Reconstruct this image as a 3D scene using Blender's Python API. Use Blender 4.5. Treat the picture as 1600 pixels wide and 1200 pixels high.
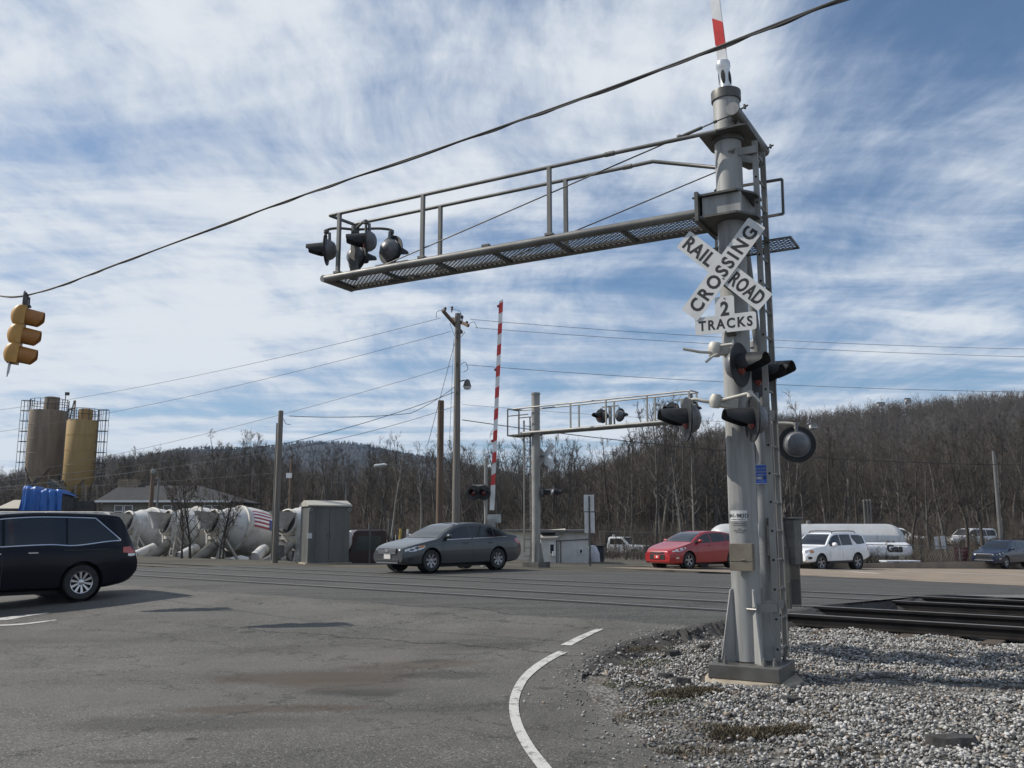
import bpy, math, random
import numpy as np
from mathutils import Vector, Matrix
from mathutils.geometry import delaunay_2d_cdt
for o in list(bpy.data.objects): bpy.data.objects.remove(o)
SC = bpy.context.scene
COL = SC.collection
R = math.radians
random.seed(7)
rng = np.random.default_rng(11)

# ---------------------------------------------------------------- camera
CAM_H = 1.6
FPX = 1383.0                      # focal length in pixels of a 1600 px wide frame
PITCH = math.atan(222 / FPX)
cam_d = bpy.data.cameras.new('camera')
cam = bpy.data.objects.new('camera', cam_d)
COL.objects.link(cam)
cam.location = (0, 0, CAM_H)
cam.rotation_euler = (R(90) + PITCH, 0, 0)
cam_d.sensor_width = 36
cam_d.lens = 36 * FPX / 1600
cam_d.clip_end = 8000
cam_d.clip_start = 0.1
SC.camera = cam

# ---------------------------------------------------------------- light
SUN_EL = R(42)
SUN_V = Vector((-0.985 * math.cos(SUN_EL), 0.172 * math.cos(SUN_EL), math.sin(SUN_EL)))
sun_d = bpy.data.lights.new('sun', 'SUN')
sun = bpy.data.objects.new('sun', sun_d)
COL.objects.link(sun)
sun_d.energy = 5.0
sun_d.angle = R(0.6)
sun_d.color = (1.0, 0.94, 0.85)
sun.rotation_euler = SUN_V.to_track_quat('Z', 'Y').to_euler()
SC.view_settings.view_transform = 'Standard'
SC.view_settings.look = 'None'
SC.view_settings.exposure = 0.0
SC.view_settings.gamma = 1.0
SC.cycles.use_denoising = True
SC.cycles.max_bounces = 6
SC.cycles.transparent_max_bounces = 8

world = bpy.data.worlds.new('World')
SC.world = world
world.use_nodes = True
wn = world.node_tree
wn.nodes.clear()


def N(tree, typ, **kw):
    n = tree.nodes.new(typ)
    for k, v in kw.items():
        if k == 'inp':
            for a, b in v.items():
                n.inputs[a].default_value = b
        else:
            setattr(n, k, v)
    return n


def link(tree, a, b):
    tree.links.new(a, b)


def wmath(op, a, b=None, clamp=False, tree=None):
    t = tree or wn
    n = N(t, 'ShaderNodeMath', operation=op, use_clamp=clamp)
    for i, v in enumerate((a, b)):
        if v is None:
            continue
        if isinstance(v, (int, float)):
            n.inputs[i].default_value = v
        else:
            link(t, v, n.inputs[i])
    return n.outputs[0]


def mrange(v, a, b, c=0.0, d=1.0, tree=None, smooth=True):
    t = tree or wn
    n = N(t, 'ShaderNodeMapRange', interpolation_type='SMOOTHSTEP' if smooth else 'LINEAR')
    link(t, v, n.inputs['Value'])
    for k, x in (('From Min', a), ('From Max', b), ('To Min', c), ('To Max', d)):
        n.inputs[k].default_value = x
    return n.outputs['Result']


# sky with high streaky cloud
sky = N(wn, 'ShaderNodeTexSky', sky_type='NISHITA', sun_disc=False)
sky.sun_elevation = SUN_EL
sky.sun_rotation = math.atan2(SUN_V.x, SUN_V.y)
sky.air_density = 1.0
sky.dust_density = 0.6
sky.ozone_density = 2.0
tc = N(wn, 'ShaderNodeTexCoord')
sep = N(wn, 'ShaderNodeSeparateXYZ')
link(wn, tc.outputs['Generated'], sep.inputs[0])
zc = wmath('ADD', wmath('MAXIMUM', sep.outputs['Z'], 0.0), 0.10)
pu = wmath('DIVIDE', sep.outputs['X'], zc)
pv = wmath('DIVIDE', sep.outputs['Y'], zc)
comb = N(wn, 'ShaderNodeCombineXYZ')
link(wn, pu, comb.inputs[0])
link(wn, pv, comb.inputs[1])


def mapped(vec, loc=(0, 0, 0), rot=0.0, sc=(1, 1, 1), tree=None):
    t = tree or wn
    m = N(t, 'ShaderNodeMapping')
    m.inputs['Location'].default_value = loc
    m.inputs['Rotation'].default_value = (0, 0, rot)
    m.inputs['Scale'].default_value = sc
    link(t, vec, m.inputs['Vector'])
    return m.outputs[0]


def noise(vec, scale, detail=6, rough=0.55, dist=0.0, tree=None, col=False, lac=2.0):
    t = tree or wn
    n = N(t, 'ShaderNodeTexNoise')
    n.inputs['Scale'].default_value = scale
    n.inputs['Detail'].default_value = detail
    n.inputs['Roughness'].default_value = rough
    n.inputs['Distortion'].default_value = dist
    n.inputs['Lacunarity'].default_value = lac
    link(t, vec, n.inputs['Vector'])
    return n.outputs['Color' if col else 'Fac']


# warp
wv = noise(comb.outputs[0], 0.55, 3, 0.5, col=True)
vm = N(wn, 'ShaderNodeVectorMath', operation='MULTIPLY_ADD')
link(wn, wv, vm.inputs[0])
vm.inputs[1].default_value = (0.9, 0.9, 0)
link(wn, comb.outputs[0], vm.inputs[2])
warped = vm.outputs[0]
big = noise(mapped(warped, (3.1, 1.7, 0), R(-12), (0.6, 0.8, 1)), 1.0, 6, 0.55)
mid = noise(mapped(warped, (2.2, 8.4, 0), R(-30), (2.6, 1.5, 1)), 1.25, 9, 0.60)
streak = noise(mapped(warped, (0.4, 5.2, 0), R(-40), (1.9, 1.0, 1)), 1.35, 9, 0.64)
bands = noise(mapped(warped, (7.0, 2.0, 0), R(12), (0.50, 2.4, 1)), 1.25, 9, 0.60)
fine = noise(mapped(warped, (1.0, 9.0, 0), R(-48), (9.0, 3.2, 1)), 1.7, 7, 0.68)
el = sep.outputs['Z']
bandw = mrange(el, 0.62, 0.18, 0.35, 0.85)
mixA = N(wn, 'ShaderNodeMix', data_type='FLOAT')
link(wn, bandw, mixA.inputs[0])
link(wn, streak, mixA.inputs[2])
link(wn, bands, mixA.inputs[3])
dens = wmath('ADD', wmath('MULTIPLY', big, 0.34), wmath('MULTIPLY', mixA.outputs[0], 0.36))
dens = wmath('ADD', dens, wmath('MULTIPLY', mid, 0.22))
dens = wmath('ADD', dens, wmath('MULTIPLY', fine, 0.08))
# the cloud sheet thins towards the upper right and thickens to the left and near the horizon
dvec = N(wn, 'ShaderNodeVectorMath', operation='DOT_PRODUCT')
link(wn, tc.outputs['Generated'], dvec.inputs[0])
dvec.inputs[1].default_value = Vector((0.54, 0.62, 0.58)).normalized()
thin = mrange(dvec.outputs['Value'], 0.935, 1.0, 0.0, 0.062)
dens = wmath('SUBTRACT', dens, thin)
lvec = N(wn, 'ShaderNodeVectorMath', operation='DOT_PRODUCT')
link(wn, tc.outputs['Generated'], lvec.inputs[0])
lvec.inputs[1].default_value = Vector((-0.55, 0.75, 0.36)).normalized()
thick = mrange(lvec.outputs['Value'], 0.86, 1.0, 0.0, 0.055)
dens = wmath('ADD', dens, thick)
dens = wmath('ADD', dens, mrange(el, 0.22, 0.03, 0.0, 0.05))
cov = mrange(dens, 0.405, 0.580, 0.06, 0.97)
cloudb = mrange(dens, 0.45, 0.61, 0.0, 1.0)
ccol = N(wn, 'ShaderNodeMix', data_type='RGBA')
link(wn, cloudb, ccol.inputs[0])
ccol.inputs[6].default_value = (4.9, 5.75, 7.2, 1)
ccol.inputs[7].default_value = (7.9, 8.3, 8.7, 1)
skyt = N(wn, 'ShaderNodeMix', data_type='RGBA', blend_type='MULTIPLY')
skyt.inputs[0].default_value = 1.0
link(wn, sky.outputs[0], skyt.inputs[6])
skyt.inputs[7].default_value = (0.68, 0.87, 1.0, 1)
cm = N(wn, 'ShaderNodeMix', data_type='RGBA')
link(wn, cov, cm.inputs[0])
link(wn, skyt.outputs[2], cm.inputs[6])
link(wn, ccol.outputs[2], cm.inputs[7])
bg = N(wn, 'ShaderNodeBackground')
bg.inputs['Strength'].default_value = 0.10
link(wn, cm.outputs[2], bg.inputs['Color'])
wo = N(wn, 'ShaderNodeOutputWorld')
link(wn, bg.outputs[0], wo.inputs['Surface'])

# ---------------------------------------------------------------- projection helpers (pixel of the photo -> place)
CT, ST = math.cos(PITCH), math.sin(PITCH)


def ray(px, py):
    a, b = (px - 800) / FPX, (600 - py) / FPX
    return Vector((a, CT - b * ST, ST + b * CT))


CAMP = Vector((0, 0, CAM_H))


def atY(px, py, Y):
    v = ray(px, py)
    return CAMP + v * (Y / v.y)


def atZ(px, py, Z):
    v = ray(px, py)
    return CAMP + v * ((Z - CAM_H) / v.z)


def atG(px, py):
    """the ground under a pixel"""
    v = ray(px, py)
    p = CAMP + v * ((0.1 - CAM_H) / v.z)
    for _ in range(30):
        z = float(G(p.x, p.y))
        p = p * 0.4 + (CAMP + v * ((z - CAM_H) / v.z)) * 0.6
    return p


# ---------------------------------------------------------------- terrain
def sst(a, b, x):
    t = np.clip((np.asarray(x, float) - a) / (b - a), 0, 1)
    return t * t * (3 - 2 * t)


TD = (0.596, 0.803)      # across the tracks (away)
TS = (-0.803, 0.596)     # along the tracks (to the left)


def dS(x, y):
    return TD[0] * x + TD[1] * y, TS[0] * x + TS[1] * y


def fromdS(d, s):
    return d * TD[0] + s * TS[0], d * TD[1] + s * TS[1]


def G(x, y):
    x = np.asarray(x, float)
    y = np.asarray(y, float)
    d, s = dS(x, y)
    p = 0.8 * x + 0.6 * y
    z = 0.285 * sst(6.8, 13.3, d) - 0.10 * sst(15.2, 18.4, d)
    z = z - 0.03 * np.clip(p - 18, 0, 42) * sst(19, 22, d)
    ym = 1 - sst(-7.4, -4.6, x)
    z = z - 1.65 * sst(25.0, 27.6, d) * ym
    z = z + 2.5 * sst(56, 72, y) * ym
    z = z + 1.0 * sst(62, 75, y) * sst(24, 30, x)
    return z


# ---------------------------------------------------------------- materials
MATS = {}


def pbr(name, col, rough=0.5, metal=0.0, col2=None, scale=3.0, detail=6, lo=0.35, hi=0.65, bump=0.0, bscale=40.0,
        coat=0.0, spec=0.5, stretch=(1, 1, 1), rvar=0.0, emis=None):
    if name in MATS:
        return MATS[name]
    m = bpy.data.materials.new(name)
    m.use_nodes = True
    t = m.node_tree
    b = t.nodes['Principled BSDF']
    b.inputs['Base Color'].default_value = (*col, 1)
    b.inputs['Roughness'].default_value = rough
    b.inputs['Metallic'].default_value = metal
    b.inputs['Coat Weight'].default_value = coat
    b.inputs['Coat Roughness'].default_value = 0.04
    b.inputs['Specular IOR Level'].default_value = spec
    c = N(t, 'ShaderNodeTexCoord')
    v = mapped(c.outputs['Object'], sc=stretch, tree=t)
    if col2 is not None:
        f = mrange(noise(v, scale, detail, 0.6, tree=t), lo, hi, tree=t)
        mx = N(t, 'ShaderNodeMix', data_type='RGBA')
        link(t, f, mx.inputs[0])
        mx.inputs[6].default_value = (*col, 1)
        mx.inputs[7].default_value = (*col2, 1)
        link(t, mx.outputs[2], b.inputs['Base Color'])
        if rvar:
            link(t, mrange(noise(v, scale * 1.7, 5, 0.6, tree=t), 0.3, 0.7, rough - rvar, rough + rvar, tree=t), b.inputs['Roughness'])
    if bump:
        bn = N(t, 'ShaderNodeBump')
        bn.inputs['Strength'].default_value = bump
        bn.inputs['Distance'].default_value = 0.01
        link(t, noise(v, bscale, 5, 0.6, tree=t), bn.inputs['Height'])
        link(t, bn.outputs[0], b.inputs['Normal'])
    MATS[name] = m
    return m


GALV = pbr('galvanised_steel', (0.105, 0.103, 0.097), 0.5, 0.3, (0.175, 0.172, 0.162), 2.2, 7, 0.3, 0.7, 0.10, 60, rvar=0.08, stretch=(1, 1, 0.35))
GALVD = pbr('weathered_steel', (0.070, 0.068, 0.063), 0.5, 0.3, (0.12, 0.117, 0.108), 4, 7, 0.3, 0.7, 0.12, 70, rvar=0.08)
MASTM = pbr('mast_aluminium', (0.175, 0.175, 0.170), 0.55, 0.12, (0.31, 0.31, 0.30), 2.6, 10, 0.30, 0.60, 0.08, 30, rvar=0.08, stretch=(2.2, 2.2, 0.22))
DARKM = pbr('dark_painted_metal', (0.014, 0.015, 0.017), 0.55, 0.0, (0.026, 0.028, 0.031), 9, 5, spec=0.3)
LADM = pbr('ladder_aluminium', (0.19, 0.188, 0.178), 0.5, 0.3, (0.28, 0.276, 0.26), 3, 8, 0.3, 0.7, stretch=(1, 1, .3))
GREYP = pbr('grey_painted_metal', (0.10, 0.105, 0.115), 0.4, 0.0, (0.15, 0.155, 0.165), 8, 5)
BLACKR = pbr('black_rubber', (0.018, 0.018, 0.018), 0.75, 0, (0.03, 0.03, 0.03), 20, 4)
WOODP = pbr('weathered_pole_wood', (0.13, 0.115, 0.10), 0.85, 0, (0.21, 0.19, 0.165), 3, 8, 0.3, 0.7, 0.4, 30, stretch=(6, 6, 0.3))
WOODB = pbr('brown_pole_wood', (0.09, 0.062, 0.045), 0.85, 0, (0.16, 0.115, 0.08), 3, 8, 0.3, 0.7, 0.4, 30, stretch=(6, 6, 0.3))
SIGNW = pbr('sign_white', (0.50, 0.505, 0.50), 0.45, 0, (0.60, 0.605, 0.60), 4, 6, 0.3, 0.7)
SIGNB = pbr('sign_black', (0.012, 0.012, 0.012), 0.5)
SIGNBACK = pbr('bare_sign_aluminium', (0.50, 0.51, 0.52), 0.45, 0.3, (0.62, 0.63, 0.63), 5, 5)
REDLENS = pbr('red_lens', (0.15, 0.012, 0.012), 0.25, 0, (0.20, 0.015, 0.014), 20, 3, coat=0.4)
CONC = pbr('footing_concrete', (0.25, 0.21, 0.155), 0.9, 0, (0.36, 0.32, 0.25), 5, 8, 0.3, 0.7, 0.5, 40)
WIREM = pbr('wire_black', (0.02, 0.02, 0.022), 0.6)
WIREG = pbr('wire_grey', (0.10, 0.105, 0.11), 0.5, 0.3)
GLASS = pbr('dark_window_glass', (0.012, 0.015, 0.018), 0.06, 0, coat=0.3)
CHROME = pbr('chrome', (0.62, 0.62, 0.63), 0.16, 1.0)
WHITEP = pbr('white_paint', (0.66, 0.66, 0.65), 0.5, 0, (0.76, 0.76, 0.75), 4, 6)
REDSTR = pbr('red_reflective', (0.50, 0.03, 0.025), 0.4, 0, (0.60, 0.05, 0.04), 6, 5)


# ---------------------------------------------------------------- mesh builder
class MB:
    def __init__(s, M=None):
        s.v, s.f = [], []
        s.M = M

    def add(s, vs, fs, M=None):
        n = len(s.v)
        if M is not None:
            vs = [M @ Vector(v) for v in vs]
        s.v += [tuple(v) for v in vs]
        s.f += [tuple(i + n for i in f) for f in fs]
        return s

    def box(s, c, size, M=None):
        cx, cy, cz = c
        a, b, d = size[0] / 2, size[1] / 2, size[2] / 2
        vs = [(cx + i * a, cy + j * b, cz + k * d) for k in (-1, 1) for j in (-1, 1) for i in (-1, 1)]
        return s.add(vs, [(0, 2, 3, 1), (4, 5, 7, 6), (0, 1, 5, 4), (2, 6, 7, 3), (0, 4, 6, 2), (1, 3, 7, 5)], M)

    def bar(s, p0, p1, w, h, up=(0, 0, 1)):
        """rectangular bar between two points: w across, h along up"""
        p0, p1 = Vector(p0), Vector(p1)
        d = (p1 - p0).normalized()
        up = Vector(up)
        if abs(d.dot(up)) > 0.97:
            up = Vector((1, 0, 0)) if abs(d.x) < 0.9 else Vector((0, 1, 0))
        x = d.cross(up).normalized()
        u = x.cross(d).normalized()
        vs = []
        for p in (p0, p1):
            for i, j in ((-1, -1), (1, -1), (1, 1), (-1, 1)):
                vs.append(p + x * (i * w / 2) + u * (j * h / 2))
        return s.add(vs, [(3, 2, 1, 0), (4, 5, 6, 7), (0, 1, 5, 4), (1, 2, 6, 5), (2, 3, 7, 6), (3, 0, 4, 7)])

    def tube(s, pts, r, n=10, caps=True):
        pts = [Vector(p) for p in pts]
        if not isinstance(r, (list, tuple)):
            r = [r] * len(pts)
        k0 = len(s.v)
        ref = None
        for i, p in enumerate(pts):
            d = (pts[min(i + 1, len(pts) - 1)] - pts[max(i - 1, 0)])
            d = d.normalized() if d.length > 1e-9 else Vector((0, 0, 1))
            if ref is None:
                ref = Vector((0, 0, 1)) if abs(d.z) < 0.9 else Vector((1, 0, 0))
            x = d.cross(ref).normalized()
            y = d.cross(x).normalized()
            ref = -y if False else x.cross(d)
            for j in range(n):
                a = 2 * math.pi * j / n
                s.v.append(tuple(p + (x * math.cos(a) + y * math.sin(a)) * r[i]))
        for i in range(len(pts) - 1):
            for j in range(n):
                a, b = k0 + i * n + j, k0 + i * n + (j + 1) % n
                s.f.append((a, a + n, b + n, b))
        if caps:
            s.f.append(tuple(k0 + j for j in range(n)))
            s.f.append(tuple(k0 + (len(pts) - 1) * n + n - 1 - j for j in range(n)))
        return s

    def lathe(s, prof, p0=(0, 0, 0), axis=(0, 0, 1), n=24, caps=True, a0=0.0, a1=2 * math.pi):
        """prof: (radius, height along axis)"""
        p0 = Vector(p0)
        d = Vector(axis).normalized()
        ref = Vector((0, 0, 1)) if abs(d.z) < 0.9 else Vector((1, 0, 0))
        x = d.cross(ref).normalized()
        y = d.cross(x).normalized()
        full = abs(a1 - a0 - 2 * math.pi) < 1e-6
        m = n if full else n + 1
        k0 = len(s.v)
        for r, h in prof:
            for j in range(m):
                a = a0 + (a1 - a0) * j / n
                s.v.append(tuple(p0 + d * h + (x * math.cos(a) + y * math.sin(a)) * r))
        for i in range(len(prof) - 1):
            for j in range(n):
                a = k0 + i * m + j
                b = k0 + i * m + (j + 1) % m
                s.f.append((a, b, b + m, a + m))
        if caps and full:
            if prof[0][0] > 1e-4:
                s.f.append(tuple(k0 + n - 1 - j for j in range(n)))
            if prof[-1][0] > 1e-4:
                s.f.append(tuple(k0 + (len(prof) - 1) * m + j for j in range(n)))
        return s

    def prism(s, poly, z0, z1, M=None):
        n = len(poly)
        vs = [(x, y, z0) for x, y in poly] + [(x, y, z1) for x, y in poly]
        fs = [tuple(reversed(range(n))), tuple(range(n, 2 * n))]
        fs += [(i, (i + 1) % n, n + (i + 1) % n, n + i) for i in range(n)]
        return s.add(vs, fs, M)

    def build(s, name, mat, parent=None, smooth=35, loc=None, bevel=0.0):
        me = bpy.data.meshes.new(name)
        me.from_pydata(s.v, [], s.f)
        me.materials.append(mat)
        if smooth:
            me.polygons.foreach_set('use_smooth', [True] * len(me.polygons))
            me.set_sharp_from_angle(angle=R(smooth))
        me.update()
        o = bpy.data.objects.new(name, me)
        COL.objects.link(o)
        if parent is not None:
            o.parent = parent
        if loc is not None:
            o.location = loc
        if bevel:
            b = o.modifiers.new('edge', 'BEVEL')
            b.width = bevel
            b.segments = 2
            b.limit_method = 'ANGLE'
        return o


def tag(o, label=None, cat=None, group=None, kind=None):
    if label:
        o['label'] = label
    if cat:
        o['category'] = cat
    if group:
        o['group'] = group
    if kind:
        o['kind'] = kind
    return o


def thing(name, label, cat, loc=(0, 0, 0), rz=0.0, group=None):
    o = bpy.data.objects.new(name, None)
    COL.objects.link(o)
    o.empty_display_size = 0.2
    o.location = loc
    o.rotation_euler = (0, 0, rz)
    return tag(o, label, cat, group)


def children(o):
    return [c for c in list(bpy.data.objects) if c.parent == o]


def dup(root, loc, rz, label=None, group=None, scale=None):
    kids = {}
    for o in bpy.data.objects:
        if o.parent is not None:
            kids.setdefault(o.parent.name, []).append(o)
    r = root.copy()
    COL.objects.link(r)
    r.location = loc
    r.rotation_euler = (0, 0, rz)
    if scale:
        r.scale = scale
    if label:
        r['label'] = label
    if group:
        r['group'] = group

    def rec(src, dst):
        for ch in kids.get(src.name, []):
            c = ch.copy()
            COL.objects.link(c)
            c.parent = dst
            rec(ch, c)
    rec(root, r)
    return r


def text_vf(body, size, bold=0.0, depth=0.002, spacing=1.0):
    """lettering as mesh data lying in XY, centred, facing +Z, cap height about size"""
    cu = bpy.data.curves.new('txt', 'FONT')
    cu.body = body
    cu.align_x = 'CENTER'
    cu.align_y = 'CENTER'
    cu.size = size / 0.69
    cu.offset = bold
    cu.extrude = depth
    cu.space_character = spacing
    cu.resolution_u = 3
    o = bpy.data.objects.new('txt', cu)
    COL.objects.link(o)
    dg = bpy.context.evaluated_depsgraph_get()
    me = o.evaluated_get(dg).to_mesh()
    vs = [tuple(v.co) for v in me.vertices]
    fs = [tuple(p.vertices) for p in me.polygons]
    o.evaluated_get(dg).to_mesh_clear()
    bpy.data.objects.remove(o)
    if vs:
        a = np.array(vs)
        cx, cy = (a[:, 0].min() + a[:, 0].max()) / 2, (a[:, 1].min() + a[:, 1].max()) / 2
        vs = [(x - cx, y - cy, z) for x, y, z in vs]
    return vs, fs


def text_width(vs):
    return max(v[0] for v in vs) - min(v[0] for v in vs)


def sheet(name, poly, mat, dz, step, kind='structure', zf=None, holes=None):
    """a ground-hugging sheet over polygon poly (world XY)"""
    P = np.array(poly, float)
    lo, hi = P.min(0), P.max(0)
    pts = [Vector((a, b)) for a, b in poly]
    ne = len(pts)
    edges = [(i, (i + 1) % ne) for i in range(ne)]
    xs = np.arange(lo[0] + step * 0.5, hi[0], step)
    ys = np.arange(lo[1] + step * 0.5, hi[1], step)
    gx, gy = np.meshgrid(xs, ys)
    gx = gx + (np.arange(gx.shape[0]) % 2)[:, None] * step * 0.5
    q = np.stack([gx.ravel(), gy.ravel()], 1)
    inside = np.zeros(len(q), bool)
    j = ne - 1
    for i in range(ne):
        xi, yi, xj, yj = P[i, 0], P[i, 1], P[j, 0], P[j, 1]
        c = ((yi > q[:, 1]) != (yj > q[:, 1])) & (q[:, 0] < (xj - xi) * (q[:, 1] - yi) / (yj - yi + 1e-12) + xi)
        inside ^= c
        j = i
    pts += [Vector((a, b)) for a, b in q[inside]]
    r = delaunay_2d_cdt(pts, edges, [], 1, 1e-5)
    v2 = np.array([(v.x, v.y) for v in r[0]])
    z = (G if zf is None else zf)(v2[:, 0], v2[:, 1]) + dz
    mb = MB()
    mb.v = [(a, b, c) for (a, b), c in zip(v2, z)]
    mb.f = [tuple(f) for f in r[2]]
    # face up
    out = []
    for f in mb.f:
        a, b, c = (v2[i] for i in f[:3])
        out.append(f if np.cross(b - a, c - a) > 0 else tuple(reversed(f)))
    mb.f = out
    o = mb.build(name, mat)
    tag(o, kind=kind)
    return o


def ribbon(pts, w):
    """outline polygon of a painted line along XY points with widths"""
    pts = [Vector((p[0], p[1])) for p in pts]
    ws = list(np.interp(np.linspace(0, 1, len(pts)), np.linspace(0, 1, len(w)), w)) if isinstance(w, (list, tuple)) else [w] * len(pts)
    l, r = [], []
    for i, p in enumerate(pts):
        d = (pts[min(i + 1, len(pts) - 1)] - pts[max(i - 1, 0)]).normalized()
        n = Vector((-d.y, d.x))
        l.append(p + n * ws[i] / 2)
        r.append(p - n * ws[i] / 2)
    return [tuple(p) for p in l] + [tuple(p) for p in reversed(r)]


def smooth_line(pts, k=6):
    """Catmull-Rom through points"""
    P = [Vector(p) for p in pts]
    out = []
    for i in range(len(P) - 1):
        a, b, c, d = P[max(i - 1, 0)], P[i], P[i + 1], P[min(i + 2, len(P) - 1)]
        for j in range(k):
            t = j / k
            out.append(0.5 * ((2 * b) + (c - a) * t + (2 * a - 5 * b + 4 * c - d) * t * t + (3 * b - 3 * c + d - a) * t ** 3))
    out.append(P[-1])
    return out
# ================================================================ SETTING
def asphalt_mat():
    m = bpy.data.materials.new('worn_asphalt')
    m.use_nodes = True
    t = m.node_tree
    b = t.nodes['Principled BSDF']
    c = N(t, 'ShaderNodeTexCoord')
    P = c.outputs['Object']
    se = N(t, 'ShaderNodeSeparateXYZ')
    link(t, P, se.inputs[0])
    M = lambda op, a, bb=None: wmath(op, a, bb, tree=t)
    d = M('ADD', M('MULTIPLY', se.outputs[0], TD[0]), M('MULTIPLY', se.outputs[1], TD[1]))
    n1 = noise(P, 0.35, 6, 0.6, tree=t)
    n2 = noise(P, 2.2, 8, 0.65, tree=t)
    n3 = noise(P, 55, 4, 0.7, tree=t)
    n4 = noise(mapped(P, rot=R(-37), sc=(0.35, 2.2, 1), tree=t), 1.0, 6, 0.6, tree=t)
    dn = M('ADD', d, M('MULTIPLY', M('SUBTRACT', noise(P, 0.55, 5, 0.6, tree=t), 0.5), 1.3))
    newer = mrange(dn, 11.55, 11.75, tree=t)

    def mixc(f, a, bb):
        x = N(t, 'ShaderNodeMix', data_type='RGBA')
        if isinstance(f, float):
            x.inputs[0].default_value = f
        else:
            link(t, f, x.inputs[0])
        for i, v in ((6, a), (7, bb)):
            if isinstance(v, tuple):
                x.inputs[i].default_value = (*v, 1)
            else:
                link(t, v, x.inputs[i])
        return x.outputs[2]
    old = mixc(mrange(n1, 0.35, 0.65, tree=t), (0.067, 0.064, 0.057), (0.108, 0.103, 0.093))
    old = mixc(mrange(n2, 0.42, 0.75, 0, 0.6, tree=t), old, (0.055, 0.052, 0.048))
    new = mixc(mrange(n4, 0.35, 0.65, tree=t), (0.044, 0.043, 0.040), (0.064, 0.062, 0.057))
    col = mixc(newer, old, new)
    # aggregate
    vor = N(t, 'ShaderNodeTexVoronoi')
    vor.inputs['Scale'].default_value = 70
    link(t, P, vor.inputs['Vector'])
    sepc = N(t, 'ShaderNodeSeparateColor')
    link(t, vor.outputs['Color'], sepc.inputs[0])
    agg = mrange(sepc.outputs[0], 0.0, 1.0, 0.55, 1.50, tree=t, smooth=False)
    col2 = N(t, 'ShaderNodeMix', data_type='RGBA', blend_type='MULTIPLY')
    col2.inputs[0].default_value = 0.85
    link(t, col, col2.inputs[6])
    link(t, agg, col2.inputs[7])
    col = col2.outputs[2]
    spark = mrange(sepc.outputs[1], 0.955, 0.975, 0, 0.75, tree=t)
    col = mixc(spark, col, (0.22, 0.215, 0.205))
    # stained hollows: brown mud and oil, each with a place of its own

    def blob(px, py, rx, ry, rot=0.0, soft=0.5):
        g = ATG(px, py)
        mp = N(t, 'ShaderNodeMapping', vector_type='TEXTURE')
        mp.inputs['Location'].default_value = (g[0], g[1], 0)
        mp.inputs['Rotation'].default_value = (0, 0, rot)
        mp.inputs['Scale'].default_value = (rx, ry, 1)
        link(t, P, mp.inputs['Vector'])
        sx = N(t, 'ShaderNodeSeparateXYZ')
        link(t, mp.outputs[0], sx.inputs[0])
        r2 = M('ADD', M('MULTIPLY', sx.outputs[0], sx.outputs[0]), M('MULTIPLY', sx.outputs[1], sx.outputs[1]))
        r = M('ADD', M('SQRT', r2), M('MULTIPLY', M('SUBTRACT', n2, 0.5), 1.5))
        return mrange(r, 1.0, 1.0 - soft, tree=t)
    BR, DK, LT = (0.062, 0.046, 0.033), (0.026, 0.024, 0.021), (0.105, 0.098, 0.086)
    for (px, py, rx, ry, rot, colr, k) in (
            (490, 1058, 1.5, 0.55, 0.1, BR, 0.85), (562, 1080, 0.62, 0.42, 0.0, DK, 0.95), (540, 1068, 0.9, 0.5, 0.0, BR, 0.7), (645, 1040, 1.0, 0.36, 0.15, BR, 0.8), (668, 1033, 0.3, 0.16, 0.15, DK, 0.7),
            (420, 1108, 1.2, 0.24, 0.05, BR, 0.75), (300, 1130, 1.6, 0.4, 0.1, DK, 0.5), (700, 1055, 0.7, 0.3, 0, DK, 0.6), (560, 1010, 2.2, 0.5, 0.1, DK, 0.3), (700, 1110, 1.2, 0.4, 0.2, DK, 0.3), (120, 1000, 2.2, .5, .2, DK, .3), (760, 1010, .9, .3, .1, DK, .5),
            (385, 988, 0.18, 0.16, 0, DK, 0.7), (300, 1155, 0.08, 0.06, 0, DK, 0.9), (200, 1190, 0.35, 0.08, 0, DK, 0.6),
            (470, 1030, 2.4, 1.2, 0.2, LT, 0.4), (250, 1090, 1.5, .6, .1, LT, .35), (640, 1130, 1.4, .5, .1, LT, .35), (800, 985, 2.0, .6, .1, LT, .3), (140, 1060, 2.2, 0.6, 0.1, DK, 0.18), (880, 1120, 0.35, 1.6, -0.3, DK, 0.25),
            (1000, 935, 2.6, 0.5, 2.4, DK, 0.25), (600, 940, 3.0, 0.5, 2.5, DK, 0.2), (360, 905, 6.0, 0.5, 2.5, DK, 0.35)):
        f = M('MULTIPLY', blob(px, py, rx, ry, rot), k)
        col = mixc(f, col, colr)
    # wear along the lanes, and a few old square patches with sealed edges
    wr = noise(mapped(P, rot=R(-37), sc=(0.12, 1.3, 1), tree=t), 1.0, 5, 0.55, tree=t)
    col = mixc(mrange(wr, 0.50, 0.66, 0, 0.45, tree=t), col, (0.100, 0.095, 0.086))
    sp = noise(P, 5.0, 6, 0.7, tree=t)
    col = mixc(mrange(sp, 0.60, 0.72, 0, 0.65, tree=t), col, (0.034, 0.032, 0.029))
    # cracks
    wob = M('MULTIPLY', M('SUBTRACT', noise(P, 1.3, 7, 0.7, tree=t), 0.5), 0.9)
    wob2 = M('MULTIPLY', M('SUBTRACT', noise(P, 0.8, 7, 0.72, tree=t), 0.5), 2.2)
    sx_ = M('ADD', M('MULTIPLY', se.outputs[0], TS[0]), M('MULTIPLY', se.outputs[1], TS[1]))
    gate = mrange(noise(P, 0.45, 3, tree=t), 0.36, 0.46, tree=t)

    def crack(val, at, w):
        a = M('ABSOLUTE', M('SUBTRACT', val, at))
        return mrange(a, w, w * 0.3, tree=t)
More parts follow.
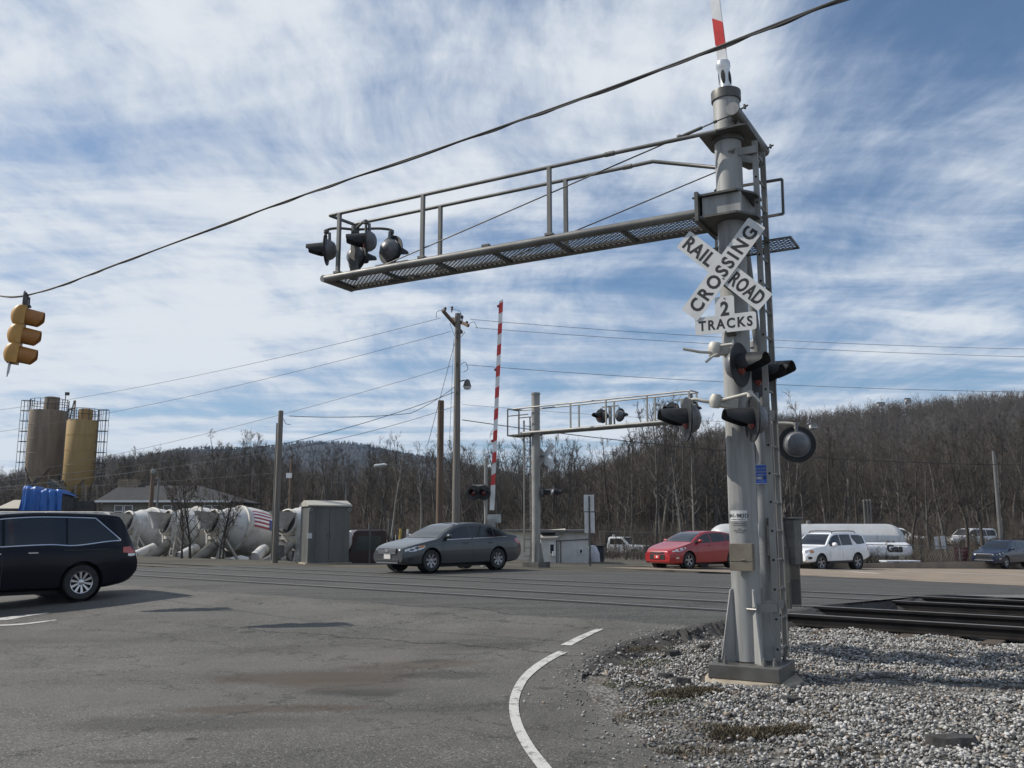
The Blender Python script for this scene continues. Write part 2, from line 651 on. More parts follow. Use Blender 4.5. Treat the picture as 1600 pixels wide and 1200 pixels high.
    ck = crack(M('ADD', M('ADD', d, wob), M('MULTIPLY', sx_, 0.09)), 9.75, 0.035)
    ck = M('MULTIPLY', ck, mrange(sx_, 13.2, 11.4, tree=t))
    for at, w in ((5.5, 0.012), (6.1, 0.016), (7.6, 0.02), (8.6, .014), (10.9, 0.022)):
        ck = M('MAXIMUM', ck, M('MULTIPLY', crack(M('ADD', d, wob2), at, w), gate))
    for at, w in ((1.4, .012), (3.4, 0.016), (5.2, .012), (6.8, 0.018), (9.6, 0.016)):
        ck = M('MAXIMUM', ck, M('MULTIPLY', crack(M('ADD', sx_, wob2), at, w), gate))
    # dark seam where the newer mat begins
    seam = M('MULTIPLY', crack(dn, 11.62, 0.05), mrange(noise(P, 0.8, 3, tree=t), 0.46, 0.56, 0, 0.8, tree=t))
    ck = M('MAXIMUM', ck, seam)
    col = mixc(M('MULTIPLY', ck, 0.85), col, (0.02, 0.019, 0.018))
    link(t, col, b.inputs['Base Color'])
    b.inputs['Roughness'].default_value = 0.82
    b.inputs['Specular IOR Level'].default_value = 0.35
    bn = N(t, 'ShaderNodeBump')
    bn.inputs['Strength'].default_value = 0.55
    bn.inputs['Distance'].default_value = 0.012
    h = M('ADD', M('MULTIPLY', n3, 0.5), M('MULTIPLY', vor.outputs['Distance'], -0.6))
    h = M('SUBTRACT', M('ADD', h, M('MULTIPLY', n2, 1.6)), M('MULTIPLY', ck, 1.6))
    link(t, h, bn.inputs['Height'])
    link(t, bn.outputs[0], b.inputs['Normal'])
    return m


def ATG(px, py):
    p = atG(px, py)
    return (p.x, p.y)


ASPH = asphalt_mat()
CONCR = pbr('brown_concrete_road', (0.25, 0.195, 0.14), 0.85, 0, (0.175, 0.14, 0.107), 0.8, 8, 0.3, 0.7, 0.25, 50)
GRAVB = pbr('grey_gravel_bed', (0.085, 0.082, 0.077), 0.95, 0, (0.16, 0.157, 0.148), 14, 6, 0.35, 0.65, 0.9, 25)
DIRT = pbr('brown_dirt', (0.105, 0.085, 0.065), 0.95, 0, (0.17, 0.14, 0.11), 3, 8, 0.3, 0.7, 0.6, 25)
SOIL = pbr('winter_ground', (0.036, 0.030, 0.021), 0.95, 0, (0.075, 0.066, 0.042), 0.25, 9, 0.3, 0.7, 0.4, 3)
DARKB = pbr('dark_ballast', (0.035, 0.033, 0.031), 0.9, 0, (0.065, 0.062, 0.058), 6, 7, 0.3, 0.7, 0.9, 20)
GRASS = pbr('dull_winter_grass', (0.085, 0.085, 0.045), 0.95, 0, (0.14, 0.125, 0.075), 1.5, 8, 0.3, 0.7, 0.5, 20)

# outline of the asphalt, from the corner of the gravel round the crossing
edge_px = [(1160, 962), (1120, 972), (1060, 984), (1022, 992), (975, 1006), (935, 1024), (915, 1042), (912, 1064), (926, 1092),
           (950, 1118), (985, 1146), (1030, 1178), (1070, 1200)]
edge = [ATG(*p) for p in edge_px]
edge = [tuple(v) for v in smooth_line([(a, b) for a, b in edge], 5)]
edge = [(a + 0.02 * math.sin(i * .9) + random.uniform(-.022, .022), b + random.uniform(-.022, .022)) for i, (a, b) in enumerate(edge)]
e_last = edge[-1]
ROADQ = 25.6


def pq(p, q):
    return (0.8 * p - 0.6 * q, 0.6 * p + 0.8 * q)


asph = list(edge)
asph += [(e_last[0] + 0.7, e_last[1] - 1.2), (e_last[0] + 1.0, -4), (-30, -4), (-46, 20), (-34, 45.2)]
asph += [fromdS(17.0, 30), fromdS(17.0, 27.6), fromdS(21.4, 27.4), fromdS(22.0, 20.5)]
asph += [fromdS(22.6, 18.6), pq(14.5, ROADQ), fromdS(30.6, 10.7)]
asph += [fromdS(30.2, 4.0), fromdS(29.6, -3.0), fromdS(26.5, -3.4), fromdS(25.2, 2.0), fromdS(20.6, 4.2), fromdS(15.5, 4.9), fromdS(13.0, 5.0), fromdS(12.4, 4.8)]
road = sheet('asphalt_road', asph, ASPH, 0.0, 0.42)

conc = [fromdS(30.15, 10.4), fromdS(29.7, 4.0), fromdS(29.1, -3.0), fromdS(28.4, -9), fromdS(27.5, -20), fromdS(33, -34), pq(75, 12.0), pq(75, ROADQ + 1.0), pq(24, ROADQ + 0.6)]
sheet('concrete_road', conc, CONCR, 0.006, 1.2)

# road gravel shoulder on the right between the tracks and the concrete
shoulder = [fromdS(20.75, 4.0), fromdS(25.1, 1.9), fromdS(26.4, -3.3), fromdS(29.0, -3.1), fromdS(28.3, -9), fromdS(27.4, -20), fromdS(24.5, -20), fromdS(23.6, -8), fromdS(22.6, -3)]
sheet('gravel_shoulder', shoulder, GRAVB, 0.004, 0.8)

# painted lines
PAINT = bpy.data.materials.new('worn_road_paint')
PAINT.use_nodes = True
_t = PAINT.node_tree
_b = _t.nodes['Principled BSDF']
_c = N(_t, 'ShaderNodeTexCoord')
_f = mrange(noise(_c.outputs['Object'], 6, 9, 0.75, tree=_t), 0.36, 0.50, tree=_t)
_f2 = mrange(noise(_c.outputs['Object'], 60, 4, 0.7, tree=_t), 0.30, 0.45, tree=_t)
_f = wmath('MULTIPLY', _f, _f2, tree=_t)
_m = N(_t, 'ShaderNodeMix', data_type='RGBA')
link(_t, _f, _m.inputs[0])
_m.inputs[6].default_value = (0.15, 0.145, 0.135, 1)
_m.inputs[7].default_value = (0.46, 0.455, 0.43, 1)
link(_t, _m.outputs[2], _b.inputs['Base Color'])
_b.inputs['Roughness'].default_value = 0.8
PAINTW = pbr('fresh_road_paint', (0.55, 0.54, 0.51), 0.75, 0, (0.30, 0.29, 0.27), 9, 8, 0.5, 0.75)


def mark(name, pxs, w, dz=0.007, m=PAINT, k=6, step=0.3):
    pts = [ATG(*p) for p in pxs]
    pts = [tuple(v) for v in smooth_line(pts, k)]
    return sheet(name, ribbon(pts, w), m, dz, step)


mark('edge_line', [(881, 1018.5), (862, 1027.5), (838, 1043), (818, 1062), (806, 1085), (803, 1108), (809, 1135), (826, 1168), (850, 1200), (880, 1240)], [.14, .13, .12, .10, .09, .085, .085, .09, .095, .095], k=8)
mark('edge_line', [(884, 1009), (908, 996.5), (938, 983)], [.15, .13, .10])
mark('stop_line', [(-60, 972), (0, 968), (35, 963), (76, 958)], [0.5, 0.45, 0.25, 0.10])
mark('stop_line', [(-20, 978), (30, 976), (88, 969)], [0.14, 0.2, 0.08])
mark('lane_line', [(1325, 893.5), (1375, 896.5)], 0.5, 0.012, PAINTW)
mark('lane_line', [(1405, 893), (1500, 896), (1640, 900.5)], 0.35, 0.012, PAINTW)
mark('lane_line', [(1250, 889.6), (1330, 890.5), (1420, 892)], 0.16, 0.012, PAINTW)
mark('lane_line', [(1000, 884), (1040, 886.5), (1090, 889)], 0.2, 0.012, PAINT)

# rails: two tracks, each rail a thing of its own
RAILM = pbr('rail_steel_side', (0.009, 0.008, 0.0078), 0.8, 0, (0.017, 0.015, 0.014), 5, 6, spec=0.2)
RAILT = pbr('rail_steel_top', (0.34, 0.33, 0.32), 0.42, 0.6)
TIE = pbr('creosote_tie', (0.040, 0.030, 0.022), 0.9, 0, (0.085, 0.064, 0.048), 4, 8, 0.3, 0.7, 0.5, 30, stretch=(1, 1, 1))
RAILS = [(13.5, 0.300, 'near rail of the near track beside the white gravel'), (15.0, 0.300, 'second rail back from the gravel'),
         (18.25, 0.198, 'third rail back from the gravel, shining beyond the minivan'), (19.7, 0.198, 'rail farthest from the gravel, in front of the brown road')]
RAILPROF = [(-.07, 0), (.07, 0), (.07, .012), (.012, .03), (.010, .115), (.034, .125), (.036, .155), (.028, .165), (-.028, .165), (-.036, .155), (-.034, .125), (-.010, .115), (-.012, .03), (-.07, .012)]
for d0, zt, lab in RAILS:
    rt = thing('rail', 'long black steel ' + lab, 'rail', (*fromdS(d0, 0), zt - 0.165), 0, 'rails of the two tracks')
    mb = MB()
    S0, S1 = -26, 70
    dirv = Vector((TS[0], TS[1], 0))
    nv = Vector((TD[0], TD[1], 0))
    n = len(RAILPROF)
    vs = [dirv * s_ + nv * a + Vector((0, 0, b)) for s_ in (S0, S1) for a, b in RAILPROF]
    mb.add(vs, [(i, (i + 1) % n, n + (i + 1) % n, n + i) for i in range(n)] + [tuple(range(n)), tuple(reversed(range(n, 2 * n)))])
    mb.build('rail_body', RAILM, rt, 30)
    mt = MB()
    mt.bar(dirv * S0 + Vector((0, 0, .1665)), dirv * S1 + Vector((0, 0, .1665)), 0.05, 0.003)
    mt.build('running_surface', RAILT, rt, 0)
# flangeways: dark gaps in the road along each rail, and the asphalt between kept just below rail top
FLG = pbr('flangeway_filler', (0.018, 0.017, 0.016), 0.9)
for d0, zt, lab in RAILS:
    for sg, w in ((-1, 0.13), (1, 0.11)):
        a, b = fromdS(d0 + sg * 0.085, 4.9), fromdS(d0 + sg * 0.085, 26.8 if d0 > 17 else 45)
        sheet('flangeway', ribbon([a, b], w), FLG, 0.008, 0.5)

# ties on the right of the road
tm = MB(Matrix.Identity(4))
tang = math.atan2(TD[1], TD[0])
ties = []
tproto = None
for tr, (dc, zc_) in enumerate(((14.25, 0.135), (18.98, 0.033))):
    k = 0
    s_ = 4.15 if tr == 0 else 3.6
    while s_ > -9:
        x, y = fromdS(dc + random.uniform(-.06, .06), s_)
        if tproto is None:
            mb = MB()
            mb.box((0, 0, -0.09), (2.6, 0.22, 0.18))
            tproto = mb.build('railway_tie', TIE, None, 0, bevel=0.012)
            o = tproto
        else:
            o = tproto.copy()
            COL.objects.link(o)
        o.location = (x, y, zc_ - 0.002 + random.uniform(-.006, .004))
        o.rotation_euler = (random.uniform(-.01, .01), 0, tang + random.uniform(-.03, .03))
        tag(o, ('dark wooden tie under the near track, its end showing at the gravel' if tr == 0 else 'dark wooden tie under the far track in black ballast'), 'railway tie',
            'ties of the near track' if tr == 0 else 'ties of the far track')
        s_ -= 0.53
# tie plates with bolts along near rail
# ---------------------------------------------------------------- ground sheet to the horizon
def gax(a, b, n, fine):
    u = np.linspace(-1, 1, n)
    k = 5.2
    v = np.sinh(k * u) / np.sinh(k)
    return v


nx, ny = 300, 330
ux = np.linspace(-1, 1, nx)
gx = np.sinh(4.6 * ux) / np.sinh(4.6) * 1600
uy = np.linspace(0, 1, ny)
gy = -30 + (np.sinh(4.9 * uy) / np.sinh(4.9)) * 2900
XX, YY = np.meshgrid(gx, gy)
ZZ = G(XX, YY)


def inpoly(poly, x, y):
    P = np.array(poly)
    ins = np.zeros(x.shape, bool)
    j = len(P) - 1
    for i in range(len(P)):
        xi, yi, xj, yj = P[i, 0], P[i, 1], P[j, 0], P[j, 1]
        ins ^= ((yi > y) != (yj > y)) & (x < (xj - xi) * (y - yi) / (yj - yi + 1e-12) + xi)
        j = i
    return ins


def gravz(x, y):
    """gravel and ballast level right of the road"""
    x = np.asarray(x, float)
    y = np.asarray(y, float)
    d, s = dS(x, y)
    z = 0.0 + 0.03 * sst(7.0, 9.0, d) + 0.07 * sst(9.5, 12.2, d) - 0.07 * sst(14.9, 15.6, d) - 0.11 * sst(15.5, 16.5, d)
    z = z + 0.022 * np.sin(x * 2.1 + y * 1.3) + 0.018 * np.sin(x * 4.7 - y * 3.1) + 0.012 * np.sin(x * 9.1 + y * 7.7)
    z = np.where((d > 13.5) & (d < 15.05), np.maximum(z, 0.155), z)
    z = np.where((d > 18.2) & (d < 19.8), 0.05, z)
    far = sst(20.3, 23.5, d)
    return z * (1 - far) + (G(x, y) - 0.02) * far


BEDP = [(a - 0.35, b - 0.25) for a, b in reversed(edge)] + [fromdS(12.2, 5.3), fromdS(15.6, 5.3), fromdS(21.0, 4.7), fromdS(24.0, 2.2), fromdS(24.0, -24), (22, 2), (12, -2), (3, -5)]
cov_ = inpoly(asph, XX, YY) | inpoly(conc, XX, YY) | inpoly(shoulder, XX, YY) | inpoly(BEDP, XX, YY)
ZZ = ZZ - np.where(cov_, 0.30, 0.02)
gm = MB()
gm.v = np.stack([XX.ravel(), YY.ravel(), ZZ.ravel()], 1).tolist()
idx = np.arange(nx * ny).reshape(ny, nx)
gm.f = np.stack([idx[:-1, :-1].ravel(), idx[:-1, 1:].ravel(), idx[1:, 1:].ravel(), idx[1:, :-1].ravel()], 1).tolist()
tag(gm.build('ground', SOIL, None, 60), kind='structure')

# ballast bed right of the road
bed = [(a + 0.02, b) for a, b in edge]
bed_poly = list(reversed([(a - 0.35, b - 0.25) for a, b in edge])) + [fromdS(12.2, 5.3), fromdS(15.6, 5.3), fromdS(21.0, 4.7), fromdS(23.8, 2.2), fromdS(24.0, -9), fromdS(24.0, -24), (22, 2), (12, -2), (e_last[0] + 0.6, -3)]
BEDM = bpy.data.materials.new('ballast_bed_stone')
BEDM.use_nodes = True
_t = BEDM.node_tree
_b = _t.nodes['Principled BSDF']
_c = N(_t, 'ShaderNodeTexCoord')
_v = N(_t, 'ShaderNodeTexVoronoi')
_v.inputs['Scale'].default_value = 26
link(_t, _c.outputs['Object'], _v.inputs['Vector'])
_sc = N(_t, 'ShaderNodeSeparateColor')
link(_t, _v.outputs['Color'], _sc.inputs[0])
_se = N(_t, 'ShaderNodeSeparateXYZ')
link(_t, _c.outputs['Object'], _se.inputs[0])
_dd = wmath('ADD', wmath('MULTIPLY', _se.outputs[0], TD[0], tree=_t), wmath('MULTIPLY', _se.outputs[1], TD[1], tree=_t), tree=_t)
_g = N(_t, 'ShaderNodeMix', data_type='RGBA')
link(_t, _sc.outputs[0], _g.inputs[0])
_g.inputs[6].default_value = (0.07, 0.066, 0.06, 1)
_g.inputs[7].default_value = (0.22, 0.215, 0.20, 1)
_mu = N(_t, 'ShaderNodeMix', data_type='RGBA')
link(_t, mrange(noise(_c.outputs['Object'], 2.6, 6, 0.65, tree=_t), 0.30, 0.50, tree=_t), _mu.inputs[0])
_mu.inputs[6].default_value = (0.075, 0.056, 0.041, 1)
link(_t, _g.outputs[2], _mu.inputs[7])
_g = _mu
# oily dark ballast between and beyond the rails
_dk = mrange(wmath('ADD', _dd, noise(_c.outputs['Object'], 1.5, 4, tree=_t), tree=_t), 13.7, 14.2, tree=_t)
_g2 = N(_t, 'ShaderNodeMix', data_type='RGBA')
link(_t, _dk, _g2.inputs[0])
link(_t, _g.outputs[2], _g2.inputs[6])
_g2.inputs[7].default_value = (0.006, 0.0056, 0.0055, 1)
_b.inputs['Specular IOR Level'].default_value = 0.15
link(_t, _g2.outputs[2], _b.inputs['Base Color'])
_b.inputs['Roughness'].default_value = 0.95
_bn = N(_t, 'ShaderNodeBump')
_bn.inputs['Distance'].default_value = 0.03
_bn.inputs['Strength'].default_value = 0.8
link(_t, _v.outputs['Distance'], _bn.inputs['Height'])
link(_t, _bn.outputs[0], _b.inputs['Normal'])
sheet('ballast_bed', bed_poly, BEDM, -0.02, 0.25, zf=gravz)

# muddy edge along the asphalt
mud_px = [(935, 1022), (975, 1010), (1000, 1012), (960, 1030), (945, 1050), (960, 1075), (1000, 1095), (1060, 1110), (1110, 1125), (1130, 1150), (1090, 1170), (1040, 1160), (985, 1132), (945, 1106), (918, 1066), (916, 1042)]
MUD = pbr('mud_strip', (0.070, 0.056, 0.044), 0.9, 0, (0.12, 0.10, 0.08), 5, 8, 0.3, 0.7, 0.6, 30)
_mr = np.random.default_rng(9)
mudp = [(v[0] + _mr.normal(0, .035), v[1] + _mr.normal(0, .035)) for v in smooth_line([ATG(*p) for p in mud_px] + [ATG(*mud_px[0])], 4)][:-1]
# broken shoulder where the raised crossing drops to the stone
BROKEN = pbr('broken_asphalt_edge', (0.030, 0.028, 0.026), 0.95, 0, (0.060, 0.055, 0.05), 7, 7, 0.3, 0.7, 1.0, 22)
ek = [fromdS(23.6, 2.9), fromdS(20.6, 4.2), fromdS(19.0, 4.4), fromdS(17, 4.7), fromdS(15.5, 4.9), fromdS(13.0, 5.0), fromdS(12.4, 4.8)] + edge[:34]
ek = [tuple(v) for v in smooth_line(ek, 3)]
V_, F_ = [], []
for i, p_ in enumerate(ek):
    a_, b_ = Vector(ek[max(i - 1, 0)]), Vector(ek[min(i + 1, len(ek) - 1)])
    t_ = (b_ - a_).normalized()
    n_ = Vector((-t_.y, t_.x))
    for k_, (o_, f_) in enumerate(((-.06, 0), (.02, .05), (.11, .45), (.22, .9), (.40, 1.1))):
        o_ *= min(1, (len(ek) - 1 - i) / 14)
        q_ = Vector(p_) + n_ * (o_ + (_mr.normal(0, .025) if k_ else 0) + 0)
        zt_ = float(G(p_[0], p_[1])) + .004
        zg_ = float(gravz(q_.x, q_.y)) + .012 - .05 * max(0, 1 - (len(ek) - 1 - i) / 10)
        V_.append((q_.x, q_.y, zt_ + (zg_ - zt_) * min(f_, 1) - (.04 if f_ > 1 else 0) + (_mr.normal(0, .008) if k_ in (2, 3) else 0)))
for i in range(len(ek) - 1):
    for k_ in range(4):
        a_ = i * 5 + k_
        F_.append((a_, a_ + 5, a_ + 6, a_ + 1))
mb = MB()
mb.add(V_, F_)
tag(mb.build('road_shoulder', BROKEN, None, 0), kind='structure')
# ---------------------------------------------------------------- loose stone
def rock_template(seed):
    r = np.random.default_rng(seed)
    t = (1 + 5 ** .5) / 2
    v = np.array([(-1, t, 0), (1, t, 0), (-1, -t, 0), (1, -t, 0), (0, -1, t), (0, 1, t), (0, -1, -t), (0, 1, -t), (t, 0, -1), (t, 0, 1), (-t, 0, -1), (-t, 0, 1)], float)
    v /= np.linalg.norm(v, axis=1)[:, None]
    f = np.array([(0, 11, 5), (0, 5, 1), (0, 1, 7), (0, 7, 10), (0, 10, 11), (1, 5, 9), (5, 11, 4), (11, 10, 2), (10, 7, 6), (7, 1, 8), (3, 9, 4), (3, 4, 2), (3, 2, 6), (3, 6, 8), (3, 8, 9), (4, 9, 5), (2, 4, 11), (6, 2, 10), (8, 6, 7), (9, 8, 1)])
    v = v * r.uniform(0.65, 1.15, (12, 1)) + r.normal(0, 0.10, (12, 3))
    v = v * np.array([1.0, r.uniform(.6, .95), r.uniform(.45, .8)])
    return v, f


def rock_cube(seed):
    r = np.random.default_rng(seed)
    v = np.array([(i, j, k) for k in (-1, 1) for j in (-1, 1) for i in (-1, 1)], float) * np.array([1, r.uniform(.6, .95), r.uniform(.4, .75)])
    v = v * r.uniform(.55, 1.05, (8, 1)) + r.normal(0, .14, (8, 3))
    ex = np.array([v[[0, 1, 4, 5]].mean(0) * 1.2, v[[2, 3, 6, 7]].mean(0) * 1.2, v[[4, 5, 6, 7]].mean(0) * 1.15, v[[0, 1, 2, 3]].mean(0)])
    v = np.concatenate([v, ex])
    f = [(0, 2, 1), (1, 2, 3), (0, 4, 2), (2, 4, 6), (1, 3, 5), (3, 7, 5)]
    for c_, q in ((8, (0, 1, 5, 4)), (9, (3, 2, 6, 7)), (10, (4, 5, 7, 6))):
        f += [(q[i], q[(i + 1) % 4], c_) for i in range(4)]
    f = f + [(0, 2, 1), (1, 2, 3)]
    return v * .82, np.array(f)


TPL = [rock_template(i) for i in range(5)] + [rock_cube(50 + i) for i in range(14)]


def big_mesh(name, V, F, mat, mats=None, midx=None, smooth=False):
    me = bpy.data.meshes.new(name)
    V = np.asarray(V, np.float32)
    F = np.asarray(F, np.int32)
    k = F.shape[1]
    me.vertices.add(len(V))
    me.vertices.foreach_set('co', V.ravel())
    me.loops.add(F.size)
    me.loops.foreach_set('vertex_index', F.ravel())
    me.polygons.add(len(F))
    me.polygons.foreach_set('loop_start', np.arange(0, F.size, k, dtype=np.int32))
    me.polygons.foreach_set('loop_total', np.full(len(F), k, np.int32))
    for m in (mats or [mat]):
        me.materials.append(m)
    if midx is not None:
        me.polygons.foreach_set('material_index', np.asarray(midx, np.int32))
    if smooth:
        me.polygons.foreach_set('use_smooth', np.ones(len(F), bool))
    me.update(calc_edges=True)
    o = bpy.data.objects.new(name, me)
    COL.objects.link(o)
    return o


def rotmats(n, r):
    q = r.normal(size=(n, 4))
    q /= np.linalg.norm(q, axis=1)[:, None]
    w, x, y, z = q.T
    return np.stack([np.stack([1 - 2 * (y * y + z * z), 2 * (x * y - z * w), 2 * (x * z + y * w)], 1),
                     np.stack([2 * (x * y + z * w), 1 - 2 * (x * x + z * z), 2 * (y * z - x * w)], 1),
                     np.stack([2 * (x * z - y * w), 2 * (y * z + x * w), 1 - 2 * (x * x + y * y)], 1)], 1)


ROCKM = [pbr('ballast_grey', (0.29, 0.285, 0.272), 0.85, 0, (0.19, 0.186, 0.178), 12, 5, bump=0.3, bscale=60),
         pbr('ballast_pale', (0.50, 0.49, 0.47), 0.8, 0, (0.36, 0.35, 0.335), 12, 5, bump=0.3, bscale=60),
         pbr('ballast_dark', (0.10, 0.095, 0.09), 0.85, 0, (0.16, 0.155, 0.148), 12, 5, bump=0.3, bscale=60),
         pbr('ballast_tan', (0.31, 0.25, 0.19), 0.85, 0, (0.23, 0.18, 0.14), 12, 5, bump=0.3, bscale=60)]


def scatter_rocks(name, xy, z, size, probs, seed):
    r = np.random.default_rng(seed)
    n = len(xy)
    Rm = rotmats(n, r)
    # keep them lying fairly flat
    V, F, MI = [], [], []
    off = 0
    which = r.integers(0, len(TPL), n)
    for k, (tv, tf) in enumerate(TPL):
        sel = np.where(which == k)[0]
        if len(sel) == 0:
            continue
        vv = np.einsum('nij,vj->nvi', Rm[sel], tv) * size[sel][:, None, None]
        vv[:, :, 2] *= 0.8
        vv[:, :, 0] += xy[sel, 0][:, None]
        vv[:, :, 1] += xy[sel, 1][:, None]
        vv[:, :, 2] += z[sel][:, None]
        V.append(vv.reshape(-1, 3))
        ff = (tf[None] + (np.arange(len(sel)) * 12)[:, None, None]).reshape(-1, 3) + off
        F.append(ff)
        off += len(sel) * 12
        MI.append(np.repeat(r.choice(len(probs), len(sel), p=probs), 20))
    o = big_mesh(name, np.concatenate(V), np.concatenate(F), None, ROCKM, np.concatenate(MI))
    return o


def grow(n, xr, yr, r):
    return np.stack([r.uniform(*xr, n), r.uniform(*yr, n)], 1)


rr = np.random.default_rng(5)
q = np.concatenate([grow(160000, (1.0, 16), (3.5, 16), rr)])
dq, sq = dS(q[:, 0], q[:, 1])
bedm = inpoly(bed_poly, q[:, 0], q[:, 1]) & ~inpoly(asph, q[:, 0], q[:, 1])
# keep to what the camera could see (and a step to the side)
ang = np.degrees(np.arctan2(q[:, 0], q[:, 1]))
vis = (ang < 42) & (ang > 5)
path = (np.abs((q[:, 1] - 9.15) + 0.17 * (q[:, 0] - 3.2)) < 0.42) & (q[:, 0] > 3.1)      # a band of finer stone
mudm = inpoly(mudp, q[:, 0], q[:, 1])
clump = np.sin(q[:, 0] * 3.1 + 1.2 * np.sin(q[:, 1] * 2.3)) * np.sin(q[:, 1] * 3.7 + q[:, 0])
near_edge = inpoly([(a + 0.95, b + 0.1) for a, b in edge] + [(e_last[0], 0), (-20, 0), (-20, 14)], q[:, 0], q[:, 1])
keep = bedm & vis & (dq < 13.42) & ~path & ~(mudm & (rr.random(len(q)) > 0.16)) & ~(near_edge & (clump < 0.30) & (rr.random(len(q)) > 0.25))
keep &= np.hypot(q[:, 0] - 2.505, q[:, 1] - 9.7) > 0.52
Q = q[keep]
sz = rr.uniform(0.012, 0.025, len(Q)) * rr.choice([0.75, 1, 1.3], len(Q), p=[.4, .45, .15])
zz = gravz(Q[:, 0], Q[:, 1]) - 0.004 + rr.uniform(-0.005, 0.022, len(Q))
tag(scatter_rocks('gravel', Q, zz, sz, [0.46, 0.33, 0.15, 0.06], 3), kind='stuff')
# finer stone: the band right of the mast and bits strewn on the edge of the asphalt
q2 = grow(52000, (1.0, 9), (5.0, 14), rr)
path2 = (np.abs((q2[:, 1] - 9.15) + 0.17 * (q2[:, 0] - 3.2)) < 0.55) & (q2[:, 0] > 2.9)
edge2 = inpoly([(a + 0.9, b) for a, b in edge] + [(e_last[0], 0), (-20, 0), (-20, 14)], q2[:, 0], q2[:, 1]) & ~inpoly([(a - 0.05, b) for a, b in edge] + [(e_last[0], 0), (-20, 0), (-20, 14)], q2[:, 0], q2[:, 1])
near2 = inpoly(bed_poly, q2[:, 0], q2[:, 1]) & ~inpoly(asph, q2[:, 0], q2[:, 1]) & (rr.random(len(q2)) < .6)
k2 = (path2 | near2 | (edge2 & (rr.random(len(q2)) < .35)))
Q = q2[k2]
sz = rr.uniform(0.008, 0.020, len(Q))
zz = np.maximum(gravz(Q[:, 0], Q[:, 1]) - 0.02, np.where(inpoly(mudp, Q[:, 0], Q[:, 1]), gravz(Q[:, 0], Q[:, 1]) + 0.012, -9)) + sz * 0.3
tag(scatter_rocks('gravel', Q, zz, sz, [0.42, 0.10, 0.40, 0.08], 4), kind='stuff')
# crumbs on the asphalt beside the edge
e = np.array(edge)
ii = rr.integers(8, len(e), 260)
Q = e[ii] + np.stack([-np.abs(rr.normal(0, 0.22, 260)), rr.normal(0, 0.15, 260)], 1)
sz = rr.uniform(0.006, 0.018, 260)
tag(scatter_rocks('gravel', Q, G(Q[:, 0], Q[:, 1]) + sz * .4, sz, [0.5, 0.2, 0.25, 0.05], 8), kind='stuff')

ekv = np.array(ek)
ii = rr.integers(6, len(ek) - 2, 900)
tn = np.roll(ekv, -1, 0) - np.roll(ekv, 1, 0)
tn /= np.linalg.norm(tn, axis=1)[:, None] + 1e-9
nr_ = np.stack([-tn[:, 1], tn[:, 0]], 1)
o_ = np.abs(rr.normal(.20, .16, 900))
Q = ekv[ii] + nr_[ii] * o_[:, None] + rr.normal(0, .05, (900, 2))
gz_ = G(ekv[ii, 0], ekv[ii, 1])
zz = np.maximum(gz_ + (gravz(Q[:, 0], Q[:, 1]) - gz_) * np.clip(o_ / .2, 0, 1), gravz(Q[:, 0], Q[:, 1])) + .004
tag(scatter_rocks('gravel', Q, zz, rr.uniform(.010, .034, 900), [.28, .10, .55, .07], 12), kind='stuff')
# broken slabs of old asphalt lying in the stone
CHUNK = pbr('broken_asphalt', (0.028, 0.027, 0.026), 0.9, 0, (0.05, 0.048, 0.046), 8, 6, bump=0.9, bscale=30)
for (px, py, w, l, h, lab) in ((1482, 1163, .24, .12, .05, 'largest flat black asphalt slab lying in the gravel at lower right'), (1066, 1062, .11, .07, .05, 'black asphalt lump left of the mast footing'),
                               (1040, 1056, .09, .06, .04, 'black asphalt lump between two others by the muddy edge'), (1085, 1072, .08, .05, .03, 'thin black asphalt flake nearest the weeds'),
                               (1234, 1088, .11, .06, .03, 'flat grey asphalt slab just right of the mast footing'), (1048, 1006, .12, .09, .05, 'black asphalt lump at the corner of the newer road'),
                               (1100, 1004, .10, .07, .05, 'black asphalt lump among stones left of the mast gussets')):
    p = atG(px, py)
    r = np.random.default_rng(px)
    n = 11
    a = np.linspace(0, 2 * math.pi, n, endpoint=False)
    rad = r.uniform(0.7, 1.15, n)
    top = [(w * rad[i] * math.cos(a[i]) * .85, l * rad[i] * math.sin(a[i]) * .85, h * r.uniform(.75, 1.1)) for i in range(n)]
    bot = [(w * rad[i] * math.cos(a[i]), l * rad[i] * math.sin(a[i]), -0.03) for i in range(n)]
    mb = MB()
    mb.add(bot + top + [(0, 0, h * 1.15)], [(i, (i + 1) % n, n + (i + 1) % n, n + i) for i in range(n)] + [(n + i, n + (i + 1) % n, 2 * n) for i in range(n)])
    o = mb.build('asphalt_chunk', CHUNK, None, 0, loc=(p.x, p.y, float(gravz(p.x, p.y)) + 0.01))
    o.rotation_euler = (r.uniform(-.15, .15), r.uniform(-.15, .15), r.uniform(-.5, .5))
    tag(o, lab, 'asphalt chunk', 'asphalt chunks in the gravel')

# dry weeds
WEED = pbr('dry_weed', (0.062, 0.050, 0.032), 0.9, 0, (0.11, 0.088, 0.055), 8, 4)
MOSS = pbr('green_moss', (0.045, 0.055, 0.018), 0.95, 0, (0.08, 0.085, 0.035), 8, 5)


